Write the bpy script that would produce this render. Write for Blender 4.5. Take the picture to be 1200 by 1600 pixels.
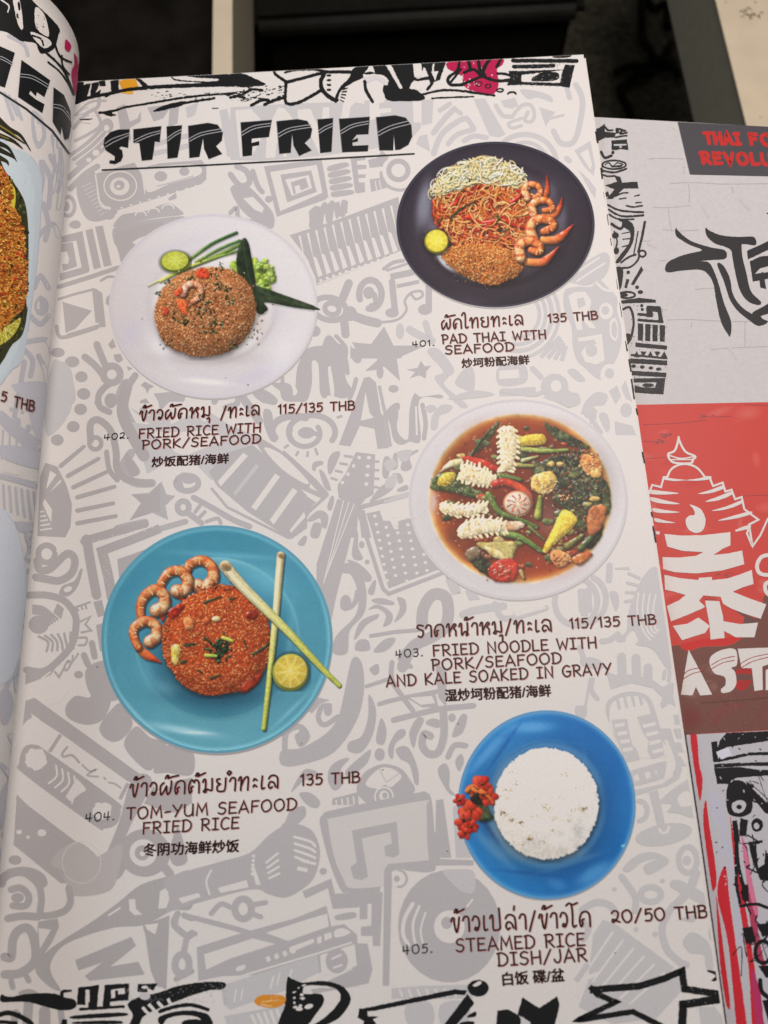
import bpy, math, random
from mathutils import Vector, Matrix
from mathutils.bvhtree import BVHTree
from mathutils.geometry import tessellate_polygon

# ------------------------------------------------------------------ clearing, camera, world, lamps, exposure
scene = bpy.context.scene
for _o in list(bpy.data.objects):
    bpy.data.objects.remove(_o, do_unlink=True)
COL = scene.collection

CAM = Vector((0.12522, 0.07574, 0.25833))            # metres; right page lies on z = 0, x along its foot, y up the page
RX = Vector((0.998866, -0.037775, -0.028990))        # image right
RY = Vector((-0.044751, -0.952745, -0.300457))       # image down
RZ = Vector((-0.016271, 0.301414, -0.953355))        # view direction
FPX, CX, CY = 1248.0, 600.0, 800.0                   # focal length and centre on a 1200 x 1600 picture
PAGE_W, PAGE_H = 0.21, 0.35017

cam_data = bpy.data.cameras.new('camera')
cam = bpy.data.objects.new('camera', cam_data)
COL.objects.link(cam)
cam.matrix_world = Matrix(((RX.x, -RY.x, -RZ.x, CAM.x), (RX.y, -RY.y, -RZ.y, CAM.y), (RX.z, -RY.z, -RZ.z, CAM.z), (0, 0, 0, 1)))
cam_data.sensor_fit = 'VERTICAL'
cam_data.sensor_height = 36.0
cam_data.lens = 36.0 * FPX / 1600.0
cam_data.clip_start = 0.01
cam_data.clip_end = 50.0
cam_data.dof.use_dof = True
cam_data.dof.focus_distance = 0.285
cam_data.dof.aperture_fstop = 11.0
scene.camera = cam

world = bpy.data.worlds.new('World')
scene.world = world
world.use_nodes = True
world.node_tree.nodes['Background'].inputs['Color'].default_value = (1.0, 0.90, 0.82, 1)
world.node_tree.nodes['Background'].inputs['Strength'].default_value = 0.06

def lamp(name, loc, target, size, power, colour):
    d = bpy.data.lights.new(name, 'AREA')
    d.shape = 'DISK'; d.size = size; d.energy = power; d.color = colour
    o = bpy.data.objects.new(name, d); COL.objects.link(o)
    o.location = loc
    o.rotation_euler = (Vector(target) - Vector(loc)).to_track_quat('-Z', 'Y').to_euler()
    return o
lamp('ceiling_lamp', (0.29, 0.39, 0.61), (0.16, 0.23, 0), 0.35, 3.85, (1.0, 0.872, 0.795))
lamp('window_lamp', (-0.55, 0.25, 0.75), (-0.02, 0.2, 0.03), 0.5, 1.75, (0.80, 0.89, 1.0))

scene.view_settings.view_transform = 'Standard'
scene.view_settings.look = 'None'
scene.view_settings.exposure = 0.0
scene.view_settings.gamma = 1.0
scene.view_settings.use_curve_mapping = False
scene.cycles.use_denoising = True

# ------------------------------------------------------------------ colours and materials
def lin(v):
    v /= 255.0
    return v / 12.92 if v <= 0.04045 else ((v + 0.055) / 1.055) ** 2.4
REF = [lin(v) for v in (218, 206, 196)]               # how bare white paper looks in the picture
def A(c):
    """printed colour as seen beside the white paper -> reflectance of the ink"""
    return tuple(min(0.9, lin(v) / r * 0.80) for v, r in zip(c, REF)) + (1.0,)

def mat_principled(name, base=None, rough=0.5, spec=0.3, attr=False, grain=0.03, grain_scale=900.0, bump=0.0, bump_scale=30.0):
    m = bpy.data.materials.new(name); m.use_nodes = True
    nt = m.node_tree; b = nt.nodes['Principled BSDF']
    b.inputs['Roughness'].default_value = rough
    b.inputs['Specular IOR Level'].default_value = spec
    tc = nt.nodes.new('ShaderNodeTexCoord')
    n = nt.nodes.new('ShaderNodeTexNoise'); n.inputs['Scale'].default_value = grain_scale; n.inputs['Detail'].default_value = 3
    nt.links.new(tc.outputs['Object'], n.inputs['Vector'])
    mr = nt.nodes.new('ShaderNodeMapRange')
    mr.inputs['From Min'].default_value = 0.3; mr.inputs['From Max'].default_value = 0.7
    mr.inputs['To Min'].default_value = 1 - grain; mr.inputs['To Max'].default_value = 1 + grain
    nt.links.new(n.outputs['Fac'], mr.inputs['Value'])
    mx = nt.nodes.new('ShaderNodeVectorMath'); mx.operation = 'SCALE'
    if attr:
        a = nt.nodes.new('ShaderNodeAttribute'); a.attribute_name = 'ink'
        nt.links.new(a.outputs['Color'], mx.inputs[0])
    else:
        mx.inputs[0].default_value = base[:3]
    nt.links.new(mr.outputs['Result'], mx.inputs['Scale'])
    nt.links.new(mx.outputs['Vector'], b.inputs['Base Color'])
    if bump:
        n2 = nt.nodes.new('ShaderNodeTexNoise'); n2.inputs['Scale'].default_value = bump_scale; n2.inputs['Detail'].default_value = 2
        nt.links.new(tc.outputs['Object'], n2.inputs['Vector'])
        bp = nt.nodes.new('ShaderNodeBump'); bp.inputs['Strength'].default_value = bump; bp.inputs['Distance'].default_value = 0.002
        nt.links.new(n2.outputs['Fac'], bp.inputs['Height'])
        nt.links.new(bp.outputs['Normal'], b.inputs['Normal'])
    return m

M_INK = mat_principled('printing_ink', rough=0.46, spec=0.22, attr=True, grain=0.03, grain_scale=1400, bump=0.5, bump_scale=14)
M_PAPER = mat_principled('coated_paper', A((218, 206, 196)), rough=0.46, spec=0.22, grain=0.025, grain_scale=1200, bump=0.5, bump_scale=14)

# ------------------------------------------------------------------ tagging
def tag(o, label=None, cat=None, group=None, kind=None):
    if label: o['label'] = label
    if cat: o['category'] = cat
    if group: o['group'] = group
    if kind: o['kind'] = kind
    return o
def empty(name, loc, label, cat):
    o = bpy.data.objects.new(name, None); COL.objects.link(o); o.location = loc
    o.empty_display_size = 0.02
    return tag(o, label, cat)
def link_mesh(name, me, parent=None, label=None):
    o = bpy.data.objects.new(name, me); COL.objects.link(o)
    if parent is not None:
        o.parent = parent
        base = Vector((0, 0, 0)); q = parent
        while q is not None:
            base += q.location; q = q.parent
        o.location = -base
    if label: o['label'] = label
    return o

# ------------------------------------------------------------------ surfaces that carry print
def ray(px, py):
    return (RX * ((px - CX) / FPX) + RY * ((py - CY) / FPX) + RZ)
def to_px(p):
    q = p - CAM
    d = q.dot(RZ)
    return (CX + FPX * q.dot(RX) / d, CY + FPX * q.dot(RY) / d)
class Flat:
    """a sheet lying level at height z; print on it is given by where it was measured in the photograph"""
    def __init__(s, z): s.z = z
    def at(s, px, py, h=0.0):
        d = ray(px, py)
        p = CAM + d * ((s.z - CAM.z) / d.z)
        return Vector((p.x, p.y, s.z + h))
    def up(s, px, py):
        a = s.at(px, py); b = to_px(a + Vector((0, 0.004, 0)))
        v = Vector((b[0] - px, b[1] - py)); return v.normalized()
class Curved:
    def __init__(s, bvh): s.bvh = bvh
    def at(s, px, py, h=0.0):
        for k in range(60):
            loc, nor, i, dist = s.bvh.ray_cast(CAM, ray(px - k * 1.0, py).normalized())
            if loc is not None:
                if nor.dot(ray(px, py)) > 0: nor = -nor
                return loc + nor * h
        return None
    def up(s, px, py): return Vector((0.12, -1)).normalized()

# ------------------------------------------------------------------ a layer of print: flat shapes in photograph pixels, laid on a surface
def catmull(pts, closed=False, n=5):
    m = len(pts)
    if m < 3: return list(pts)
    out = []
    rng = range(m if closed else m - 1)
    for i in rng:
        if closed: p0, p1, p2, p3 = pts[(i - 1) % m], pts[i], pts[(i + 1) % m], pts[(i + 2) % m]
        else: p0, p1, p2, p3 = pts[max(i - 1, 0)], pts[i], pts[i + 1], pts[min(i + 2, m - 1)]
        for k in range(n):
            t = k / n; t2 = t * t; t3 = t2 * t
            out.append(tuple(0.5 * (2 * b + (c - a) * t + (2 * a - 5 * b + 4 * c - d) * t2 + (3 * b - a - 3 * c + d) * t3)
                             for a, b, c, d in zip(p0[:2], p1[:2], p2[:2], p3[:2])))
    if not closed: out.append(tuple(pts[-1][:2]))
    return out
def dense(pts, step, closed=True):
    out = []
    m = len(pts)
    for i in range(m if closed else m - 1):
        a, b = pts[i], pts[(i + 1) % m]
        k = max(1, int(math.hypot(b[0] - a[0], b[1] - a[1]) / step))
        for j in range(k):
            out.append((a[0] + (b[0] - a[0]) * j / k, a[1] + (b[1] - a[1]) * j / k))
    if not closed: out.append(pts[-1])
    return out
def P(s):
    return [tuple(float(v) for v in t.split(',')) for t in s.split()]

class Layer:
    def __init__(s, surf, h0=2e-5, step=1.0e-6, rough=0.0, seed=1):
        s.surf, s.h, s.step = surf, h0, step
        s.v, s.f, s.c = [], [], []
        s.ox, s.oy, s.sc = 0, 0, 1.0
        s.col = (186, 176, 173)
        s.rg = random.Random(seed)
        s.rough = rough                     # ragged edge in pixels
        s.cache = {}
    def zone(s, ox, oy, scale=1.0): s.ox, s.oy, s.sc = ox, oy, 1.0 / scale
    def T(s, pts): return [(s.ox + p[0] * s.sc, s.oy + p[1] * s.sc) for p in pts]
    def jit(s, c, k=0):
        return c
    def _add(s, pts, faces, cols, rise=False):
        s.h += s.step
        b = len(s.v)
        nn = max(1, len(pts))
        for i, p in enumerate(pts):
            s.v.append((p[0], p[1], s.h + (s.step * .6 * i / nn if rise else 0)))
        for f in faces: s.f.append(tuple(b + i for i in f))
        if isinstance(cols, tuple): s.c.extend([cols] * len(pts))
        else: s.c.extend(cols)
    def fill(s, pts, col=None, holes=None):
        col = col or s.col
        if s.rough:
            pts = [(p[0] + s.rg.uniform(-1, 1) * s.rough, p[1] + s.rg.uniform(-1, 1) * s.rough) for p in dense(pts, 2.2)]
        if isinstance(s.surf, Curved): pts = dense(pts, 4)
        loops = [[Vector((p[0], p[1], 0)) for p in pts]]
        for h in holes or []: loops.append([Vector((p[0], p[1], 0)) for p in h])
        tri = [tuple(t) for t in tessellate_polygon(loops)]
        flat = [(p.x, p.y) for l in loops for p in l]
        if isinstance(s.surf, Curved):          # fine enough to follow the bow of the sheet
            big = max(math.hypot(flat[a][0] - flat[b][0], flat[a][1] - flat[b][1]) for t in tri for a, b in zip(t, t[1:] + t[:1]))
            for _ in range(max(0, math.ceil(math.log2(big / 6)))):
                mid, nt = {}, []
                def half(a, b):
                    k = (min(a, b), max(a, b))
                    if k not in mid: mid[k] = len(flat); flat.append(((flat[a][0] + flat[b][0]) / 2, (flat[a][1] + flat[b][1]) / 2))
                    return mid[k]
                for a, b, c in tri:
                    x, y, z = half(a, b), half(b, c), half(c, a)
                    nt += [(a, x, z), (x, b, y), (z, y, c), (x, y, z)]
                tri = nt
        s._add(flat, tri, tuple(col[:3]))
    def p(s, pts, col=None):
        s.fill(s.T(P(pts)) if isinstance(pts, str) else pts, col)
    def q(s, pts, col=None):
        s.fill(catmull(s.T(P(pts)) if isinstance(pts, str) else pts, True), col)
    def d(s, x, y, rx, ry=None, ang=0, col=None, n=26, wob=0.0):
        ry = ry or rx
        x, y = s.T([(x, y)])[0]; rx *= s.sc; ry *= s.sc
        ca, sa = math.cos(ang), math.sin(ang)
        out = []
        for i in range(n):
            t = 2 * math.pi * i / n
            k = 1 + (s.rg.uniform(-wob, wob) if wob else 0)
            a, b = rx * k * math.cos(t), ry * k * math.sin(t)
            out.append((x + a * ca - b * sa, y + a * sa + b * ca))
        s.fill(out, col)
    def ring(s, x, y, rx, ry, w, ang=0, col=None, a0=0, a1=360, n=40):
        pts = []
        ca, sa = math.cos(ang), math.sin(ang)
        for i in range(n + 1):
            t = math.radians(a0 + (a1 - a0) * i / n)
            a, b = rx * math.cos(t), ry * math.sin(t)
            pts.append((x + a * ca - b * sa, y + a * sa + b * ca))
        s.line(s.T(pts), w, col, cap=abs(a1 - a0) < 359)
    def s(s, w, pts, col=None, w2=None, taper=False):
        s.line(catmull(s.T(P(pts)) if isinstance(pts, str) else pts), w, col, w2, taper)
    def l(s, w, pts, col=None):
        s.line(s.T(P(pts)) if isinstance(pts, str) else pts, w, col, cap=False)
    def line(s, pts, w, col=None, w2=None, taper=False, cap=True, cols=None):
        """a stroke w pixels wide; w2 = width at its end; taper = thin at both ends"""
        col = col or s.col
        q = [pts[0]]
        for p in pts[1:]:
            if math.hypot(p[0] - q[-1][0], p[1] - q[-1][1]) > 0.15: q.append(p)
        if len(q) < 2: return
        if s.rough or isinstance(s.surf, Curved): q = dense(q, 3.0 if not s.rough else 2.5, False)
        m = len(q); L, R = [], []
        for i in range(m):
            a, b, c = q[max(i - 1, 0)], q[i], q[min(i + 1, m - 1)]
            d1 = Vector((b[0] - a[0], b[1] - a[1])); d2 = Vector((c[0] - b[0], c[1] - b[1]))
            if d1.length < 1e-6: d1 = d2
            if d2.length < 1e-6: d2 = d1
            d1.normalize(); d2.normalize()
            t = d1 + d2
            if t.length < 1e-3: t = d1
            t.normalize()
            n = Vector((-t.y, t.x))
            k = 1.0 / max(0.45, n.dot(Vector((-d1.y, d1.x))))
            f = i / (m - 1)
            ww = w if w2 is None else w + (w2 - w) * f
            if taper: ww *= max(0.08, math.sin(math.pi * min(1, max(0, 0.02 + 0.96 * f))) ** 0.6)
            hw = ww * 0.5 * k
            if s.rough: hl, hr = hw + s.rg.uniform(-1, 1) * s.rough, hw + s.rg.uniform(-1, 1) * s.rough
            else: hl = hr = hw
            L.append((b[0] + n.x * hl, b[1] + n.y * hl)); R.append((b[0] - n.x * hr, b[1] - n.y * hr))
        verts = L + R
        faces = [(i, i + 1, m + i + 1, m + i) for i in range(m - 1)]
        vc = None
        if cols: 
            vc = []
            for i in range(m):
                t = i / (m - 1) * (len(cols) - 1); j = min(int(t), len(cols) - 2); g = t - j
                vc.append(tuple(cols[j][k] + (cols[j + 1][k] - cols[j][k]) * g for k in range(3)))
            vc = vc + vc
        if cap and not taper and w > 1.5:
            for e, (a, b, sgn) in enumerate(((L[0], R[0], -1), (L[-1], R[-1], 1))):
                cx, cy = (a[0] + b[0]) / 2, (a[1] + b[1]) / 2
                r = math.hypot(a[0] - b[0], a[1] - b[1]) / 2
                th = math.atan2(a[1] - cy, a[0] - cx)
                base = len(verts)
                st = 0 if e == 0 else m - 1
                arc = []
                for j in range(1, 5):
                    ph = th - sgn * math.pi * j / 5
                    verts.append((cx + r * math.cos(ph), cy + r * math.sin(ph))); arc.append(base + j - 1)
                    if vc: vc.append(vc[st])
                faces.append(tuple([st] + arc + [m + st]))
        s._add(verts, faces, vc if vc else tuple(col[:3]), True)
    def radial(s, cx, cy, rx, ry, fn, nr=14, nt=64, ang=0):
        """a disc with colours fn(r, theta) blended across it (a printed photograph of a plate)"""
        cx, cy = s.T([(cx, cy)])[0]; rx *= s.sc; ry *= s.sc
        ca, sa = math.cos(ang), math.sin(ang)
        pts, cols, faces = [(cx, cy)], [fn(0, 0)], []
        for i in range(1, nr + 1):
            r = i / nr
            for j in range(nt):
                t = 2 * math.pi * j / nt
                a, b = rx * r * math.cos(t), ry * r * math.sin(t)
                pts.append((cx + a * ca - b * sa, cy + a * sa + b * ca)); cols.append(fn(r, t))
        for j in range(nt): faces.append((0, 1 + j, 1 + (j + 1) % nt))
        for i in range(nr - 1):
            for j in range(nt):
                a, b = 1 + i * nt, 1 + (i + 1) * nt
                faces.append((a + j, b + j, b + (j + 1) % nt, a + (j + 1) % nt))
        s._add(pts, faces, cols)
    def tris(s, pts, faces, col):
        s._add(pts, faces, tuple(col[:3]))
    def build(s, name, parent, label=None, mat=None):
        if not s.v: return None
        vs, bad = [], set()
        for i, (x, y, h) in enumerate(s.v):
            w = s.surf.at(x, y, h)
            if w is None: bad.add(i); w = Vector((0, 0, 0))
            if s.surf is PAGE:              # print is trimmed where the paper is trimmed
                w.x = min(max(w.x, 0.0002), PAGE_W - 0.0002); w.y = min(max(w.y, 0.0002), PAGE_H - 0.0002)
            vs.append(w)
        fs = [f for f in s.f if not any(i in bad for i in f)]
        me = bpy.data.meshes.new(name)
        me.from_pydata(vs, [], fs)
        at = me.color_attributes.new('ink', 'FLOAT_COLOR', 'POINT')
        buf = []
        for c in s.c: buf.extend(A(c))
        at.data.foreach_set('color', buf)
        me.materials.append(mat or M_INK)
        # every printed face looks away from its sheet
        me.update()
        flip = [p.index for p in me.polygons if p.normal.dot(CAM - p.center) < 0]
        if flip:
            import bmesh
            bm = bmesh.new(); bm.from_mesh(me); bm.faces.ensure_lookup_table()
            bmesh.ops.reverse_faces(bm, faces=[bm.faces[i] for i in flip])
            bm.to_mesh(me); bm.free()
        return link_mesh(name, me, parent, label)

def mix(a, b, t): return tuple(x + (y - x) * t for x, y in zip(a, b))
def ramp(stops, r):
    for (r0, c0), (r1, c1) in zip(stops, stops[1:]):
        if r <= r1: return mix(c0, c1, (r - r0) / max(1e-6, r1 - r0))
    return stops[-1][1]

# ------------------------------------------------------------------ lettering
def _g(w, *strokes): return (w, strokes)
# each stroke: 'c' curved or 'l' straight, then points with y upward, cap height 1
GL = {
 'A': _g(.82, 'l 0,0 .4,1 .8,0', 'l .14,.3 .66,.33'),
 'B': _g(.70, 'l .06,0 .08,1', 'c 0,.97 .4,1 .6,.85 .5,.62 .12,.53', 'c .12,.53 .55,.52 .68,.3 .52,.04 0,.02'),
 'C': _g(.72, 'c .68,.9 .4,1 .1,.75 .05,.3 .3,0 .7,.1'),
 'D': _g(.80, 'l .1,0 .12,.97', 'c 0,.96 .4,1 .75,.72 .75,.3 .45,.03 .02,.02'),
 'E': _g(.66, 'l .62,.96 .08,.97 .05,.02 .64,.04', 'l .08,.52 .52,.53'),
 'F': _g(.64, 'l .64,.97 .08,.97 .06,0', 'l .08,.5 .52,.53'),
 'G': _g(.80, 'c .72,.9 .4,1 .08,.7 .08,.28 .35,0 .72,.12 .74,.45', 'l .42,.46 .8,.46'),
 'H': _g(.78, 'l .06,1 .06,0', 'l .72,1 .72,0', 'l .06,.48 .72,.52'),
 'I': _g(.56, 'l .28,1 .28,0', 'l .03,.98 .53,.98', 'l .03,.02 .53,.02'),
 'J': _g(.60, 'c .5,1 .52,.35 .35,.02 .1,.08 .02,.28'),
 'K': _g(.72, 'l .06,1 .06,0', 'l .64,1 .08,.45 .7,0'),
 'L': _g(.60, 'l .06,1 .05,.03 .6,.04'),
 'M': _g(.98, 'l .05,0 .14,1 .48,.3 .82,1 .94,0'),
 'N': _g(.82, 'l .06,0 .08,1 .72,.02 .74,1'),
 'O': _g(.88, 'c .44,1 .12,.82 .04,.45 .22,.06 .5,0 .8,.25 .82,.65 .62,.96 .42,1'),
 'P': _g(.68, 'l .1,0 .12,1', 'c 0,.97 .4,1 .64,.83 .58,.55 .12,.42'),
 'R': _g(.76, 'l .1,0 .12,1', 'c 0,.97 .45,1 .66,.82 .58,.55 .14,.47', 'l .3,.46 .74,0'),
 'S': _g(.68, 'c .62,.92 .35,1 .1,.84 .14,.6 .5,.48 .62,.28 .45,.03 .2,.02 .02,.12'),
 'T': _g(.70, 'l 0,.97 .7,.97', 'l .36,.97 .34,0'),
 'U': _g(.80, 'c .06,1 .04,.3 .22,.02 .5,.02 .7,.25 .72,1', 'l .72,1 .74,0'),
 'V': _g(.74, 'l 0,1 .36,0 .74,1'),
 'W': _g(1.0, 'l 0,1 .22,.02 .5,.7 .76,.02 1,1'),
 'Y': _g(.74, 'l 0,1 .38,.45', 'l .74,1 .2,0'),
 '0': _g(.82, 'c .42,1 .1,.82 .04,.42 .22,.06 .46,0 .74,.24 .78,.65 .6,.96 .4,1'),
 '1': _g(.34, 'l .02,.82 .24,1 .22,0'),
 '2': _g(.66, 'c .06,.82 .3,1 .58,.85 .5,.45 .2,.1 .05,.1 .1,.3 .35,.2 .64,.05'),
 '3': _g(.60, 'c .06,.94 .4,1 .54,.8 .42,.58 .2,.53', 'c .2,.53 .5,.5 .57,.26 .35,0 .03,.08'),
 '4': _g(.70, 'l .06,.85 .02,.36 .68,.4', 'l .48,1 .46,0'),
 '5': _g(.62, 'l .6,.98 .16,.96 .1,.56', 'c .1,.56 .42,.65 .6,.38 .42,.04 .04,.04'),
 '-': _g(.5, 'l .02,.42 .48,.46'),
 '.': _g(.26, 'l .06,.04 .2,.05'),
 '/': _g(.62, 'l 0,-.08 .6,1.06'),
 ' ': _g(.46),
}
TH = {
 'kho': _g(.60, 'c 0,.68 .08,.9 .2,.86 .18,.6 .24,.1 .32,.0 .42,.35 .52,.95'),
 'aa': _g(.46, 'c 0,.72 .14,.96 .34,.92 .38,.6 .36,0'),
 'wo': _g(.52, 'c .02,.7 .16,.96 .38,.86 .44,.45 .3,.06 .14,.1 .2,.24 .32,.14'),
 'pho': _g(.86, 'c .26,.9 .06,.66 .05,.2 .12,.02 .3,.3 .44,.62 .46,.3 .54,.02 .72,.3 .76,1.0'),
 'han': _g(0, 'c -.62,1.22 -.52,1.42 -.42,1.4 -.44,1.22 -.2,1.3 .22,1.38'),
 'do': _g(.78, 'c .3,.5 .18,.4 .22,.2 .1,.02 .03,.4 .16,.85 .45,.98 .66,.75 .66,0'),
 'to': _g(.82, 'c .3,.5 .18,.4 .22,.2 .1,.02 .03,.45 .12,.86 .26,.98 .36,.8 .48,.98 .68,.76 .7,0'),
 'tho': _g(.78, 'c .24,.28 .1,.3 .1,.06 .24,.05 .2,.3 .06,.55 .16,.88 .42,1 .64,.8 .66,0'),
 'ai': _g(.40, 'c -.12,1.3 .0,1.52 .14,1.5 .16,1.0 .12,.2 .2,0 .34,.1'),
 'o': _g(.42, 'c -.2,1.42 .0,1.56 .2,1.46 .5,1.56', 'c .14,1.46 .16,.8 .12,.2 .2,.0 .34,.1'),
 'tha': _g(.80, 'c 0,.74 .08,.95 .18,.9 .16,.0', 'c .18,.3 .36,.8 .54,.98 .64,.82 .62,0'),
 'yo': _g(.74, 'c .2,.95 .02,.88 .08,.66 .24,.56 .06,.4 .08,.08 .34,0 .56,.14 .6,.98'),
 'a': _g(.40, 'c .06,.66 .14,.8 .28,.68', 'c .06,.2 .14,.34 .28,.2'),
 'e': _g(.36, 'c .12,.96 .08,.3 .12,.02 .28,.08'),
 'lo': _g(.80, 'c .3,.12 .16,.02 .06,.24 .18,.5 .4,.42 .52,.1', 'c .06,.74 .2,.94 .44,.96 .64,.74 .66,0'),
 'mt': _g(0, 'c -.48,1.26 -.38,1.46 -.28,1.42 -.34,1.24 -.18,1.3 .14,1.46'),
 'me': _g(0, 'l -.3,1.26 -.26,1.52'),
 'ho': _g(.76, 'c 0,.74 .08,.95 .18,.9 .16,.0', 'c .18,.28 .34,.62 .54,.96 .66,.86 .5,.62 .62,.4 .62,0'),
 'mo': _g(.78, 'c 0,.78 .08,.96 .18,.9 .18,.3 .06,.08 .2,.02 .3,.22 .56,.12 .62,.3 .6,1.0'),
 'uu': _g(0, 'c -.44,-.18 -.28,-.12 -.24,-.3 -.26,-.56'),
 'ro': _g(.56, 'c .5,.92 .22,1 .08,.82 .24,.64 .46,.52 .46,.2 .3,0 .12,.1'),
 'no': _g(.78, 'c 0,.74 .08,.95 .18,.9 .16,.05 .4,.3 .6,.08 .48,.0 .58,.4 .6,1'),
 'am': _g(.46, 'c -.06,1.2 -.16,1.34 -.04,1.48 .08,1.36 -.04,1.2', 'c 0,.72 .14,.96 .34,.92 .38,.6 .36,0'),
 'po': _g(.78, 'c 0,.78 .08,.96 .18,.9 .16,.1 .3,.0 .56,.08 .6,.5 .6,1.42'),
 '/': _g(.52, 'l .0,-.15 .42,1.15'),
 ' ': _g(.3),
}
def letters(layer, text, x0, y0, x1, y1, cap, w, col, font=GL, gap=.2, ghost=None, slant=0.0, bold_col=None):
    """hand-lettered line: baseline from (x0, y0) to (x1, y1) on the photograph, cap height in pixels"""
    seq = text.split('|') if font is TH else list(text)
    tot = sum(font[k][0] + (gap if font[k][0] else 0) for k in seq) - gap
    base = Vector((x1 - x0, y1 - y0)); ux = base / tot
    up = layer.surf.up((x0 + x1) / 2, (y0 + y1) / 2) * cap + base.normalized() * slant * cap
    for passno in ((1, 0) if ghost else (0,)):
        x = 0.0
        for k in seq:
            gw, st = font[k]
            for sdef in st:
                kind, *pp = sdef.split(' ')
                pts = [tuple(float(v) for v in t.split(',')) for t in pp]
                im = [(x0 + ux.x * (x + a) + up.x * b, y0 + ux.y * (x + a) + up.y * b) for a, b in pts]
                if kind == 'c': im = catmull(im, n=5)
                if passno: im = [(a + ghost[1][0], b + ghost[1][1]) for a, b in im]
                layer.line(im, w * (1.08 if not passno else 1.3), ghost[0] if passno else col)
            if gw: x += gw + gap

def glyph_fill(layer, text, x0, y0, x1, y1, cap, col, bold=0.02, ghost=None):
    """a line of Chinese lettering from the built-in font, as filled shapes"""
    cu = bpy.data.curves.new('lettering', 'FONT'); cu.body = text; cu.size = 1.0; cu.offset = bold; cu.resolution_u = 2
    ob = bpy.data.objects.new('lettering', cu); COL.objects.link(ob)
    dg = bpy.context.evaluated_depsgraph_get()
    me = bpy.data.meshes.new_from_object(ob.evaluated_get(dg))
    vs = [(v.co.x, v.co.y) for v in me.vertices]
    fs = [tuple(p.vertices) for p in me.polygons]
    bpy.data.objects.remove(ob, do_unlink=True)
    if not vs: return
    mnx, mxx = min(v[0] for v in vs), max(v[0] for v in vs)
    mny, mxy = min(v[1] for v in vs), max(v[1] for v in vs)
    base = Vector((x1 - x0, y1 - y0)); up = layer.surf.up((x0 + x1) / 2, (y0 + y1) / 2) * cap
    def mp(o):
        return [(x0 + base.x * (a - mnx) / (mxx - mnx) + up.x * (b - mny) / (mxy - mny) + o[0],
                 y0 + base.y * (a - mnx) / (mxx - mnx) + up.y * (b - mny) / (mxy - mny) + o[1]) for a, b in vs]
    if ghost: layer.tris(mp(ghost[1]), fs, ghost[0])
    for o in ((0, 0), (.045, .01), (.01, .04), (-.03, .02), (.03, -.02)): layer.tris(mp((o[0] * cap, o[1] * cap)), fs, col)          # heavy brush weight
    bpy.data.meshes.remove(me)

def box(name, x0, x1, y0, y1, z0, z1, mat, parent=None, bevel=0.0, label=None):
    import bmesh
    bm = bmesh.new()
    bmesh.ops.create_cube(bm, size=1.0)
    for v in bm.verts:
        v.co = Vector((x0 + (v.co.x + .5) * (x1 - x0), y0 + (v.co.y + .5) * (y1 - y0), z0 + (v.co.z + .5) * (z1 - z0)))
    if bevel:
        bmesh.ops.bevel(bm, geom=bm.edges[:], offset=bevel, segments=3, affect='EDGES')
    me = bpy.data.meshes.new(name); bm.to_mesh(me); bm.free()
    me.materials.append(mat)
    return link_mesh(name, me, parent, label)
# ------------------------------------------------------------------ the open menu
PAGE = Flat(0.0)
menu = empty('open_menu', (0.0, 0.0, -0.005), 'open menu booklet with its stir fried dishes page facing up', 'menu')
page = box('page', 0.0, PAGE_W, 0.0, PAGE_H, -0.0005, 0.0, M_PAPER, menu)
W_ = (218, 206, 196)          # bare paper
G1 = (180, 171, 167)          # grey print
G2 = (194, 186, 181)          # paler grey print
G3 = (207, 196, 189)

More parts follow.
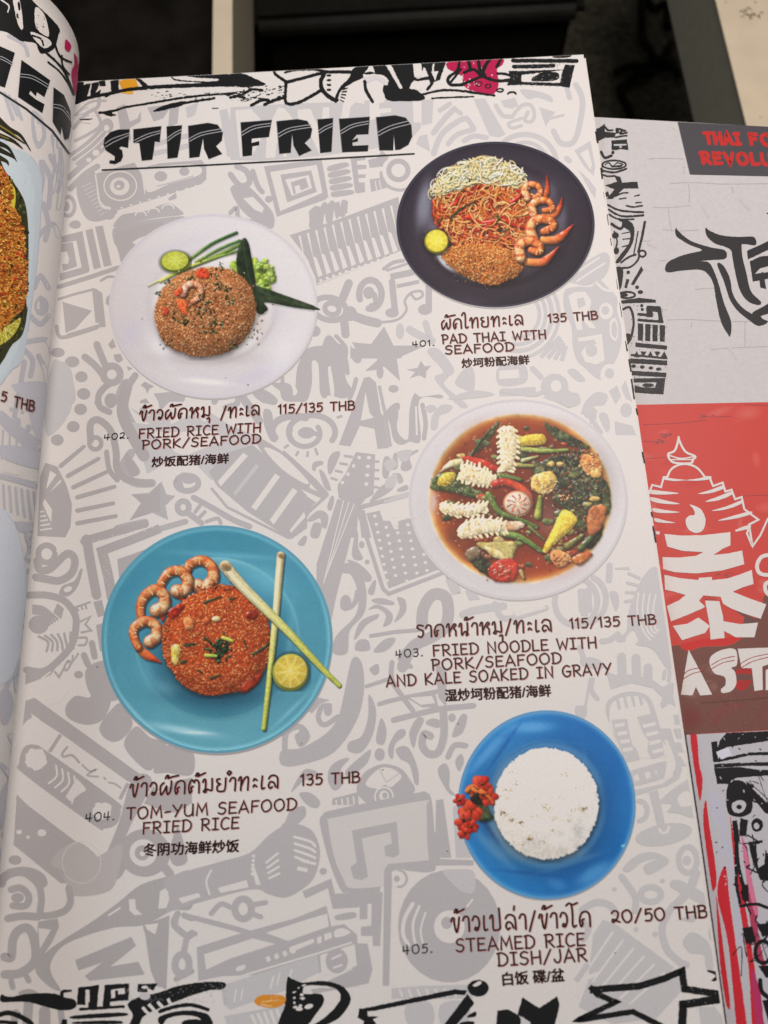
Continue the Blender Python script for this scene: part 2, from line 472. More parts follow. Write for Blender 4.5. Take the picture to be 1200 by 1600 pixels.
def doodles():
    D = Layer(PAGE, 5e-6, 1e-7)
    D.col = G1
    # ---- top left: radio, spirals, arches
    D.zone(90, 60, 4)
    D.p('1010,450 1060,440 1130,735 1060,740', G2)
    D.s(4, '110,480 200,400 300,390'); D.s(6, '100,560 180,470 250,430 260,370'); D.s(5, '110,640 190,600 270,540 240,460')
    for k in range(5): D.l(1.6, f'{112+k*8},{470+k*14} {190+k*4},{430+k*26}', G1)
    D.p('370,430 420,410 450,520 500,500 520,450 520,520 450,560 460,640 400,620'); D.d(310, 545, 40, 45); D.d(305, 560, 18, 20, 0, W_)
    D.p('560,430 640,420 720,410 660,500 600,520'); D.p('700,440 760,420 750,530 690,560'); D.p('800,430 880,400 860,480 810,500', G2)
    for k in range(4): D.s(6, f'{80+k*22},{730+k*26} {190+k*26},{650+k*20} {280+k*14},{560+k*30}')
    D.s(9, '70,870 160,790 260,700'); D.s(9, '80,940 170,850 250,800'); D.d(240, 715, 22, 20, 0, W_); D.d(195, 760, 16, 14, 0, W_)
    D.s(8, '620,660 760,620 880,600', G2); D.s(8, '600,720 740,690 900,650', G2)
    D.q('118,950 140,880 230,830 250,990 280,1060 370,1075 350,1110 250,1145 180,1125 140,1050')
    for k in range(9): D.l(.8, f'{150+k*14},{930+k*22} {215+k*12},{900+k*22}', W_)
    D.p('240,845 480,775 525,850 545,985 330,1055 270,1040')
    D.l(2, '236,850 258,1010 300,1062 400,1050', W_)
    D.d(392, 922, 106, 95, 0, W_); D.d(392, 922, 98, 86); D.d(388, 925, 61, 56, 0, W_); D.d(386, 918, 33, 31); D.d(380, 925, 13, 9, 0, W_)
    D.p('560,800 640,780 900,760 930,800 930,880 900,910 620,1000 340,1085 330,1055 545,985')
    D.q('560,820 640,800 860,790 890,850 700,910 560,960', W_)
    D.d(645, 862, 40, 32); D.d(792, 832, 32, 27); D.l(1.5, '620,925 700,905 850,860')
    for k in range(9): D.d(400 + k * 58, 1058 - k * 17, 9, 5, -.3, W_)
    D.p('690,1000 740,965 745,1000 700,1015'); D.d(320, 1105, 38, 28)
    D.q('350,1165 400,1105 470,1090 560,1075 690,1030 775,1080 770,1105 600,1125 380,1175')
    D.ring(520, 1105, 34, 24, 2.2, 0, W_, 180, 360); D.ring(600, 1085, 34, 24, 2.2, 0, W_, 180, 360); D.ring(690, 1062, 36, 24, 2.2, 0, W_, 180, 360)
    D.q('345,1195 420,1165 600,1130 780,1112 770,1140 600,1195 420,1300 360,1290')
    D.d(110, 1165, 36, 25); D.ring(65, 1050, 42, 60, 6); D.d(55, 1050, 20, 30)
    # ---- top: word letters, spiral, drum pads
    D.zone(360, 60, 4)
    D.p('0,430 330,410 600,400 660,400 900,385 1190,390 1190,560 1120,640 900,690 560,735 200,765 0,760', G2)
    for t in ('30,450 130,440 185,500 190,640 130,740 60,745', '230,560 300,430 340,440 390,500 380,520 350,740 330,740 330,640 290,650 280,745 220,748', '420,445 500,440 560,580 580,430 620,430 600,720 560,730 480,560 470,730 430,735',
              '690,500 710,380 760,345 830,365 840,410 780,400 750,430 740,500 760,560 700,580', '870,390 960,375 960,400 930,405 930,440 1005,435 1005,460 935,470 940,500 870,510', '1140,395 1190,392 1190,525 1145,525'):
        D.p(t, W_)
    D.p('210,800 570,755 612,990 590,1010 290,1115'); D.p('248,835 540,790 575,965 312,1080', W_); D.p('312,852 505,825 540,960 355,1025'); D.p('342,882 490,855 510,935 385,985', W_)
    D.p('378,900 470,870 490,930 440,950 430,915 400,925 410,970 395,975')
    for k in range(5): D.q(f'{612+k*6},{800+k*40} {720+k*8},{775+k*43} {735+k*8},{800+k*43} {622+k*6},{832+k*40}')
    D.p('750,745 790,740 800,960 780,965'); D.p('750,740 840,735 845,760 790,765 792,790 850,790 850,815 795,820 798,850 845,850 845,870 800,875 802,900 840,900 842,960 790,970')
    D.p('860,760 920,745 945,700 990,740 960,800 870,810'); D.d(1050, 830, 105, 95, 0, W_); D.ring(1050, 825, 60, 58, 8); D.ring(1060, 840, 118, 108, 5, 0, G1, 40, 180)
    D.p('870,880 960,870 990,930 880,960'); D.l(1.5, '905,890 915,960', W_); D.l(1.5, '930,885 945,955', W_)
    D.p('490,1080 530,1045 600,1060 560,1190 500,1190'); D.p('580,1040 620,1030 640,1120 600,1150'); D.p('640,1030 680,1020 700,1100 660,1130'); D.p('700,1020 735,1015 730,1090 710,1100')
    D.s(9, '0,850 60,920 120,900 100,830 40,800'); D.s(8, '140,830 170,920 200,960'); D.d(240, 1005, 24, 22)
    D.q('0,940 60,910 120,930 200,1010 270,1100 260,1190 150,1140 60,1060'); D.p('80,1000 140,990 210,1060 200,1090 150,1070', W_); D.s(7, '0,1090 40,1060 60,1130 200,1150')
    # ---- top right
    D.zone(640, 60, 4)
    D.col = G2
    D.p('75,385 150,380 140,530 75,545'); D.p('0,400 20,395 20,560 0,570'); D.s(8, '190,450 250,410'); D.p('60,610 110,600 130,710 40,660')
    D.s(9, '150,590 220,500 280,440'); D.s(7, '280,440 320,470'); D.s(9, '150,720 200,600 300,520 350,500'); D.s(8, '360,500 400,560')
    D.s(8, '240,660 300,600 400,570'); D.s(8, '340,640 400,610 480,620')
    D.p('400,380 470,375 600,600 560,620 500,610'); D.s(7, '540,420 580,480 640,490'); D.p('570,390 660,370 680,420 640,440 590,430')
    D.s(6, '640,490 700,420 760,420 780,480 760,520 720,510 740,460'); D.s(5, '700,500 620,530 640,560 700,545')
    D.p('810,430 910,460 850,550'); D.s(4, '880,500 960,480'); D.q('690,320 800,330 880,360 890,400 800,370 740,380')
    D.s(9, '1040,290 1080,380 1070,500 1040,620 1000,660 940,650 900,580'); D.s(8, '980,300 1000,370')
    D.p('1030,700 1130,640 1160,800 1150,860 1090,800'); D.p('1065,720 1115,690 1140,790 1130,820', W_); D.s(8, '980,750 1000,765')
    D.ring(720, 790, 200, 190, 8, 0, G2, 230, 360); D.ring(720, 800, 150, 150, 6, 0, G2, 230, 330); D.ring(720, 800, 110, 115, 5, 0, G2, 240, 320)
    D.p('1020,800 1060,830 1130,960 1160,1000 1165,940 1120,880')
    D.zone(780, 420, 4.615)
    D.s(9, '610,60 700,40 760,10'); D.q('400,60 560,0 640,-60 760,-120 800,-60 760,60 640,120 560,110'); D.s(3, '560,90 650,30 760,-40', W_); D.s(3, '480,80 600,0 720,-80', W_)
    D.col = G2
    # ---- right edge: rounded blob with letters R a
    D.q('470,160 560,130 660,130 720,80 780,130 850,210 850,300 880,420 880,540 850,640 780,760 720,800 620,720 560,660 530,560 520,420 470,300')
    D.p('500,195 540,170 620,165 665,230 650,300 620,330 700,430 650,425 590,350 600,440 560,440', W_); D.p('560,215 610,205 625,260 570,290')
    D.p('565,500 740,470 760,660 700,690 620,670 590,600 640,550 700,545 690,510 575,525', W_); D.d(665, 590, 42, 45)
    D.d(770, 305, 50, 60, 0, W_); D.d(765, 300, 28, 32); D.q('800,380 840,360 860,450 840,520 800,480', W_); D.q('812,400 838,380 852,450 838,500 812,470')
    D.d(790, 760, 60, 75, .2, W_); D.d(795, 755, 34, 38); D.s(4, '700,100 760,150 850,160', W_)
    # ---- concentric record above the noodle picture
    for r, w in ((300, 6), (250, 7), (205, 6), (160, 6)): D.ring(130, 330, r, r * 1.05, w, 0, G2, -35, 100)
    for k in range(4): D.l(7, f'{300+k*50},{640+k*8} {440+k*14},{490+k*22}', G2)
    D.q('0,700 180,690 190,820 0,840'); D.p('0,735 140,725 145,785 0,795', W_); D.p('0,870 260,850 270,920 200,915 0,920')
    D.d(400, 850, 100, 95); D.d(410, 845, 38, 42, 0, W_); D.s(9, '240,720 300,780'); D.s(10, '470,880 560,950'); D.p('310,930 400,900 500,960 510,1010 400,960')
    D.q('490,740 540,720 600,770 620,810 560,810'); D.q('590,1050 620,960 700,890 780,910 760,980 700,990 640,1010'); D.q('650,1060 690,1020 700,1090 660,1120')
    D.p('790,880 850,840 880,920 840,980'); D.p('880,860 910,800 960,960 940,1000'); D.d(905, 1035, 76, 95, 0, W_); D.d(915, 1020, 42, 52); D.p('830,1100 960,1130 990,1200 840,1200')
    D.q('720,1050 770,1040 800,1120 780,1180 740,1120'); D.s(8, '690,1120 730,1180')
    # ---- left: maze, play button, hand, dots
    D.zone(50, 330, 5.333); D.col = (177, 167, 162)
    D.p('245,210 420,165 480,490 470,510 235,580 230,520 415,470 370,245 250,265'); D.p('245,275 340,255 375,460 260,500 250,440 300,440 310,400 290,335 245,340')
    D.p('445,160 505,145 575,470 515,485'); D.p('525,130 590,120 665,450 600,465'); D.s(7, '225,630 450,560 720,470'); D.l(4, '215,735 360,690 520,650')
    D.p('500,650 530,645 585,680 615,965 540,970 560,930 530,930'); D.p('255,755 500,830 360,980 280,1015'); D.s(6, '205,960 225,1040 300,1045 540,970'); D.l(2.5, '290,1030 420,990 550,950')
    D.d(365, 110, 42, 34); D.d(215, 1178, 58, 40); D.d(335, 1255, 60, 46); D.d(412, 1380, 52, 46); D.d(430, 1520, 55, 46)
    D.s(4, '575,580 640,545 700,560 690,620'); D.p('650,690 640,790 615,770 620,720'); D.q('690,200 800,150 1067,85 1067,160 840,245 870,300 760,440 720,340')
    D.s(11, '540,1110 575,1200 610,1280'); D.s(11, '440,1215 520,1280 590,1360'); D.ring(665, 1360, 70, 70, 11); D.s(9, '670,1430 570,1500 545,1600'); D.d(665, 1560, 50, 42)
    D.p('635,1110 675,1060 700,1130 660,1150'); D.p('680,1195 740,1190 760,1240 720,1265 690,1240'); D.p('790,1290 840,1310 800,1330')
    D.s(11, '860,1370 790,1480 750,1600'); D.p('905,1450 940,1420 1020,1460 980,1480 960,1520 945,1480'); D.p('900,1580 950,1560 980,1600 900,1600')
    D.d(240, 1420, 105, 170, 0, G2); D.q('170,1260 260,1270 340,1400 350,1600 150,1600', G2)
    # ---- middle: piano, eye, spiral, note
    D.zone(440, 260, 4); D.col = G1
    D.p('50,430 300,350 730,190 760,520 480,640 220,745 210,690 150,560')
    for x in range(12):
        a = 105 + x * 52; b = 430 - x * 17
        D.p(f'{a},{b+6} {a+14},{b} {a+40},{b+150} {a+60},{b+155} {a+100},{b+265} {a+72},{b+280}', W_)
    D.l(2, '225,735 480,635 760,540', W_)
    for k in range(13): D.d(245 + k * 40, 712 - k * 14, 10, 8, 0, W_)
    D.s(9, '240,370 250,290 270,240'); D.s(9, '300,340 315,230'); D.s(9, '380,300 390,225'); D.p('180,280 230,260 220,370 170,380')
    D.ring(300, 890, 105, 70, 9, .2); D.ring(315, 890, 45, 36, 8, .2); D.s(13, '380,830 420,730'); D.s(13, '390,960 400,1050'); D.s(14, '440,930 520,960 600,980'); D.d(430, 920, 40, 46)
    D.s(4, '600,975 720,960 780,900 770,840 810,790 870,780 880,810 840,830 810,800')
    D.ring(555, 800, 70, 90, 10, 0, G1, -200, 100); D.d(545, 790, 35, 38); D.s(8, '580,800 590,860 560,870')
    D.s(10, '690,720 710,920'); D.l(10, '680,690 780,670 860,650'); D.l(6, '720,750 860,720'); D.d(690, 915, 42, 30); D.s(10, '920,740 920,900'); D.d(895, 895, 42, 34)
    D.s(6, '640,640 700,600 760,590'); D.s(4, '660,650 780,610 800,600')
    D.p('440,1100 560,1110 640,1000 700,1120 820,1130 740,1200 500,1200'); D.d(740, 1030, 26, 50, 0, G2); D.s(12, '800,1020 870,1060 940,1090', G2); D.s(10, '900,980 930,1080', G2)
    D.d(210, 1030, 34, 34); D.q('110,1200 180,1130 240,1140 280,1060 330,1080 380,1200'); D.s(6, '340,1060 400,1130 400,1200'); D.p('430,1120 480,1180 470,1200 430,1200')
    # ---- middle: graffiti words, stars, guitar head, drum
    D.zone(440, 540, 4)
    D.q('0,170 30,150 80,290 100,130 170,20 260,0 380,0 400,200 440,280 390,330 300,310 270,330 240,290 230,120 190,100 190,230 160,340 100,350 0,330')
    D.q('20,140 60,120 70,220 100,290 60,310 20,230', W_); D.l(3, '200,120 210,230 195,350', W_); D.l(4, '300,130 310,230 320,310', W_); D.q('290,150 310,150 330,290 310,320', W_)
    D.s(7, '465,210 450,270 425,330'); D.s(7, '370,10 400,90 412,170')
    D.q('440,20 480,30 500,90 470,110 440,80'); D.p('520,160 600,90 560,20 700,0 900,0 720,80 740,220 640,130 600,150')
    D.d(615, 165, 22, 42); D.p('780,150 850,140 870,95 895,130 935,125 905,160 900,205 860,185 800,205 835,165'); D.d(700, 270, 32, 24)
    D.p('515,200 550,195 590,230 620,420 640,450 670,640 600,645 580,520 490,500 430,630 358,620')
    D.p('525,290 550,420 575,450 495,470', W_); D.l(2.5, '600,240 640,430 690,630', W_); D.l(5, '610,250 650,440 680,630'); D.l(3, '480,560 440,640', W_)
    D.q('620,460 690,370 740,370 720,500 740,560 790,580 800,400 830,300 870,320 985,305 1000,330 860,340 870,590 800,600 750,620 700,590 670,470')
    D.l(3, '735,400 745,560 760,560', W_); D.l(3, '840,380 845,560', W_); D.s(7, '880,370 900,480 890,580')
    D.q('910,40 980,20 1080,150 1040,200 1020,250 1160,370 1110,380 970,230 960,190 1010,160', G2); D.q('1085,220 1150,140 1200,150 1200,280 1110,260', G2); D.q('890,395 930,370 970,390 930,420', G2); D.q('935,520 940,440 1000,370 1070,380 1040,420 990,440 970,520', G2)
    D.ring(190, 540, 145, 105, 9, 0, G1, 150, 390); D.ring(145, 550, 95, 80, 8, 0, G1, -30, 200); D.d(155, 545, 52, 36); D.s(7, '200,545 230,560')
    for t in ('15,640 45,620', '90,690 105,660', '160,695 165,660', '225,685 210,640', '345,450 380,440'): D.l(4, t)
    D.q('290,720 320,670 365,665 350,720 310,800 290,790'); D.q('190,770 200,730 250,720 260,740 220,760 210,785'); D.q('235,780 270,800 310,900 270,890')
    D.l(11, '0,670 100,760 200,850 280,940'); D.l(7, '0,790 120,880 260,945'); D.p('0,860 85,920 0,1000'); D.p('0,1060 140,930 215,980 40,1165 0,1150'); D.l(5, '290,930 170,1040 100,1160 60,1200')
    D.q('160,1090 230,1030 290,1060 280,1140 250,1130 240,1080 190,1100'); D.q('180,1190 200,1110 250,1120 230,1200'); D.q('285,1010 310,940 330,960 310,1030')
    D.p('465,665 585,680 575,930 520,960 500,990 460,985 380,960 350,870 400,800')
    for k in range(4): D.s(4, f'{440-k*32},{695+k*48} {395-k*28},{690+k*46}'); D.s(4, f'{560},{725+k*52} {605},{725+k*54}')
    for k in range(4): D.d(545 - k * 5, 700 + k * 55, 13, 11, 0, W_); D.d(485 - k * 35, 700 + k * 52, 11, 11, 0, W_)
    D.p('350,960 480,985 470,1200 300,1200'); D.l(1.6, '385,985 345,1200', W_); D.l(1.6, '410,990 375,1200', W_); D.l(1.6, '440,990 405,1200', W_); D.s(7, '495,1010 640,970 790,930'); D.p('480,1020 520,1030 560,1200 500,1200')
    D.q('550,975 620,880 690,855 710,870 680,910 600,960'); D.q('720,900 780,870 790,900 740,915'); D.q('640,700 680,710 665,825 630,810'); D.q('690,770 700,680 720,680 725,760'); D.q('745,770 760,710 800,670 850,650 850,665 800,700 815,760 780,785'); D.q('690,800 740,800 760,850 730,860 720,820')
    # ---- left middle: word arcs, swirl, star, drum
    D.zone(180, 600, 4)
    D.s(17, '70,0 40,60 50,150 100,260 150,330'); D.q('100,150 190,230 330,300 340,200 260,160 200,200', G2); D.p('100,240 180,250 330,260 500,180 560,240 600,180 720,260 900,330 700,560 600,600 560,560 440,430 200,560', G2)
    D.p('180,290 300,300 420,300 560,290 640,300 660,360 460,440 400,440', W_); D.p('240,60 340,50 440,80 430,110 340,110 280,170 270,110')
    D.p('150,160 190,120 200,170 240,180 180,200'); D.s(13, '740,20 800,90 900,230'); D.s(10, '620,110 660,40 740,60 760,120 690,150'); D.d(730, 95, 20, 22, 0, W_)
    D.s(13, '100,430 40,530 80,590 140,620 230,620'); D.q('60,440 90,450 150,550 100,580 60,520'); D.p('290,610 320,690 375,700 315,760 330,850 235,805 90,850 170,755 105,690 210,680')
    D.ring(450, 620, 70, 48, 9, 0, G1, -150, 190); D.d(460, 600, 40, 24); D.s(9, '430,570 400,590 410,640')
    D.ring(425, 770, 36, 38, 9); D.s(9, '490,710 600,770 740,850 840,890'); D.s(9, '460,810 540,870'); D.s(6, '500,800 530,760'); D.s(6, '530,830 560,800'); D.s(6, '570,860 640,840 660,870')
    D.p('585,550 700,430 860,380 1130,620 1200,700 1200,900 1100,970 830,800 640,640'); D.p('640,610 800,430 830,450 660,640', W_); D.p('850,770 1000,560 1030,580 880,790', W_); D.p('965,850 1110,650 1140,670 990,880', W_); D.p('1090,915 1180,800 1190,830 1100,930', W_); D.p('740,680 880,500 900,515 750,700', G2)
    D.q('880,330 1040,420 1200,560 1200,660 1060,560 920,430'); D.q('930,400 1040,440 1200,600 1180,620 1040,530', W_); D.l(3, '590,620 680,720 830,830 1080,960', W_); D.l(4, '600,650 700,770 860,850 1090,965')
    D.q('860,60 920,30 1010,90 1000,130 940,120 910,110'); D.q('930,160 980,180 990,330 1010,360 970,350 930,250'); D.ring(1120, 290, 140, 90, 11, 0, G1, 150, 300); D.s(9, '10,900 90,880 190,860'); D.s(9, '0,1010 200,930 440,860')
    D.q('980,0 1090,0 1110,80 1060,60'); D.q('1140,1000 1180,950 1200,960 1180,1010')
    # ---- left edge, dots, rays, umbrella
    D.zone(0, 600, 4.8); D.col = (175, 165, 160)
    for x, y in ((630, 75), (605, 190), (550, 320), (430, 420)): D.d(x, y, 48, 42)
    D.q('355,20 520,0 555,80 500,260 350,385', G2)
    for t in ('455,615 630,470', '510,690 740,560', '550,775 820,650', '580,850 860,770', '580,950 850,895', '580,1045 870,990'): D.s(7, t, None, 6)
    D.s(8, '800,510 820,640 880,720'); D.s(10, '790,20 740,90 750,170 820,210'); D.d(830, 125, 46, 56)
    D.s(11, '680,420 680,300 740,270 830,350 870,500 880,640 960,720 1130,745'); D.ring(715, 445, 45, 45, 7); D.q('950,520 1040,630 1040,680 980,680 940,610'); D.s(18, '950,20 920,150 930,260 1000,400 1080,540')
    D.p('340,590 430,620 500,760 540,900 530,1070 490,1150 280,1140 300,700'); D.p('375,650 425,680 345,790', W_); D.p('455,715 460,735 370,815', W_); D.p('335,860 390,940 385,1040 320,900', W_)
    for k in range(5): D.l(2.5, f'{300},{960+k*34} {330+k*15},{955+k*32}', W_)
    D.p('985,830 1120,830 1200,740 1200,960 1140,960 970,1025 1060,890'); D.s(12, '630,1180 850,1110 1090,1050')
    D.zone(0, 830, 4.8)
    D.ring(350, 170, 62, 65, 9, 0, None, 0, 330); D.s(12, '280,220 300,290 380,280 500,170 560,210 540,310 450,370 350,360 270,345'); D.q('445,470 470,410 560,370 600,290 620,290 590,400 540,470 490,490'); D.d(510, 435, 32, 20, -.4, W_)
    D.s(15, '650,60 690,300 725,480'); D.l(13, '620,75 850,10 1000,-30'); D.s(16, '770,170 810,330 840,500'); D.l(14, '730,160 1000,60 1200,-20'); D.p('880,210 1000,170 1130,120 1000,220 960,290 900,400')
    for k in range(14): D.d(700 + k * 34 + (k % 3) * 6, 66 - k * 8 + (k % 4) * 7, 5, 5, 0, G3)
    for k in range(10): D.d(780 + (k % 3) * 18, 190 + k * 26, 5, 4, 0, G3)
    D.p('700,530 765,515 790,630 735,645'); D.s(10, '690,840 710,940'); D.s(10, '630,930 660,1000'); D.d(590, 1075, 34, 28); D.p('720,705 770,690 770,900 750,900')
    D.s(11, '210,480 350,480 480,520 560,620 570,720 540,850 450,960 330,1050 200,1040'); D.d(290, 700, 75, 70)
    for k in range(4): D.s(4, f'{250},{560+k*18} {330},{575+k*18} {430-k*20},{660+k*14}')
    D.p('430,540 480,580 460,660 400,610')
    for k in range(6): D.s(4, f'{290+k*48},{790-k*6} {360+k*34},{830} {350+k*40},{900-k*4}')
    D.p('195,1030 330,1030 450,980 380,1080 190,1150'); D.l(2.5, '310,1105 380,1055', W_)
    D.q('640,1050 770,970 900,1000 900,1250 700,1250')
    # the word round the record
    letters(D, 'V', 85, 1062, 100, 1054, 12, 3.2, D.col); letters(D, 'O', 100, 1050, 110, 1043, 13, 3.2, D.col); letters(D, 'L', 112, 1037, 122, 1022, 11, 3.2, D.col)
    D.s(3.4, '590,855 640,850 650,800 590,800'); D.l(3.2, '605,760 685,745 640,700 680,640 600,680'); D.l(3.2, '590,600 570,570 680,530'); D.l(3, '620,590 610,560'); D.l(3, '650,585 640,550')
    # ---- cassette and tyres
    D.zone(0, 1080, 4)
    D.p('160,60 215,40 960,580 880,700 640,1065 590,1050 100,680 105,650 120,450 150,150'); D.q('135,240 200,165 240,170 800,560 890,690 640,1060 600,1050 110,650 120,480', W_); D.p('240,175 380,265 800,565 820,540 330,200')
    D.p('370,265 390,275 320,385 300,375'); D.p('790,570 810,580 760,680 740,670')
    D.q('120,450 150,350 220,335 300,380 720,680 755,740 730,830 650,860 590,840 150,520'); D.d(225, 425, 68, 68, 0, W_, 26, .10); D.d(640, 750, 60, 56, 0, W_, 22, .14)
    for k in range(4): D.s(3, f'{350+k*38},{465+k*22} {355+k*38},{530+k*24} {305+k*40},{575+k*26}', W_)
    D.p('480,545 540,610 440,690 410,660', W_); D.s(3, '530,620 470,650 450,700', W_)
    D.s(4, '420,350 390,390 400,410 450,400 495,445'); D.s(3, '515,460 560,500 600,490 545,525 615,535'); D.s(3, '650,540 660,550'); D.s(3, '680,570 720,580 755,605')
    D.p('105,660 640,1065 620,1130 560,1200 380,1200 85,960'); D.d(262, 885, 28, 22, 0, W_); D.d(120, 880, 18, 14, 0, W_); D.d(175, 912, 12, 10, 0, W_)
    D.d(95, 1055, 40, 30); D.ring(140, 1200, 130, 75, 14, 0, None, 180, 360)
    D.q('410,100 470,30 560,40 580,-20 690,-20 690,80 640,180 540,210 430,170'); D.q('620,230 700,110 760,80 830,200 760,300 680,310'); D.q('775,330 850,220 940,290 1040,330 950,490 860,450'); D.q('960,500 1040,340 1200,370 1200,520 1050,510')
    D.s(1, '290,100 380,60 430,0', G3); D.p('900,700 960,590 1000,650 1100,560 1200,540 1200,700 1100,760 1000,740'); D.q('1080,1080 1060,1000 1110,850 1160,990 1170,1060 1130,1090')
    D.d(905, 1010, 160, 150); D.d(895, 1010, 85, 85, 0, W_); D.d(890, 1010, 48, 48); D.d(890, 1015, 16, 16, 0, W_); D.s(14, '1020,1090 1060,1140'); D.s(16, '760,1090 730,1140 690,1160'); D.q('830,540 950,560 820,830 740,1010 640,1090 740,830')
    # ---- lower left
    D.zone(0, 1300, 4); D.col = (174, 165, 160)
    D.q('410,250 620,150 760,80 740,250 680,370 470,400 420,330', (185, 174, 167)); D.q('320,180 430,260 560,280 640,200 480,60', (185, 174, 167)); D.ring(510, 190, 120, 130, 1.2, 0, G3)
    D.s(11, '60,250 160,260 240,330 260,420 260,520 390,500 440,440 430,350'); D.s(11, '70,360 130,350 180,400 160,460 80,460'); D.d(110, 410, 40, 30); D.s(12, '50,540 140,525 240,530')
    D.s(14, '30,780 70,780 80,680 110,620 170,600 210,660 220,800 130,880 30,890'); D.s(9, '70,930 80,970'); D.s(9, '150,870 180,930'); D.p('240,560 360,540 370,590 330,680 240,820 210,850'); D.p('240,600 320,610 250,730', W_)
    D.q('220,860 280,760 400,670 560,570 740,440 880,330 1080,270 1200,250 1200,470 1080,490 900,580 700,600 430,690 330,790 320,880 380,990 300,960')
    D.s(3, '680,520 750,475', W_); D.p('805,420 845,420 850,480 890,515 840,520 810,490', W_); D.p('1000,370 1045,345 1060,420 1080,470 990,480', W_); D.p('1110,410 1200,380 1200,430 1120,445', W_)
    D.p('890,580 1010,540 1060,520 1040,980 980,960 940,860 910,650'); D.p('905,580 990,570 970,640 920,610', W_)
    D.p('470,800 820,655 850,710 690,840 865,810 905,890 560,930 530,900 640,815 490,865')
    D.ring(1140, 820, 45, 60, 9); D.s(10, '1110,510 1090,580 1170,650 1200,630'); D.s(8, '1170,660 1150,760'); D.s(9, '1150,520 1200,540'); D.s(8, '1100,920 1200,870')
    D.q('120,1000 180,980 230,1000 210,1040 130,1040'); D.s(15, '180,1060 170,1200'); D.s(18, '280,1120 280,1200'); D.s(10, '380,1120 390,1200'); D.s(12, '100,1130 90,1180')
    # ---- microphone, radios
    D.zone(260, 1300, 4); D.col = G1
    D.q('0,290 320,190 520,130 640,20 760,-50 880,-30 940,40 960,150 920,290 830,370 740,410 640,390 520,360 100,470 0,500 20,400')
    D.s(3, '280,240 250,310 270,390', W_); D.p('320,350 500,300 515,345 340,380', W_); D.p('75,415 200,380 215,405 100,445', W_); D.p('530,220 550,215 590,330 560,330', W_)
    for k in range(4): D.l(3.4, f'{620+k*6},{195+k*32} {700+k*4},{130+k*42}', W_); D.l(6, f'{812+k*2},{40+k*62} {900-k*6},{78+k*54}', W_)
    for k in range(5): D.d(545 - k * 2, 150 + k * 28, 11, 10, 0, W_)
    D.d(980, 245, 23, 22); D.ring(480, 480, 52, 62, 11); D.s(8, '400,470 340,450 280,510'); D.s(8, '540,455 620,440'); D.s(8, '530,510 590,530')
    D.s(8, '65,510 60,590 110,640 180,635'); D.s(9, '130,640 110,740'); D.ring(98, 830, 44, 64, 11)
    D.l(8, '110,520 420,600 750,700'); D.p('190,720 440,640 800,540 1000,460 1030,590 1110,575 1190,640 1200,760 960,880 350,900 200,930'); D.p('235,765 540,665 680,700 400,790 250,860', W_); D.p('620,630 900,540 1005,510 1015,590 760,680', W_)
    D.p('770,720 920,665 925,690 770,755', W_)
    for k in range(4): D.p(f'{620+k*52},{785-k*17} {640+k*52},{772-k*17} {655+k*52},{800-k*17} {632+k*52},{815-k*17}', W_)
    D.q('440,845 490,830 490,855 440,870', W_); D.p('940,660 970,650 970,690 945,700', W_); D.p('985,640 1030,625 1035,660 990,680', W_); D.q('1050,620 1100,600 1150,630 1060,660', W_)
    D.l(3, '340,940 600,860 940,760 1160,690', W_); D.p('340,960 940,770 960,870 740,990 400,1110 360,1080', G2); D.p('960,770 1180,700 1190,850 970,900', W_); D.d(1065, 805, 70, 78); D.l(3, '1030,795 1095,765', W_); D.l(3, '1040,850 1100,830', W_)
    D.l(3, '650,980 670,900', W_); D.l(2, '690,960 710,880', W_); D.l(2.5, '425,1065 435,980', W_); D.l(2.5, '465,1050 478,980', W_); D.l(3, '760,930 785,860', W_)
    D.p('850,370 1030,290 1060,410 1200,400 1200,470 1040,480 1010,350 870,415'); D.q('1060,520 1170,500 1180,535 1070,550'); D.l(6, '1020,340 1060,440')
    D.p('360,1150 740,1080 750,1200 380,1200', G2); D.p('1160,860 1200,840 1200,960 920,1010 900,980', G1)
    for k in range(5): D.l(5, f'{530+k*40},{1140-k*8} {560+k*40},{1200}', W_)
    # ---- lower middle: swirls, player, headphones
    D.zone(440, 1040, 4)
    D.q('440,-40 500,-20 515,150 470,340 330,540 120,620 0,620 0,530 120,515 270,430 350,330 390,180')
    D.s(9, '20,520 30,420 110,380 160,440 120,490 100,440'); D.d(130, 440, 30, 42); D.s(8, '350,320 270,370 230,330 250,260 300,250'); D.d(290, 280, 26, 34); D.p('150,270 230,200 300,215 240,240 190,300')
    D.q('545,180 590,280 570,430 500,540 420,535 420,480 500,440 540,320'); D.q('620,330 655,400 640,490 590,470'); D.d(613, 555, 32, 40); D.q('670,500 720,410 770,400 770,440 710,490 695,580 670,560'); D.q('715,520 790,510 850,640 855,740 830,730 800,620 740,580')
    D.s(8, '690,-20 690,90 760,200 820,280'); D.s(9, '700,340 900,290 1000,270 1200,250'); D.s(7, '610,240 720,210 980,160'); D.s(6, '530,130 680,80'); D.p('760,190 960,170 980,260 880,260')
    D.p('800,200 940,190 960,235 870,245', W_); D.q('550,20 600,-10 610,40 580,60'); D.p('960,-30 1030,40 1030,260 980,200')
    D.s(12, '1010,280 1015,430 980,540 920,550 880,500 890,430 930,440'); D.q('800,410 850,325 890,340 850,430 830,510 810,490'); D.q('900,360 940,330 990,345 980,390'); D.d(1065, 325, 23, 27); D.q('1065,440 1120,310 1160,320 1130,420'); D.s(9, '1040,570 1080,500 1150,500'); D.q('975,660 1020,610 1050,660 1050,760 1090,810 1040,790'); D.q('1085,600 1120,550 1140,600 1110,660')
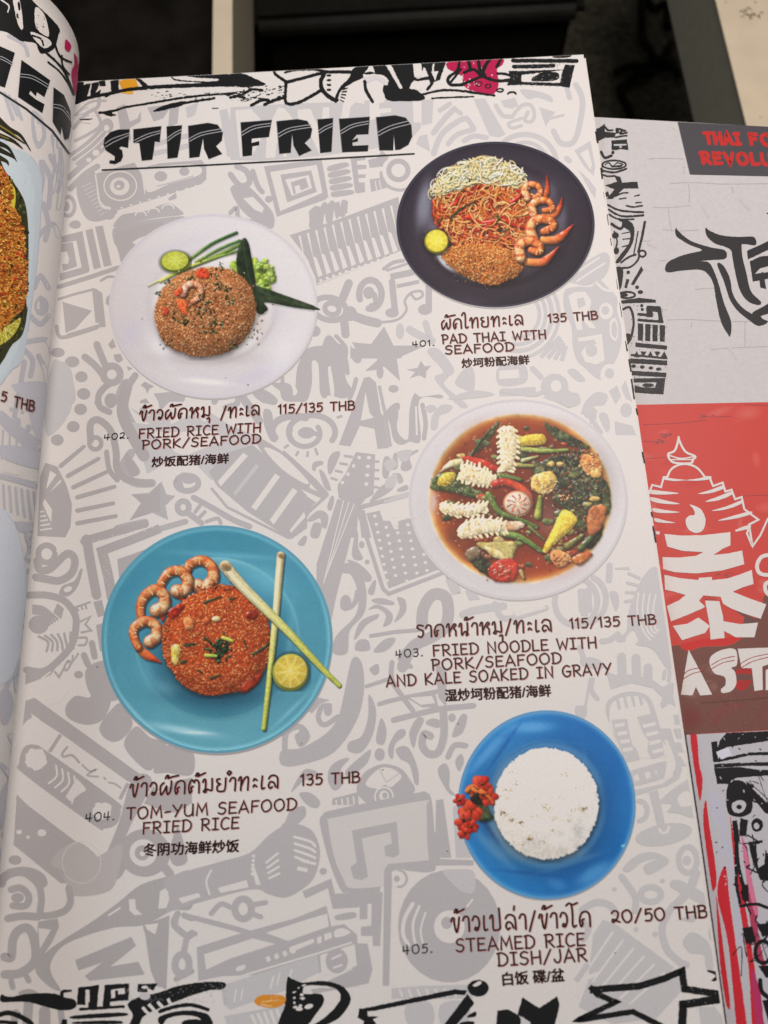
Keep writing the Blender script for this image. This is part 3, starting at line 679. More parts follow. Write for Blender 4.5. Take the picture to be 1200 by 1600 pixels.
    D.q('290,720 300,640 360,590 425,580 370,650 380,740 330,780'); D.q('60,790 130,660 190,650 230,680 140,720'); D.q('400,660 480,580 555,525 540,600 480,660 420,700'); D.q('110,800 180,795 240,850 220,890 160,870'); D.q('20,980 60,900 140,880 150,940 90,1010 160,1060 200,1200 0,1200 0,1010')
    for k in range(4): D.s(4, f'{80+k*2},{1070+k*42} {180},{1100+k*44} {210},{1130+k*36}', W_)
    D.q('470,790 500,690 560,640 640,615 740,640 800,710 830,790 700,860 560,870'); D.q('525,740 600,650 680,640 750,690 710,740 680,760 640,745 600,770', W_); D.l(1.2, '610,645 655,730', G1); D.l(1.2, '740,670 655,730', G1)
    D.d(640, 820, 62, 66, 0, W_); D.d(640, 820, 52, 55); D.d(640, 815, 30, 34, 0, W_); D.d(645, 812, 16, 20)
    D.p('315,870 320,830 480,790 480,870'); D.q('240,990 260,930 330,900 820,800 900,790 940,860 960,1200 930,1290 650,1280 600,1440 420,1420 370,1400 300,1230'); D.q('290,970 330,950 880,845 905,880 910,1100 920,1240 880,1260 780,1270 720,1350 620,1380 430,1390 390,1340 330,1200', (205, 195, 186))
    for k in range(4): D.l(2.4, f'{340+k*36},{840-k*8} {345+k*36},{890-k*8}', W_)
    D.p('440,1030 720,975 735,1180 700,1200 650,1190 640,1130 690,1110 680,1040 500,1080 540,1320 500,1340 450,1330 430,1260 470,1230'); D.p('965,840 1010,835 1060,1200 960,1200'); D.p('1070,880 1110,870 1180,1100 1180,1200 1090,1200', G2)
    D.zone(500, 1300, 5)
    D.p('500,300 530,250 860,220 840,0 910,0 935,210 1200,220 1200,260 940,260 570,300 560,440 540,1200 490,1200 500,480'); D.p('560,310 655,300 660,420 565,430', W_); D.ring(620, 365, 58, 62, 3.4, 0, None, -90, 100); D.d(600, 365, 24, 26)
    D.d(1010, 735, 400, 440); D.q('960,310 1080,290 1200,310 1200,470 1090,450', G2); D.d(1010, 740, 120, 128, 0, W_); D.d(990, 710, 44, 48)
    D.s(6, '725,560 660,680 650,800 690,880', W_); D.s(4, '775,580 730,700 730,800 745,870', W_); D.s(3, '825,630 790,740 790,810 805,870', W_); D.s(3, '1190,530 1150,580', W_)
    D.p('130,480 490,470 470,890 415,890 410,810 320,810 320,740 400,730 405,560 370,560 370,680 310,680 310,580 100,595 80,510'); D.p('270,870 370,870 410,1070 380,1180 290,1200 250,1060 290,1040')
    D.p('560,1220 800,1200 1200,1190 1200,1300 560,1300', G2)
    for k in range(9): D.l(3, f'{620+k*70},{1225} {645+k*70},{1290}', W_)
    D.q('680,1340 860,1330 880,1500 690,1500', G2); D.q('950,1340 1150,1330 1150,1500 950,1500', G2)
    # ---- right of the blue plate
    D.zone(460, 760, 4.615)
    D.p('310,0 500,0 560,40 460,150 380,120 320,80'); D.p('310,90 470,130 370,520 300,800 240,1100 160,800 160,560'); 
    for k in range(3): D.l(1.5, f'{356+k*38},{100+k*12} {210+k*14},{700-k*40}', W_)
    D.l(6, '455,160 640,740 680,775 1080,620'); D.l(6, '470,150 820,60'); D.p('520,195 615,175 640,250 690,250 720,310 750,310 750,250 830,230 1060,590 680,735')
    for r in range(9):
        for k in range(5):
            x, y = 580 + r * 15 + k * 72 - (r * 4), 215 + r * 58 - k * 18 + (40 if k in (1, 2) else 0)
            if 195 < y < 690 and x < 990: D.d(x, y, 13, 11, 0, W_)
    D.q('350,560 430,560 490,640 520,780 500,920 400,1040 380,1200 280,1200 300,1080 440,930 460,780 410,640 340,620'); D.s(8, '455,760 440,830 400,870 350,870'); D.d(370, 840, 40, 58)
    D.q('380,530 470,560 550,640 550,680 500,680 460,610'); D.q('415,480 440,330 460,340 460,440 495,520 440,530'); D.d(485, 420, 20, 25); D.d(525, 545, 17, 17); D.q('530,760 570,680 590,690 570,780'); D.q('555,820 620,805 710,830 710,855 600,845'); D.q('530,890 600,850 700,910 700,980 640,1010 660,930 600,880'); D.q('720,980 760,880 740,800 800,820 800,910'); D.q('430,1090 480,970 600,920 600,950 520,1000 450,1095'); D.q('440,1180 460,1110 530,1110 540,1180')
    D.l(6, '540,1080 720,1050 900,1035'); D.q('570,1190 640,1110 720,1090 720,1130 650,1190')
    D.s(18, '920,1000 930,880 1000,780 1090,800 1110,920 1080,1020 1000,1080 850,1160 780,1300'); D.s(7, '820,1160 760,1240 840,1300'); D.p('1090,650 1170,690 1200,770 1140,780')
    D.zone(180, 820, 4.615); 
    # ---- below the gravy bowl, right
    D.zone(600, 610, 3); D.col = G2
    D.p('290,890 340,870 360,940 320,960'); D.p('380,940 420,930 450,980 400,985'); D.s(12, '370,1050 430,1030 560,1010'); D.s(9, '520,1000 570,1070 760,1020'); D.p('600,1030 740,990 760,1020 620,1060', W_); D.ring(900, 990, 100, 110, 9); D.s(8, '920,940 925,1030'); D.s(8, '960,930 965,1030')
    D.q('0,530 40,500 110,480 110,500'); D.q('0,340 40,320 60,350 20,380'); D.q('60,290 130,280 110,330 80,330'); D.q('10,420 60,390 50,450 10,460'); D.l(4, '0,520 110,490'); D.q('300,40 420,0 520,20 400,40'); D.s(7, '560,0 700,20 760,0')
    D.q('820,40 900,10 920,60 860,80'); D.q('930,100 960,70 1000,100 960,130')
    D.zone(900, 880, 5.333)
    D.s(10, '280,20 275,140'); D.p('320,40 440,30 450,60 330,50'); D.ring(90, 300, 160, 190, 9, 0, None, -70, 110); D.p('45,215 115,210 100,440 40,440'); D.q('280,240 340,240 360,330 330,400 290,290')
    D.q('500,230 560,110 640,30 690,60 740,200 780,470 810,700 780,900 640,720 500,680 520,640 470,560 380,660 360,620 420,560 440,400')
    for k in range(4): D.s(2.6, f'{520+k*48},{250+k*4} {510+k*44},{400} {560+k*36},{560} {620+k*24},{640-k*30}', W_)
    for k in range(4): D.s(5, f'{410+k*10},{320-k*78} {480+k*16},{310-k*62}')
    D.s(9, '215,650 280,640 350,590'); D.q('340,650 360,600 400,600 410,650'); D.q('40,790 160,790 240,850 200,880 60,860'); D.s(8, '30,700 60,780')
    for t in ('380,780 385,930', '500,790 505,930', '600,870 600,960'): D.s(14, t)
    D.p('250,900 330,930 460,930 620,960 720,1030 800,990 840,1000 810,1110 830,1190 780,1170 720,1210 700,1180 720,1120 640,1040 460,1000 290,1050'); D.s(6, '740,900 730,960'); D.s(6, '780,910 775,980')
    D.s(4, '120,960 80,1180'); D.s(7, '140,970 130,1060 180,1130'); D.q('0,1190 90,1200 70,1300 0,1260')
    D.q('250,1240 270,1140 380,1080 500,1070 600,1110 650,1200 720,1440 760,1600 420,1600 360,1500 300,1380'); D.q('280,1300 290,1180 380,1120 520,1110 590,1160 620,1250 640,1350 760,1600 420,1600 300,1400', W_)
    for k in range(4): D.s(5, f'{340+k*62},{1110-k*6} {360+k*62},{1210-k*12}')
    for k in range(4): D.p(f'810,{1265+k*115} 870,{1260+k*115} {890+k*14},{1345+k*115} {825+k*14},{1345+k*115}')
    D.zone(900, 1100, 5.217)
    D.p('290,130 415,120 440,260 460,330 500,380 520,455 400,480 370,380 310,250')
    for k in range(4): D.l(5.5, f'{315+k*22},{178+k*66} {395+k*22},{166+k*66}', W_)
    D.p('495,105 630,75 690,200 720,420 615,450 580,380 590,300 540,230')
    for k in range(4): D.l(5.5, f'{545+k*26},{182+k*70} {650+k*20},{160+k*70}', W_)
    D.q('425,560 560,510 700,470 750,480 750,560 720,600 600,640 460,665'); D.p('470,590 500,570 520,620 480,630', W_); D.p('560,560 600,550 610,600 570,610', W_); D.p('640,545 660,540 655,580', W_)
    D.p('660,200 770,200 820,380 865,530 840,610 740,670 480,750 480,700 700,650 790,590 800,500 740,290 690,280'); D.q('730,290 780,380 810,520 720,620 740,480', W_)
    D.p('595,720 665,700 730,1000 700,1030 660,980'); D.d(715, 1065, 235, 88, -.18); D.s(4, '680,1020 700,1050 745,1040 755,1000', W_); D.ring(515, 870, 65, 80, 8, 0, None, -90, 90)
    D.q('690,780 780,700 900,620 960,600 1010,720 990,920 820,890 740,880 780,820 700,810'); D.q('830,760 900,710 970,780 930,830 850,830', W_)
    D.q('380,1340 480,1240 600,1205 700,1230 760,1280 700,1340 600,1390 555,1360 560,1310 660,1260 540,1290 430,1370'); D.ring(912, 1270, 75, 105, 9); D.d(903, 1275, 36, 38); D.s(9, '380,1410 460,1540')
    D.d(705, 1440, 20, 18); D.d(312, 1508, 20, 18); D.s(15, '830,1470 1000,1560 1060,1620'); D.s(14, '960,1420 930,1500 850,1600')
    D.zone(900, 1360, 5.217)
    D.s(10, '370,50 480,210 480,330'); D.ring(610, 195, 82, 60, 10, 0); D.d(490, 480, 20, 20); D.d(645, 520, 22, 22); D.s(11, '50,320 160,260 270,280 320,340'); D.s(11, '860,230 790,290 740,370 700,480 740,640 840,740 900,770')
    D.s(14, '800,110 880,160 1010,230'); D.s(13, '980,20 940,120 860,230'); D.q('870,590 920,510 1000,520 1090,610 1120,800 1060,790 1040,690 930,670'); D.q('1080,500 1120,410 1150,570 1100,570'); D.q('860,390 960,360 960,420 880,410'); D.s(10, '60,420 100,480 60,560')
    D.p('220,400 330,440 800,790 700,900 850,830 860,980 660,1200 300,1250 20,1110 100,900 140,520')
    for k in range(6): D.l(3.4, f'{60+k*75},{860+k*46} {300+k*85},{500+k*66}', W_)
    D.l(6, '0,1020 80,880 180,840', W_); D.p('1000,1110 1130,1110 1200,1190 1200,1260 1020,1260'); D.l(9, '0,900 100,760')
    D.zone(0, 0, 1)                                                 # pin-prick specks of ink and dirt
    for x, y in ((942, 847), (961, 1489), (699, 1330), (716, 1131), (598, 1203), (820, 703), (152, 1042), (333, 1108), (884, 1392)): D.d(x, y, 1.6, .9, .3, (60, 56, 54), 8)
    return D.build('grey_doodle_print', page)
doodles()
# ------------------------------------------------------------------ black brush bands along the top and foot of the page
K = (27, 27, 27)
def top_band():
    D = Layer(PAGE, 9e-5, 1e-7, rough=.45, seed=3); D.col = K
    D.zone(90, 60, 4)
    D.p('106,262 165,275 150,385 110,412'); D.p('160,290 210,282 180,380 130,395'); D.p('215,280 262,272 258,300 235,345 270,320 268,350 200,372'); D.p('330,268 385,250 382,330 300,372 288,348 335,330'); D.p('260,270 300,262 300,300 265,300')
    D.p('385,268 440,250 485,240 506,300 470,328 400,322', (222, 150, 40)); D.p('385,330 480,318 470,350 410,345', (226, 165, 60))
    D.s(5, '110,405 200,370 300,350 420,325 520,312 700,300 1000,290 1190,292', None, 7); D.s(6, '490,240 520,270 560,305')
    D.q('705,220 720,208 800,202 900,200 1010,200 1080,225 1200,245 1200,285 1000,285 860,275 730,262'); D.q('720,235 760,225 850,245 1000,255 980,268 860,268 740,255', W_)
    D.d(832, 213, 20, 8, 0, W_); D.d(885, 212, 22, 9, 0, W_); D.d(940, 212, 18, 8, 0, W_)
    D.s(3.5, '262,465 340,455 430,430 520,415 640,395 760,375 880,360 1000,350 1190,335'); D.p('262,465 350,448 340,470 375,480 330,490'); D.q('595,458 640,430 720,405 800,392 780,420 700,440 640,455'); D.s(4, '760,410 850,395 980,375'); D.s(3, '1000,345 1080,355 1170,372')
    for k in range(60): D.d(560 + D.rg.random() * 640, 345 + D.rg.gauss(0, 1) * 14 + (1 - k / 60) * 20, D.rg.uniform(2, 12), D.rg.uniform(1, 4), -.1, K if k % 3 else W_)
    D.s(1.6, '140,508 215,505'); D.s(1.4, '965,438 1005,436')
    D.zone(360, 60, 4)
    D.q('0,222 90,225 180,265 220,292 120,300 0,295'); D.s(3, '60,215 150,200 200,195'); D.s(3, '20,205 80,195')
    for k in range(90): D.d(10 + D.rg.random() * 340, 300 + k * 1.1 + D.rg.gauss(0, 8), D.rg.uniform(2, 14), D.rg.uniform(1, 5), -.25, K if k % 4 else W_)
    D.s(4, '0,370 80,350 130,320 200,325'); D.s(5, '130,420 200,385 240,390'); D.s(5, '215,415 280,385 340,370')
    D.s(4.5, '350,270 300,240 275,210 300,190 400,185'); D.s(5, '345,275 450,250 580,215 640,210 760,212'); D.s(3.5, '340,215 400,200 500,195 600,205'); D.s(5, '350,270 345,330 350,405 430,400 560,330 580,320'); D.s(6.5, '590,215 565,270 580,330 640,380 665,385')
    D.l(4, '395,178 400,190'); D.q('760,200 800,165 860,155 1130,152 1200,160 1200,200 1150,260 1130,300 1200,350 1200,385 1000,392 960,350 955,300 985,270 930,235 840,245 760,280 690,330 665,400 650,390 680,310 740,250')
    D.p('840,215 880,158 905,215 870,208', W_); D.p('970,165 1000,158 1075,310 1060,318', W_); D.q('835,225 900,240 960,235 985,275 970,295 920,260 860,275 835,250', (206, 196, 192)); D.s(3, '840,238 900,230 960,242 985,270', W_)
    D.p('1140,155 1195,152 1195,240 1150,245', W_); D.s(5, '840,270 850,330 890,398'); D.q('1120,310 1150,265 1195,270 1195,320 1140,318', W_)
    for k in range(5): D.l(2, f'{700-k*4},{320+k*16} {735-k*6},{310+k*22}')
    for k in range(4): D.d(616, 232 + k * 30, 15, 7)
    D.zone(640, 60, 4)
    D.q('0,355 60,345 80,385 0,388'); D.s(4.5, '10,215 40,260 120,250 140,280 110,320'); D.p('60,150 230,142 190,260 130,280 100,190'); D.p('145,160 155,158 150,230 140,200', W_); D.p('135,210 180,205 160,265', W_)
    MG = (178, 28, 72)
    D.q('235,150 330,140 330,230 280,210 240,190', MG); D.q('335,140 460,130 580,128 580,165 545,200 555,290 520,350 440,340 340,300 335,220', MG)
    for k in range(70): D.d(330 + D.rg.random() * 240, 140 + D.rg.random() * 210, D.rg.uniform(2, 6), D.rg.uniform(2, 6), 0, W_ if k % 3 == 0 else MG)
    D.s(5, '310,140 300,200 240,250 260,290 330,290'); D.s(4, '320,195 260,270'); D.s(6, '430,135 440,200 470,230'); D.s(6, '500,130 470,180 450,240'); D.s(5, '340,215 400,195 450,235 540,265 640,260'); D.s(5, '330,290 400,260 460,230'); D.s(6, '370,140 380,200'); D.s(5, '570,130 545,180'); D.s(4, '550,220 610,225 650,250')
    D.s(3.5, '70,355 200,325 330,330 430,345 530,358'); D.s(2.5, '140,375 250,370 400,365'); D.ring(430, 285, 20, 14, 2); D.ring(490, 300, 16, 12, 2); D.ring(565, 325, 20, 10, 2.5); D.ring(640, 348, 24, 12, 3, 0, K, 180, 360)
    D.s(6, '645,140 800,140 1045,142'); D.s(6, '650,178 800,175 900,172'); D.p('620,205 700,205 960,195 970,165 1032,168 1000,310 940,300 700,290 605,295 630,255'); D.p('700,230 955,200 940,280 700,272', W_); D.q('765,250 830,215 925,215 920,262 780,270'); D.q('900,108 1000,102 1000,118 910,122')
    for k in range(60): D.d(640 + D.rg.random() * 380, 150 + D.rg.random() * 150, D.rg.uniform(1.5, 4), D.rg.uniform(1, 3), 0, (150, 145, 142))
    D.build('black_brush_border', page, 'black brush band with orange and crimson touches along the head of the page')
top_band()
def foot_band():
    D = Layer(PAGE, 9e-5, 1e-7, rough=.45, seed=4); D.col = K
    D.zone(0, 1300, 4)
    D.q('10,1015 60,1030 180,1010 330,1008 400,1030 470,1050 470,1100 390,1115 280,1090 160,1060 10,1062'); D.p('375,1000 390,985 450,985 450,998 400,1005 395,1050 375,1060')
    D.p('490,970 620,955 605,1110 550,1105 560,985 535,985 535,1080 480,1080'); D.p('540,1000 560,990 560,1060 535,1060', W_); D.p('655,955 808,945 805,1050 690,1060 690,1100 640,1105'); D.p('695,985 780,975 780,1010 740,1015 740,990 720,990 720,1035 695,1040', W_)
    D.p('860,950 985,945 960,990 920,975 925,1000 860,1000'); D.d(905, 970, 20, 9, 0, W_)
    D.l(4.5, '495,1108 780,1090'); D.q('470,1145 760,1128 770,1150 470,1168'); D.q('480,1185 740,1178 740,1200 480,1200'); D.p('390,1170 420,1170 420,1210 380,1210')
    D.s(8, '0,1140 60,1130 140,1160 200,1200'); D.l(3, '60,1120 90,1135'); D.l(3, '120,1130 140,1155'); D.s(6, '0,1185 100,1195')
    D.q('810,1060 870,1030 1000,1000 1100,965 1200,945 1300,935 1400,940 1410,965 1380,985 1300,990 1150,1040 1000,1100 900,1150 860,1220 790,1240 830,1150 800,1090')
    for t in ('930,1075 985,1140', '890,1095 960,1170', '985,1060 1030,1110', '1050,1040 1075,1090'): D.l(5, t, W_)
    D.d(905, 1025, 34, 24, 0, (200, 190, 186)); D.s(6, '1000,1120 1100,1090 1200,1080 1300,1110'); D.q('990,1160 1080,1125 1200,1115 1300,1140 1330,1200 1280,1210 1240,1160 1150,1145 1050,1165 1010,1210')
    D.zone(260, 1300, 4)
    D.d(170, 1195, 75, 26); D.q('755,915 790,920 850,940 960,930 1060,945 1130,990 1150,1060 1080,1160 960,1220 900,1220 1000,1150 1080,1060 1080,1000 1020,965 880,960 860,1010 960,1010 985,1060 940,1130 860,1220 700,1220 740,1080')
    for k in range(14): D.d(790 + D.rg.random() * 150, 950 + D.rg.random() * 150, D.rg.uniform(5, 16), D.rg.uniform(4, 9), -.3, W_)
    D.d(890, 1090, 28, 14, -.3, W_); D.d(830, 1105, 22, 12, 0, W_); D.q('870,962 1000,965 1020,975 960,975 870,990', W_)
    D.q('548,1060 580,1025 660,1015 740,1030 735,1075 660,1100 580,1085', (214, 136, 48)); D.s(2, '600,1060 700,1050', (230, 180, 110)); D.s(2, '590,1078 660,1090', (232, 190, 120))
    for k in range(16): D.d(640 + D.rg.random() * 100, 1015 + D.rg.random() * 40, D.rg.uniform(2, 6), 2, 0, (226, 190, 140) if k % 2 else (214, 136, 48))
    for k in range(140): D.d(-250 + D.rg.random() * 620, 940 + D.rg.random() * 130, D.rg.uniform(1, 4), D.rg.uniform(1, 3), 0, (170, 164, 160))
    D.zone(480, 1480, 4)
    D.p('325,385 400,372 920,262 1000,268 985,300 930,295 700,340 430,395 375,400 380,430 445,432 410,450 440,490 350,490 355,460 315,440'); D.d(1068, 255, 66, 52); D.q('1035,235 1075,212 1090,225 1050,245', W_); D.p('1000,290 1045,350 990,420 930,490 850,490 920,400'); D.q('1000,430 1050,400 1055,430 1010,440'); D.q('960,470 1035,462 1035,490 960,490')
    D.zone(700, 1350, 2.667)
    D.p('205,610 250,605 295,630 305,650 330,700 200,700'); D.p('290,625 310,555 380,600 455,550 465,590 440,690 340,690 320,650'); D.p('305,635 345,660 330,700 300,700', (200, 190, 186))
    D.l(11, '590,525 800,508 905,475 975,445 985,520 1150,545'); D.l(9, '590,510 625,545 700,575 540,650 640,635 770,615 900,680'); D.l(13, '1150,560 980,585 975,690'); D.l(7, '600,525 690,572'); D.p('1075,440 1140,450 1140,470 1110,490 1095,485 1120,465 1085,450')
    for k in range(50): D.d(600 + D.rg.random() * 540, 500 + D.rg.random() * 110, D.rg.uniform(.8, 2), D.rg.uniform(.6, 1.6), 0, (170, 164, 160))
    D.build('black_brush_border', page, 'black brush band with a big outlined star along the foot of the page')
foot_band()

# ------------------------------------------------------------------ the heading in heavy stencil capitals
def heading():
    D = Layer(PAGE, 1.2e-4, 1.5e-7); BK = (26, 26, 27)
    fr = (168, 162, 160)
    Z1, Z2 = (90, 60, 4), (360, 60, 4)
    LT = [
     (Z1, '450,570 380,572 330,588 295,625 288,665 303,702 335,722 358,738 356,764 326,762 325,782 362,786 396,768 409,738 404,700 384,688 398,676 440,686', '296,660 350,625 450,592', '300,680 360,645 448,606'),
     (Z1, '475,570 648,550 638,650 608,645 602,700 592,758 527,765 512,655 476,655', '478,640 560,600 645,578', '480,655 570,615 645,592'),
     (Z1, '682,552 778,545 768,650 750,745 688,752', '686,625 730,592 776,570', '688,643 735,608 774,587'),
     (Z1, '818,549 940,530 1000,542 1032,590 1026,640 990,675 1028,722 945,755 916,690 910,622 888,740 826,748', '822,628 900,590 1028,566', '824,645 905,606 1030,582'),
     (Z2, '65,527 258,512 240,618 135,627 132,655 180,642 180,668 138,675 135,732 78,738', '68,590 140,550 252,532', '70,608 150,566 250,548'),
     (Z2, '290,520 420,507 480,518 510,570 500,620 465,655 507,700 430,735 395,670 386,595 378,715 308,722', '296,600 370,562 505,540', '300,618 380,578 506,556'),
     (Z2, '545,508 642,500 638,600 632,708 562,718', '550,580 590,553 640,532', '552,598 595,570 638,550'),
     (Z2, '680,505 870,492 862,600 790,603 760,640 797,622 797,645 762,652 765,672 862,668 858,706 700,712', '688,580 760,540 866,518', '692,598 765,556 864,534'),
     (Z2, '912,495 1030,483 1095,498 1130,545 1135,615 1112,665 1060,695 1030,698 1022,600 1018,700 933,700', '918,590 1000,548 1112,518', '922,610 1010,566 1122,536')]
    for z, t, a, b in LT:
        D.zone(*z); pts = D.T(P(t))
        c = (sum(p[0] for p in pts) / len(pts), sum(p[1] for p in pts) / len(pts))
        D.fill([(c[0] + (p[0] - c[0]) * 1.03, c[1] + (p[1] - c[1]) * 1.02) for p in pts], (120, 115, 113)); D.fill(pts, BK)
        D.s(1.1, a, fr); D.s(1.1, b, fr)
    D.line([(159, 266), (300, 259.5), (500, 249), (648, 240.5)], 2.6, (44, 44, 45), cap=False)
    D.build('heading', page, 'heading STIR FRIED in heavy black stencil capitals')
heading()

# ------------------------------------------------------------------ captions: number, Thai name, price, English name, Chinese name
BR = (44, 15, 14); RED = (178, 112, 102); GH = (RED, (.8, .6))
def caption(label, thai, parts):
    """thai line is the caption's own mesh; the other lines are its sub-parts"""
    L = Layer(PAGE, 1.2e-4, 1e-7)
    for t in thai: letters(L, t[0], *t[1:6], t[6], BR, TH, .12, GH)
    cap = L.build('dish_caption', page if False else menu, label)
    for name, font, args in parts:
        L = Layer(PAGE, 1.4e-4, 1e-7)
        for a in args:
            if font == 'cjk': glyph_fill(L, *a, (46, 16, 15), .0, GH)
            else: letters(L, *a[:7], BR if name != 'item_number' else (32, 30, 32), GL, a[7] if len(a) > 7 else .2, GH if name != 'item_number' else None)
        L.build(name, cap)
caption('caption of dish 401 under the dark plate', [('pho|han|do|ai|tha|yo|tha|a|e|lo', 690, 515, 819, 507, 15.5, 2.1)], [
    ('item_number', 0, [('401.', 645, 542, 679, 540, 8.5, 1.5, .3)]),
    ('price', 0, [('135 THB', 857, 504, 934, 498.5, 12.5, 1.9)]),
    ('english_name', 0, [('PAD THAI WITH', 691, 537, 853, 529, 13.5, 1.9), ('SEAFOOD', 696, 553.5, 803, 548, 13, 1.9)]),
    ('chinese_name', 'cjk', [('炒坷粉配海鲜', 722, 575, 827, 569, 14.5)])])
caption('caption of dish 402 under the white rimmed plate', [('kho|mt|aa|wo|pho|han|do|ho|mo|uu', 218, 657.5, 330, 651, 16, 2.2), ('/|tha|a|e|lo', 345, 654, 407, 648, 16, 2.2)], [
    ('item_number', 0, [('402.', 163, 688, 201, 685, 9.5, 1.5, .3)]),
    ('price', 0, [('115/135 THB', 435, 646.5, 554, 640, 13.5, 1.9)]),
    ('english_name', 0, [('FRIED RICE WITH', 217, 685, 407, 675, 14.5, 1.9), ('PORK/SEAFOOD', 222, 702, 407, 692, 13.5, 1.9)]),
    ('chinese_name', 'cjk', [('炒饭配猪/海鲜', 237, 730, 357, 724, 16)])])
caption('caption of dish 403 under the bowl of noodle in gravy', [('ro|aa|do|ho|no|mt|aa|ho|mo|uu|/|tha|a|e|lo', 651, 996, 864, 986, 19, 2.5)], [
    ('item_number', 0, [('403.', 619, 1028, 661, 1025, 12, 1.7, .3)]),
    ('price', 0, [('115/135 THB', 891, 982, 1025, 975, 15, 2.1)]),
    ('english_name', 0, [('FRIED NOODLE WITH', 677, 1025, 932, 1012, 17, 2.1), ('PORK/SEAFOOD', 675, 1047, 877, 1036, 16.5, 2.1), ('AND KALE SOAKED IN GRAVY', 604, 1073, 955, 1053, 17, 2.1)]),
    ('chinese_name', 'cjk', [('湿炒坷粉配猪/海鲜', 696, 1096, 861, 1088, 19)])])
caption('caption of dish 404 under the turquoise plate', [('kho|mt|aa|wo|pho|han|do|to|mt|mo|yo|am|tha|a|e|lo', 203, 1245, 437, 1231, 21, 2.6)], [
    ('item_number', 0, [('404.', 134, 1284, 179, 1281, 13.5, 1.8, .3)]),
    ('price', 0, [('135 THB', 470, 1227, 562, 1222, 16.5, 2.3)]),
    ('english_name', 0, [('TOM-YUM SEAFOOD', 198, 1280, 463, 1265, 18, 2.2), ('FRIED RICE', 223, 1303, 373, 1294, 18, 2.2)]),
    ('chinese_name', 'cjk', [('冬阴功海鲜炒饭', 224, 1338, 373, 1331, 20)])])
caption('caption of dish 405 under the blue plate', [('kho|mt|aa|wo|e|po|lo|me|aa|/|kho|mt|aa|wo|o|do', 706, 1456, 925, 1447, 24, 2.7)], [
    ('item_number', 0, [('405.', 630, 1491, 676, 1488, 14, 1.9, .3)]),
    ('price', 0, [('20/50 THB', 956, 1442, 1105, 1433, 19, 2.5)]),
    ('english_name', 0, [('STEAMED RICE', 713, 1487, 914, 1477, 20, 2.4), ('DISH/JAR', 778, 1509, 917, 1501, 20, 2.4)]),
    ('chinese_name', 'cjk', [('白饭 碟/盆', 786, 1540, 882, 1533, 21)])])
# ------------------------------------------------------------------ the five printed dishes
R = random.Random(11)
def inside(poly, x, y):
    c = False; j = len(poly) - 1
    for i in range(len(poly)):
        xi, yi = poly[i]; xj, yj = poly[j]
        if (yi > y) != (yj > y) and x < (xj - xi) * (y - yi) / (yj - yi) + xi: c = not c
        j = i
    return c
def vary(c, k): 
    g = R.uniform(-k, k); return tuple(max(0, min(255, v + g + R.uniform(-k, k) * .3)) for v in c)
def poly_pts(L, s, smooth=True):
    p = L.T(P(s)); return catmull(p, True) if smooth else p
def scatter(L, poly, n, draw):
    xs = [p[0] for p in poly]; ys = [p[1] for p in poly]
    x0, x1, y0, y1 = min(xs), max(xs), min(ys), max(ys)
    k = t = 0
    while k < n and t < n * 6:
        t += 1
        x, y = R.uniform(x0, x1), R.uniform(y0, y1)
        if inside(poly, x, y): draw(x, y, (x - x0) / (x1 - x0), (y - y0) / (y1 - y0)); k += 1
def grain(L, x, y, l, w, a, c):
    ca, sa = math.cos(a), math.sin(a)
    pts = [(-l, 0), (-l * .6, w), (l * .6, w), (l, 0), (l * .6, -w), (-l * .6, -w)]
    L._add([(x + u * ca - v * sa, y + u * sa + v * ca) for u, v in pts], [(0, 1, 2, 3, 4, 5)], tuple(c))
def grains(L, poly, n, pal, l=(2, 3.4), w=(.7, 1.1), k=12, shade=None):
    def dr(x, y, u, v):
        c = vary(R.choice(pal), k)
        if shade: c = tuple(q * shade(u, v) for q in c)
        grain(L, x, y, R.uniform(*l), R.uniform(*w), R.uniform(0, math.pi), c)
    scatter(L, poly, n, dr)
def crumbs(L, poly, n, pal, r=(.7, 1.8), k=12, shade=None):
    def dr(x, y, u, v):
        c = vary(R.choice(pal), k)
        if shade: c = tuple(q * shade(u, v) for q in c)
        q = R.uniform(*r); m = R.randint(5, 7); a0 = R.uniform(0, 6)
        L._add([(x + q * R.uniform(.7, 1.2) * math.cos(a0 + 6.283 * i / m), y + q * R.uniform(.7, 1.2) * math.sin(a0 + 6.283 * i / m)) for i in range(m)], [tuple(range(m))], tuple(c))
    scatter(L, poly, n, dr)
def blend(L, x, y, rx, ry, c, base, ang=0, n=4):
    """a soft printed patch that melts into its ground colour"""
    L.radial(x, y, rx, ry, lambda r, t: mix(c, base, min(1, r) ** 1.5), 6, 30, ang)

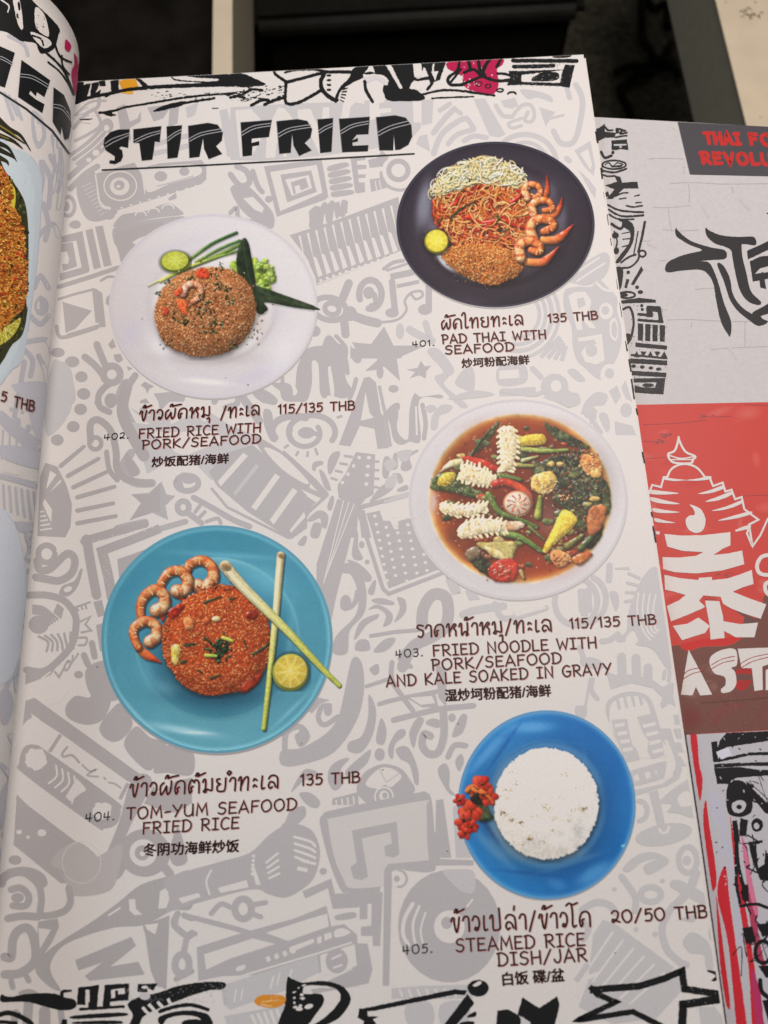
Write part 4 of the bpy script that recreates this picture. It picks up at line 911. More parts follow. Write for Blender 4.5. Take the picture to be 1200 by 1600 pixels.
import numpy as np
NR = np.random.RandomState(5)
LD = np.array((-.38, -.56, .74))                       # where the studio light of the dish photographs came from
def box_blur(a, r):
    r = max(1, int(r))
    for ax_ in (0, 1):
        p = np.concatenate([np.repeat(np.take(a, [0], ax_), r + 1, ax_), a, np.repeat(np.take(a, [-1], ax_), r, ax_)], ax_)
        c = np.cumsum(p, ax_, dtype=np.float64)
        n = a.shape[ax_]
        a = (np.take(c, range(2 * r + 1, 2 * r + 1 + n), ax_) - np.take(c, range(0, n), ax_)) / (2 * r + 1)
    return a
def soft(a, r):
    return box_blur(box_blur(a, r), r)
def vnoise(h, w, cell, seed=None, octaves=3):
    out = np.zeros((h, w)); amp = 1.0; tot = 0
    for o in range(octaves):
        c = max(1.0, cell / 2 ** o); gh, gw = int(h / c) + 3, int(w / c) + 3
        g = NR.uniform(-1, 1, (gh, gw)); ys, xs = np.arange(h) / c, np.arange(w) / c
        y0, x0 = ys.astype(int), xs.astype(int); fy, fx = ys - y0, xs - x0
        fy, fx = (fy * fy * (3 - 2 * fy))[:, None], (fx * fx * (3 - 2 * fx))[None]
        out += amp * ((g[np.ix_(y0, x0)] * (1 - fx) + g[np.ix_(y0, x0 + 1)] * fx) * (1 - fy) + (g[np.ix_(y0 + 1, x0)] * (1 - fx) + g[np.ix_(y0 + 1, x0 + 1)] * fx) * fy)
        tot += amp; amp *= .55
    return out / tot
class Pic:
    """a printed photograph: colours worked out sample by sample, then laid on the page as one fine mesh per thing pictured"""
    S = 1.3
    def __init__(s, zone, cx, cy, rx, ry, label):
        s.zone, s.label = zone, label
        s.sc = 1.0 / zone[2]
        s.cx, s.cy = s.t(cx, cy); s.rx, s.ry = rx * s.sc, ry * s.sc
        m = 16
        s.x0, s.y0 = s.cx - s.rx - m, s.cy - s.ry - m
        s.w, s.h = int((2 * s.rx + 2 * m) * s.S), int((2 * s.ry + 2 * m) * s.S)
        s.rgb = np.zeros((s.h, s.w, 3)); s.id = np.zeros((s.h, s.w), np.int16); s.names = ['', 'dish_photo']
        s.cur = 1
        s.X = s.x0 + np.arange(s.w) / s.S; s.Y = s.y0 + np.arange(s.h) / s.S
    def t(s, x, y): return s.zone[0] + x * s.sc, s.zone[1] + y * s.sc
    def pts(s, st, smooth=True, closed=False, n=6):
        p = [s.t(*q) for q in P(st)]
        return catmull(p, closed, n) if smooth else p
    def part(s, name): s.names.append(name); s.cur = len(s.names) - 1
    def win(s, xa, xb, ya, yb):
        i0, i1 = max(0, int((xa - s.x0) * s.S)), min(s.w, int((xb - s.x0) * s.S) + 2)
        j0, j1 = max(0, int((ya - s.y0) * s.S)), min(s.h, int((yb - s.y0) * s.S) + 2)
        if i1 <= i0 or j1 <= j0: return None
        return slice(j0, j1), slice(i0, i1), s.X[None, i0:i1], s.Y[j0:j1, None]
    def put(s, sl, cov, col, own=True):
        """lay colour with soft coverage 0..1"""
        c = cov[..., None]
        s.rgb[sl] = s.rgb[sl] * (1 - c) + col * c
        if own and s.cur: 
            b = s.id[sl]; b[cov > .5] = s.cur
    def plate(s, fn, ang=0):
        X, Y = s.X[None] - s.cx, s.Y[:, None] - s.cy
        r = np.sqrt((X / s.rx) ** 2 + (Y / s.ry) ** 2); th = np.arctan2(Y / s.ry, X / s.rx)
        s.rgb[:] = fn(r, th); s.id[r <= .99] = 1; s.r = r; s.th = th
    def glow(s, x, y, rx, ry, ang, col, amt, hard=1.0, only=None):
        x, y = s.t(x, y); rx *= s.sc; ry *= s.sc; m = max(rx, ry) * 2.2
        w = s.win(x - m, x + m, y - m, y + m)
        if not w: return
        j, i, X, Y = w; ca, sa = math.cos(ang), math.sin(ang)
        u, v = ((X - x) * ca + (Y - y) * sa) / rx, (-(X - x) * sa + (Y - y) * ca) / ry
        g = amt * np.exp(-(u * u + v * v) ** hard * 1.2)
        if only is not None: g = g * (s.id[j, i] == only)
        s.put((j, i), g, np.array(col, float), False)
    def shadow(s, x, y, rx, ry, amt=.5, ang=0): s.glow(x, y, rx, ry, ang, (20, 14, 12), amt, 1.4)
    def blob(s, x, y, a, b, ang, col, amb=.62, spec=0.0, sh=.35, px=True, tex=0.0, own=True):
        """a little lit ellipsoid (grain, crumb, leaf flake); x, y, a, b in photograph pixels"""
        m = max(a, b) + 2.5
        w = s.win(x - m, x + m, y - m, y + m)
        if not w: return
        j, i, X, Y = w; ca, sa = math.cos(ang), math.sin(ang)
        if sh:
            u, v = ((X - x - .7) * ca + (Y - y - .9) * sa) / (a + .6), (-(X - x - .7) * sa + (Y - y - .9) * ca) / (b + .6)
            s.rgb[j, i] *= (1 - sh * np.clip(1.5 - (u * u + v * v) * 1.2, 0, 1))[..., None]
        u, v = ((X - x) * ca + (Y - y) * sa) / a, (-(X - x) * sa + (Y - y) * ca) / b
        q = u * u + v * v
        cov = np.clip((1.12 - q) * min(a, b) * 1.2, 0, 1)
        nz = np.sqrt(np.clip(1 - q, 0.0, 1)); nx, ny = u * ca - v * sa, u * sa + v * ca
        d = np.clip(nx * LD[0] + ny * LD[1] + nz * LD[2], 0, 1)
        k = amb + (1.12 - amb) * d
        if tex: k = k * (1 + tex * NR.uniform(-1, 1, k.shape))
        c = np.array(col, float) * k[..., None]
        if spec: c = c + (255 - c) * (spec * d ** 14)[..., None]
        s.put((j, i), cov, np.clip(c, 0, 255), own)
    def tube(s, pts, w0, w1, cols, band=0, bandcol=None, amb=.6, spec=.15, sh=.4, noise=.05, w2=None, prof=1.0, rim=None, own=True):
        """a lit tube along pts (photograph pixels); w0 -> w1 wide; cols run along it; band = number of cross bands"""
        p = np.array(pts, float); seg = p[1:] - p[:-1]; ln = np.hypot(seg[:, 0], seg[:, 1]) + 1e-6; cum = np.concatenate([[0], np.cumsum(ln)]); L_ = cum[-1]
        m = max(w0, w1, w2 or 0) * .75 + 4
        w = s.win(p[:, 0].min() - m, p[:, 0].max() + m, p[:, 1].min() - m, p[:, 1].max() + m)
        if not w: return
        j, i, X, Y = w
        def field(dx, dy):
            best = np.full((Y.shape[0], X.shape[1]), 1e9); tt = np.zeros_like(best); sg = np.zeros_like(best); vx = np.zeros_like(best); vy = np.zeros_like(best)
            for k in range(len(seg)):
                ax_, ay = p[k, 0] + dx, p[k, 1] + dy; ux, uy = seg[k] / ln[k]
                t = np.clip((X - ax_) * ux + (Y - ay) * uy, 0, ln[k]); ex, ey = X - ax_ - t * ux, Y - ay - t * uy
                d = np.hypot(ex, ey); b = d < best
                best = np.where(b, d, best); tt = np.where(b, (cum[k] + t) / L_, tt); sg = np.where(b, ux * ey - uy * ex, sg); vx = np.where(b, ex, vx); vy = np.where(b, ey, vy)
            return best, tt, sg, vx, vy
        def width(t):
            if w2 is None: return .5 * (w0 + (w1 - w0) * t)
            return .5 * np.where(t < .5, w0 + (w2 - w0) * t * 2, w2 + (w1 - w2) * (t * 2 - 1))
        d, t, sg, vx, vy = field(0, 0); hw = width(t) * prof
        if sh:
            d2, t2, *_ = field(1.0 + w0 * .05, 1.3 + w0 * .08); h2 = width(t2) + 1.2
            s.rgb[j, i] *= (1 - sh * np.clip((h2 - d2) / 2.2, 0, 1))[..., None]
        cov = np.clip((hw - d) * 1.3 + .5, 0, 1)
        q = np.clip(d / np.maximum(hw, .2), 0, 1); nz = np.sqrt(1 - q * q * .96); f = q / np.maximum(d, 1e-6)
        nx, ny = vx * f, vy * f
        dif = np.clip(nx * LD[0] + ny * LD[1] + nz * LD[2], 0, 1)
        n = len(cols) - 1; tc = np.clip(t * n, 0, n - 1e-6) if n else t * 0; k0 = tc.astype(int); fr = (tc - k0)[..., None]
        C = np.array(cols, float); c = C[k0] * (1 - fr) + C[np.minimum(k0 + 1, n)] * fr
        side = np.clip(sg / np.maximum(hw, .2), -1, 1)
        if band:
            bb = (np.sin(t * band * 2 * math.pi + side * 1.0 * np.sign(band) + vnoise(*d.shape, 8) * 1.4) * .5 + .5) ** 2.2
            c = c * (1 - bb[..., None] * .75) + np.array(bandcol, float) * bb[..., None] * .75
        if rim is not None: 
            rr = np.clip((q - .45) * 1.8, 0, 1) ** 1.5; c = c * (1 - rr[..., None] * .7) + np.array(rim, float) * rr[..., None] * .7
        k = (amb + (1.15 - amb) * dif) * (1 + noise * vnoise(*d.shape, 4, octaves=2) * 2)
        c = c * k[..., None]
        if spec: 
            sp_ = spec * np.clip(dif, 0, 1) ** 18 * np.clip(.6 + vnoise(*d.shape, 7) * 1.6, 0, 1.4); c = c + (255 - c) * np.clip(sp_, 0, 1)[..., None]
        s.put((j, i), cov, np.clip(c, 0, 255), own)
    def mask(s, poly, ragged=0):
        p = np.array(poly); w = s.win(p[:, 0].min() - 6, p[:, 0].max() + 6, p[:, 1].min() - 6, p[:, 1].max() + 6)
        j, i, X, Y = w; X = X + np.zeros_like(Y); Y = Y + np.zeros_like(X)
        if ragged: X = X + vnoise(*X.shape, 5) * ragged; Y = Y + vnoise(*X.shape, 5) * ragged
        c = np.zeros(X.shape, bool); k = len(p) - 1
        for n in range(len(p)):
            xi, yi = p[n]; xj, yj = p[k]
            if yi != yj: c ^= ((yi > Y) != (yj > Y)) & (X < (xj - xi) * (Y - yi) / (yj - yi) + xi)
            k = n
        return j, i, X, Y, c
    def area(s, poly, col, dome=6, amp=5.0, noise=.10, cell=7, wr=0.0, spec=0.0, amb=.55, sh=.4, ragged=0, own=True, cols=None, vein=None):
        """a lit pillow-shaped area (leaf, slice, heap): dome = softness of its edge, wr = wrinkles"""
        j, i, X, Y, c = s.mask(poly, ragged); mk = c.astype(float)
        if sh:
            sft = soft(np.roll(np.roll(mk, int(2 * s.S), 0), int(1.3 * s.S), 1), 2); s.rgb[j, i] *= (1 - sh * sft)[..., None]
        hgt = np.minimum(soft(mk, dome * s.S), 1) * amp * 2
        if wr: hgt = hgt + vnoise(*mk.shape, cell * s.S) * wr * .4
        gy, gx = np.gradient(hgt); inv = 1 / np.sqrt(gx * gx + gy * gy + 1)
        dif = np.clip((-gx * LD[0] - gy * LD[1] + LD[2]) * inv, 0, 1)
        C = np.array(col, float) + np.zeros(mk.shape + (3,))
        if cols is not None:
            f = np.clip(vnoise(*mk.shape, cell * 1.6 * s.S) * 1.1 + .5, 0, 1)[..., None]; C = C * (1 - f) + np.array(cols, float) * f
        k = (amb + (1.2 - amb) * dif / LD[2] * .8) * (1 + noise * vnoise(*mk.shape, cell * .6 * s.S) * 2)
        C = C * k[..., None]
        if spec: C = C + (255 - C) * np.clip(spec * (dif ** 20) * np.clip(vnoise(*mk.shape, 5 * s.S) * 2 + .4, 0, 1.5), 0, 1)[..., None]
        s.put((j, i), np.clip(soft(mk, 1) * 1.6 - .3, 0, 1), np.clip(C, 0, 255), own)
        return j, i, c, dif
    def heap(s, poly, n, draw, base, dome=14, amp=9, edge=.35, ragged=1.5, bn=.14):
        """a mound: draw(x, y, k) is called n times, k = how brightly the mound is lit there"""
        j, i, X, Y, c = s.mask(poly, ragged); mk = c.astype(float)
        s.rgb[j, i] *= (1 - .55 * soft(np.roll(np.roll(mk, int(4 * s.S), 0), int(2 * s.S), 1), 4 * s.S))[..., None]
        hgt = soft(mk, dome * s.S) * amp * 2; gy, gx = np.gradient(hgt); inv = 1 / np.sqrt(gx * gx + gy * gy + 1)
        dif = np.clip((-gx * LD[0] - gy * LD[1] + LD[2]) * inv, 0, 1) / LD[2]
        lit = (1 - edge) + edge * dif + .12 * vnoise(*mk.shape, 14 * s.S)
        s.put((j, i), np.clip(soft(mk, 1) * 1.5 - .25, 0, 1), np.clip(np.array(base, float) * (lit * (1 - bn * .45 + bn * vnoise(*mk.shape, 4)))[..., None], 0, 255))
        ys, xs = np.nonzero(c)
        for q in NR.randint(0, len(ys), n):
            draw(X[ys[q], xs[q]] + R.uniform(-1, 1), Y[ys[q], xs[q]] + R.uniform(-1, 1), float(lit[ys[q], xs[q]]))
    def prawn(s, st, w0, w1, tail=None, hue=(236, 158, 98), dark=(200, 84, 40), light=(250, 222, 184), bands=6):
        p = s.pts(st, n=7)
        if tail:
            q = s.pts(tail, n=6)
            s.tube(q, w1 * 1.1, 2.0, [hue, (222, 112, 58), (208, 80, 40), (172, 48, 28)], amb=.5, spec=.5, w2=w1 * 1.15, noise=.1)
        s.tube(p, w0, w1, [light, hue, mix(hue, dark, .35)], bands, dark, .5, .55, .5, .10, rim=mix(dark, (150, 40, 20), .3))
        for k in range(26):
            q = R.choice(p[:-2]); s.blob(q[0] + R.uniform(-.32, .32) * w0, q[1] + R.uniform(-.32, .32) * w0, R.uniform(.8, 2.2), R.uniform(.5, 1.1), R.uniform(0, 3), R.choice([light, dark, (224, 110, 56), (255, 236, 210), hue]), .8, .3, 0)
        m = len(p)
        for k in range(1, 7):                                       # pale seams between the shell segments
            a, b = p[int(k * (m - 1) / 7)], p[int(k * (m - 1) / 7) + 1]; d = math.hypot(b[0] - a[0], b[1] - a[1]) or 1; hw = (w0 + (w1 - w0) * k / 7) * .36
            nx, ny = -(b[1] - a[1]) / d, (b[0] - a[0]) / d
            s.tube([(a[0] - nx * hw, a[1] - ny * hw), (a[0] + nx * hw * .2, a[1] + ny * hw * .2)], 1.2, .8, [vary(light, 8)], 0, None, .9, .2, .0)
    def citrus(s, x, y, rx, ry, rind, pith, flesh, ang=0, thick=.14):
        x, y = s.t(x, y); rx *= s.sc; ry *= s.sc; m = max(rx, ry) + 4
        w = s.win(x - m, x + m, y - m, y + m); j, i, X, Y = w
        s.rgb[j, i] *= (1 - .5 * np.clip(1.3 - np.sqrt(((X - x - 1.5) / (rx + 1)) ** 2 + ((Y - y - 2.5) / (ry + 1)) ** 2), 0, .3) / .3)[..., None]
        ca, sa = math.cos(ang), math.sin(ang); u, v = ((X - x) * ca + (Y - y) * sa) / rx, (-(X - x) * sa + (Y - y) * ca) / ry
        s.put((j, i), np.clip((1.09 - np.hypot(u, v - .07)) * rx, 0, 1), np.array(rind, float) * (.7 + .4 * np.clip(-u * .5 - v * .5 + .5, 0, 1))[..., None])
        r = np.hypot(u, v); th = np.arctan2(v, u)
        f = 9; a_ = (th / (2 * math.pi) * f) % 1.0; mem = np.clip(np.minimum(a_, 1 - a_) * r * 6, 0, 1)
        streak = vnoise(*r.shape, 3, octaves=2) * .10 + .08 * np.sin(th * 40 + r * 3)
        C = np.array(flesh, float) * (1 + streak - .10 * (r > .5) * r)[..., None]
        C = C * (.4 + .6 * mem)[..., None] + np.array(pith, float) * (.62 * (1 - mem))[..., None]
        pt = np.clip((r - (1 - thick)) / .05, 0, 1)[..., None]; C = C * (1 - pt) + np.array(pith, float) * pt
        core = np.clip(1 - r * 7, 0, 1)[..., None]; C = C * (1 - core) + np.array(pith, float) * core
        C = C * (1.0 + .02 * (-u - v))[..., None]
        gl = np.clip(vnoise(*r.shape, 3) * 2 - .7, 0, 1)[..., None] * .5; C = C + (255 - C) * gl * (r < .8)[..., None]
        s.put((j, i), np.clip((.97 - r) * rx, 0, 1), np.clip(C, 0, 255))
    def finish(s, under, h, grain=1.7):
        n = NR.normal(0, 1, (s.h, s.w, 1)) * grain + soft(NR.normal(0, 1, (s.h, s.w)), 1)[..., None] * grain * 2
        rgb = np.clip(s.rgb + n, 0, 255)
        k = .34; sm = np.stack([box_blur(rgb[..., c], 1) for c in range(3)], -1); rgb = rgb * (1 - k) + sm * k
        v = rgb / 255.0; lin_ = np.where(v <= .04045, v / 12.92, ((v + .055) / 1.055) ** 2.4)
        alb = np.minimum(lin_ / np.array(REF) * .80, .9)
        d = np.stack([np.array(RX)[k] * ((s.X[None] - CX) / FPX) + np.array(RY)[k] * ((s.Y[:, None] - CY) / FPX) + RZ[k] for k in range(3)], -1)
        wpos = np.array(CAM) + d * (-CAM.z / d[..., 2])[..., None]; wpos[..., 2] = h
        wpos[..., 0] = np.clip(wpos[..., 0], .0002, PAGE_W - .0002)
        root = None
        for pid, name in enumerate(s.names):
            if not pid: continue
            cell = s.id[:-1, :-1] == pid
            if pid == 1: cell &= s.r[:-1, :-1] < .975
            jj, ii = np.nonzero(cell)
            if not len(jj): continue
            idx = np.full((s.h, s.w), -1, np.int64); use = np.zeros((s.h, s.w), bool)
            for dj, di in ((0, 0), (0, 1), (1, 0), (1, 1)): use[jj + dj, ii + di] = True
            idx[use] = np.arange(use.sum())
            ver = wpos[use]; col = alb[use]
            q = np.stack([idx[jj, ii], idx[jj + 1, ii], idx[jj + 1, ii + 1], idx[jj, ii + 1]], 1)
            if pid == 1 and under is not None:                      # the smooth outline of the plate lies just beneath
                uv = np.array([tuple(PAGE.at(x, y, z)) for x, y, z in under.v]); uv[:, 0] = np.clip(uv[:, 0], .0002, PAGE_W - .0002)
                uc = np.array([A(c)[:3] for c in under.c]); n0 = len(ver)
                ver = np.concatenate([ver, uv]); col = np.concatenate([col, uc])
            me = bpy.data.meshes.new(name)
            fc = [tuple(a) for a in q.tolist()]
            if pid == 1 and under is not None: 
                for f_ in under.f:
                    g = [n0 + a for a in f_]; a, b, c = ver[g[0]], ver[g[1]], ver[g[2]]
                    if (b[0] - a[0]) * (c[1] - a[1]) - (b[1] - a[1]) * (c[0] - a[0]) < 0: g = g[::-1]
                    fc.append(tuple(g))
            me.from_pydata(ver.tolist(), [], fc)
            at = me.color_attributes.new('ink', 'FLOAT_COLOR', 'POINT')
            at.data.foreach_set('color', np.concatenate([col, np.ones((len(col), 1))], 1).astype(np.float32).ravel())
            me.materials.append(M_INK)
            o = link_mesh(name, me, menu if root is None else root, s.label if root is None else None)
            if root is None: root = o
        return root
def lerp_ramp(stops, r):
    xs = [a for a, _ in stops]
    return np.stack([np.interp(r, xs, [c[k] for _, c in stops]) for k in range(3)], -1)
def under_disc(zone, x, y, rx, ry, rimcol, shcol, dy=8):
    L = Layer(PAGE, 1.1e-4, 4e-7); L.zone(*zone); L.d(x + 2, y + dy, rx, ry, 0, shcol, 110); L.d(x, y, rx, ry, 0, rimcol, 140)
    return L
HP = 1.16e-4                                              # height of the printed photographs above the sheet
def flakes(p, x, y, n, sx, sy, cols, a=(1.4, 3.2), b=(.8, 2.0), spec=.1, zone=True, sh=.4):
    if zone: x, y = p.t(x, y); sx *= p.sc; sy *= p.sc
    for k in range(n): p.blob(x + R.gauss(0, sx), y + R.gauss(0, sy), R.uniform(*a), R.uniform(*b), R.uniform(0, 3.14), vary(R.choice(cols), 10), .5, spec, sh)
def strand(p, x, y, l, w, col, bend=1.4, spec=.3, a=None, within=None):
    for _ in range(8):
        a0 = R.uniform(0, 6.28) if a is None else a; b = R.uniform(-bend, bend); q = []; u, v = x, y
        for k in range(6): q.append((u, v)); u += math.cos(a0) * l / 5; v += math.sin(a0) * l / 5; a0 += b / 3
        if within is None or (inside(within, *q[-1]) and inside(within, *q[2])): break
        l *= .8
    else: return
    p.tube(catmull(q, n=3), w, w * R.uniform(.6, 1), [vary(col, 10), vary(col, 12), vary(col, 10)], 0, None, .66, spec, .24, .08)

def dish_402():
    z = (100, 280, 2.857); p = Pic(z, 666, 567, 465, 411, 'picture of fried rice on a white wide rimmed plate, dish 402')
    def f(r, t):
        c = lerp_ramp([(0, (224, 214, 206)), (.55, (222, 212, 205)), (.60, (202, 190, 187)), (.655, (211, 200, 196)), (.70, (213, 202, 198)), (.94, (215, 204, 200)), (.985, (210, 199, 195)), (1.2, (200, 188, 182))], r)
        k = np.where(r > .62, 5 * np.cos(t + .8), -6 * np.cos(t - 1.2) * (r > .5)); return c + k[..., None]
    p.plate(f)
    p.glow(300, 690, 60, 70, .6, (200, 190, 200), .6); p.glow(860, 880, 170, 42, -.35, (200, 189, 196), .7); p.glow(500, 300, 170, 26, -.3, (206, 197, 200), .6); p.glow(640, 905, 120, 14, .1, (236, 228, 226), .8); p.glow(980, 780, 60, 120, .5, (226, 218, 216), .7); p.glow(950, 600, 40, 60, .2, (204, 194, 196), .6); p.glow(430, 760, 40, 90, -.6, (234, 226, 224), .6); p.glow(640, 800, 220, 30, 0, (176, 160, 156), .6); p.glow(870, 640, 40, 60, 0, (190, 172, 160), .5)
    p.part('spring_onion')
    for st, a, b, cs in (('375,478 470,430 560,385', 2.0, 5, [(214, 212, 130), (196, 200, 100)]), ('430,455 560,395 700,335 790,290', 6, 5.4, [(206, 206, 110), (150, 166, 64), (92, 124, 52)]), ('560,360 660,290 770,240', 5.4, 5, [(120, 144, 70), (70, 104, 48), (56, 88, 42)]), ('590,370 700,310 785,275', 5, 4.4, [(140, 160, 80), (92, 128, 58), (76, 112, 52)]), ('560,392 680,350 790,318', 5, 3.4, [(190, 196, 96), (136, 156, 62), (96, 126, 54)])):
        p.tube(p.pts(st), a, b, cs, amb=.5, spec=.25, noise=.08, sh=.3)
    p.part('lime_half'); p.citrus(496, 365, 62, 44, (112, 124, 36), (206, 208, 116), (196, 196, 66), -.1, .10)
    p.part('lettuce_leaf')
    p.area(p.pts('740,385 765,360 790,380 850,350 880,380 920,385 945,420 940,460 920,470 930,510 890,500 860,470 800,440 760,420', closed=True), (118, 140, 46), 4, 3, .3, 5, 3.0, .2, .5, .4, 2, cols=(160, 174, 80))
    for k in range(26):
        a_ = R.uniform(-1.9, 1.6); rr = R.uniform(.35, 1.0); x, y = 872 + math.cos(a_) * 66 * rr, 430 + math.sin(a_) * 78 * rr; q = R.uniform(12, 24)
        p.area(catmull([p.t(x + q * R.uniform(.7, 1.15) * math.cos(u), y + q * .8 * R.uniform(.6, 1.15) * math.sin(u)) for u in np.arange(0, 6.2, .7)], True, 3), vary(R.choice([(112, 138, 42), (140, 160, 58), (90, 116, 34), (160, 176, 84)]), 8), 2, 2.6, .12, 5, 2.2, .2, .55, .3, 1, cols=(176, 190, 104))
    p.part('banana_leaf')
    p.area(p.pts('780,440 770,360 785,290 805,262 825,290 840,370 856,480 830,500 800,470', closed=True), (30, 40, 26), 3, 3, .15, 10, .8, .25, .5, .35, cols=(48, 58, 38))
    p.area(p.pts('830,470 870,480 960,510 1145,580 1040,575 900,550 910,580 880,605 855,580', closed=True), (34, 46, 28), 3, 3, .15, 10, .8, .25, .5, .35, cols=(52, 64, 42))
    p.tube(p.pts('800,285 815,380 838,490'), 1, 1, [(70, 82, 58)], sh=0); p.tube(p.pts('860,495 960,532 1100,574'), 1, .8, [(72, 86, 60)], sh=0)
    p.part('rice_mound')
    pal = [(222, 154, 98), (206, 132, 78), (236, 180, 126), (190, 114, 64), (214, 140, 86), (228, 166, 108), (180, 104, 56)]
    p.heap(p.pts('405,620 425,520 480,450 580,405 700,395 790,430 840,500 858,590 830,680 770,750 680,785 560,785 450,730', closed=True), 2300, lambda x, y, k: p.blob(x, y, R.uniform(1.5, 2.7), R.uniform(.7, 1.1), R.uniform(0, 3.14), tuple(v * k * 1.02 for v in vary(R.choice(pal), 14)), .70, .2, .09), (176, 106, 60), 16, 13, .60, 2.5)
    flakes(p, 850, 690, 16, 20, 24, pal, (1, 2), (.6, .9)); flakes(p, 460, 735, 14, 16, 14, pal, (1, 2), (.6, .9))
    flakes(p, 640, 600, 150, 100, 85, [(110, 62, 34), (128, 74, 40), (96, 52, 28)], (1, 2.4), (.5, 1), .1, sh=.1); flakes(p, 630, 570, 60, 100, 80, [(240, 204, 150), (246, 222, 180)], (1.2, 2.6), (.7, 1.2), .2, sh=.15)
    p.part('prawn')
    p.prawn('530,512 552,474 596,472 612,515 575,548', 13, 8, None, (228, 166, 116), (204, 100, 60), (248, 226, 200))
    for st, c in (('590,420 610,395 650,420 640,445 600,440', (206, 70, 40)), ('490,510 520,480 530,500 510,525', (206, 76, 40)), ('500,540 545,545 545,610 520,590', (220, 96, 52)), ('440,570 470,580 460,610 440,600', (186, 76, 46))): p.area(p.pts(st, closed=True), c, 2, 2, .25, 4, 1.5, .3, .5, .4, 1)
    p.part('chopped_onion')
    for x, y in ((615, 520), (640, 550), (620, 575), (690, 490), (725, 485), (735, 525), (760, 550), (650, 585), (660, 630), (630, 680), (665, 680), (500, 625), (545, 630), (565, 445), (695, 400), (675, 430), (685, 465), (610, 600), (425, 518), (470, 455), (700, 650), (760, 745), (540, 640), (660, 650)):
        flakes(p, x, y, 6, 11, 9, [(58, 84, 38), (84, 112, 56), (36, 56, 28), (166, 180, 130), (48, 72, 34)], (1.2, 2.6), (.8, 1.6), .2)
    flakes(p, 630, 600, 60, 90, 80, [(200, 80, 44), (214, 104, 64), (150, 56, 34)], (1, 2.2), (.6, 1.3), .2)
    p.finish(under_disc(z, 666, 567, 465, 411, (206, 196, 196), (184, 172, 166)), HP)

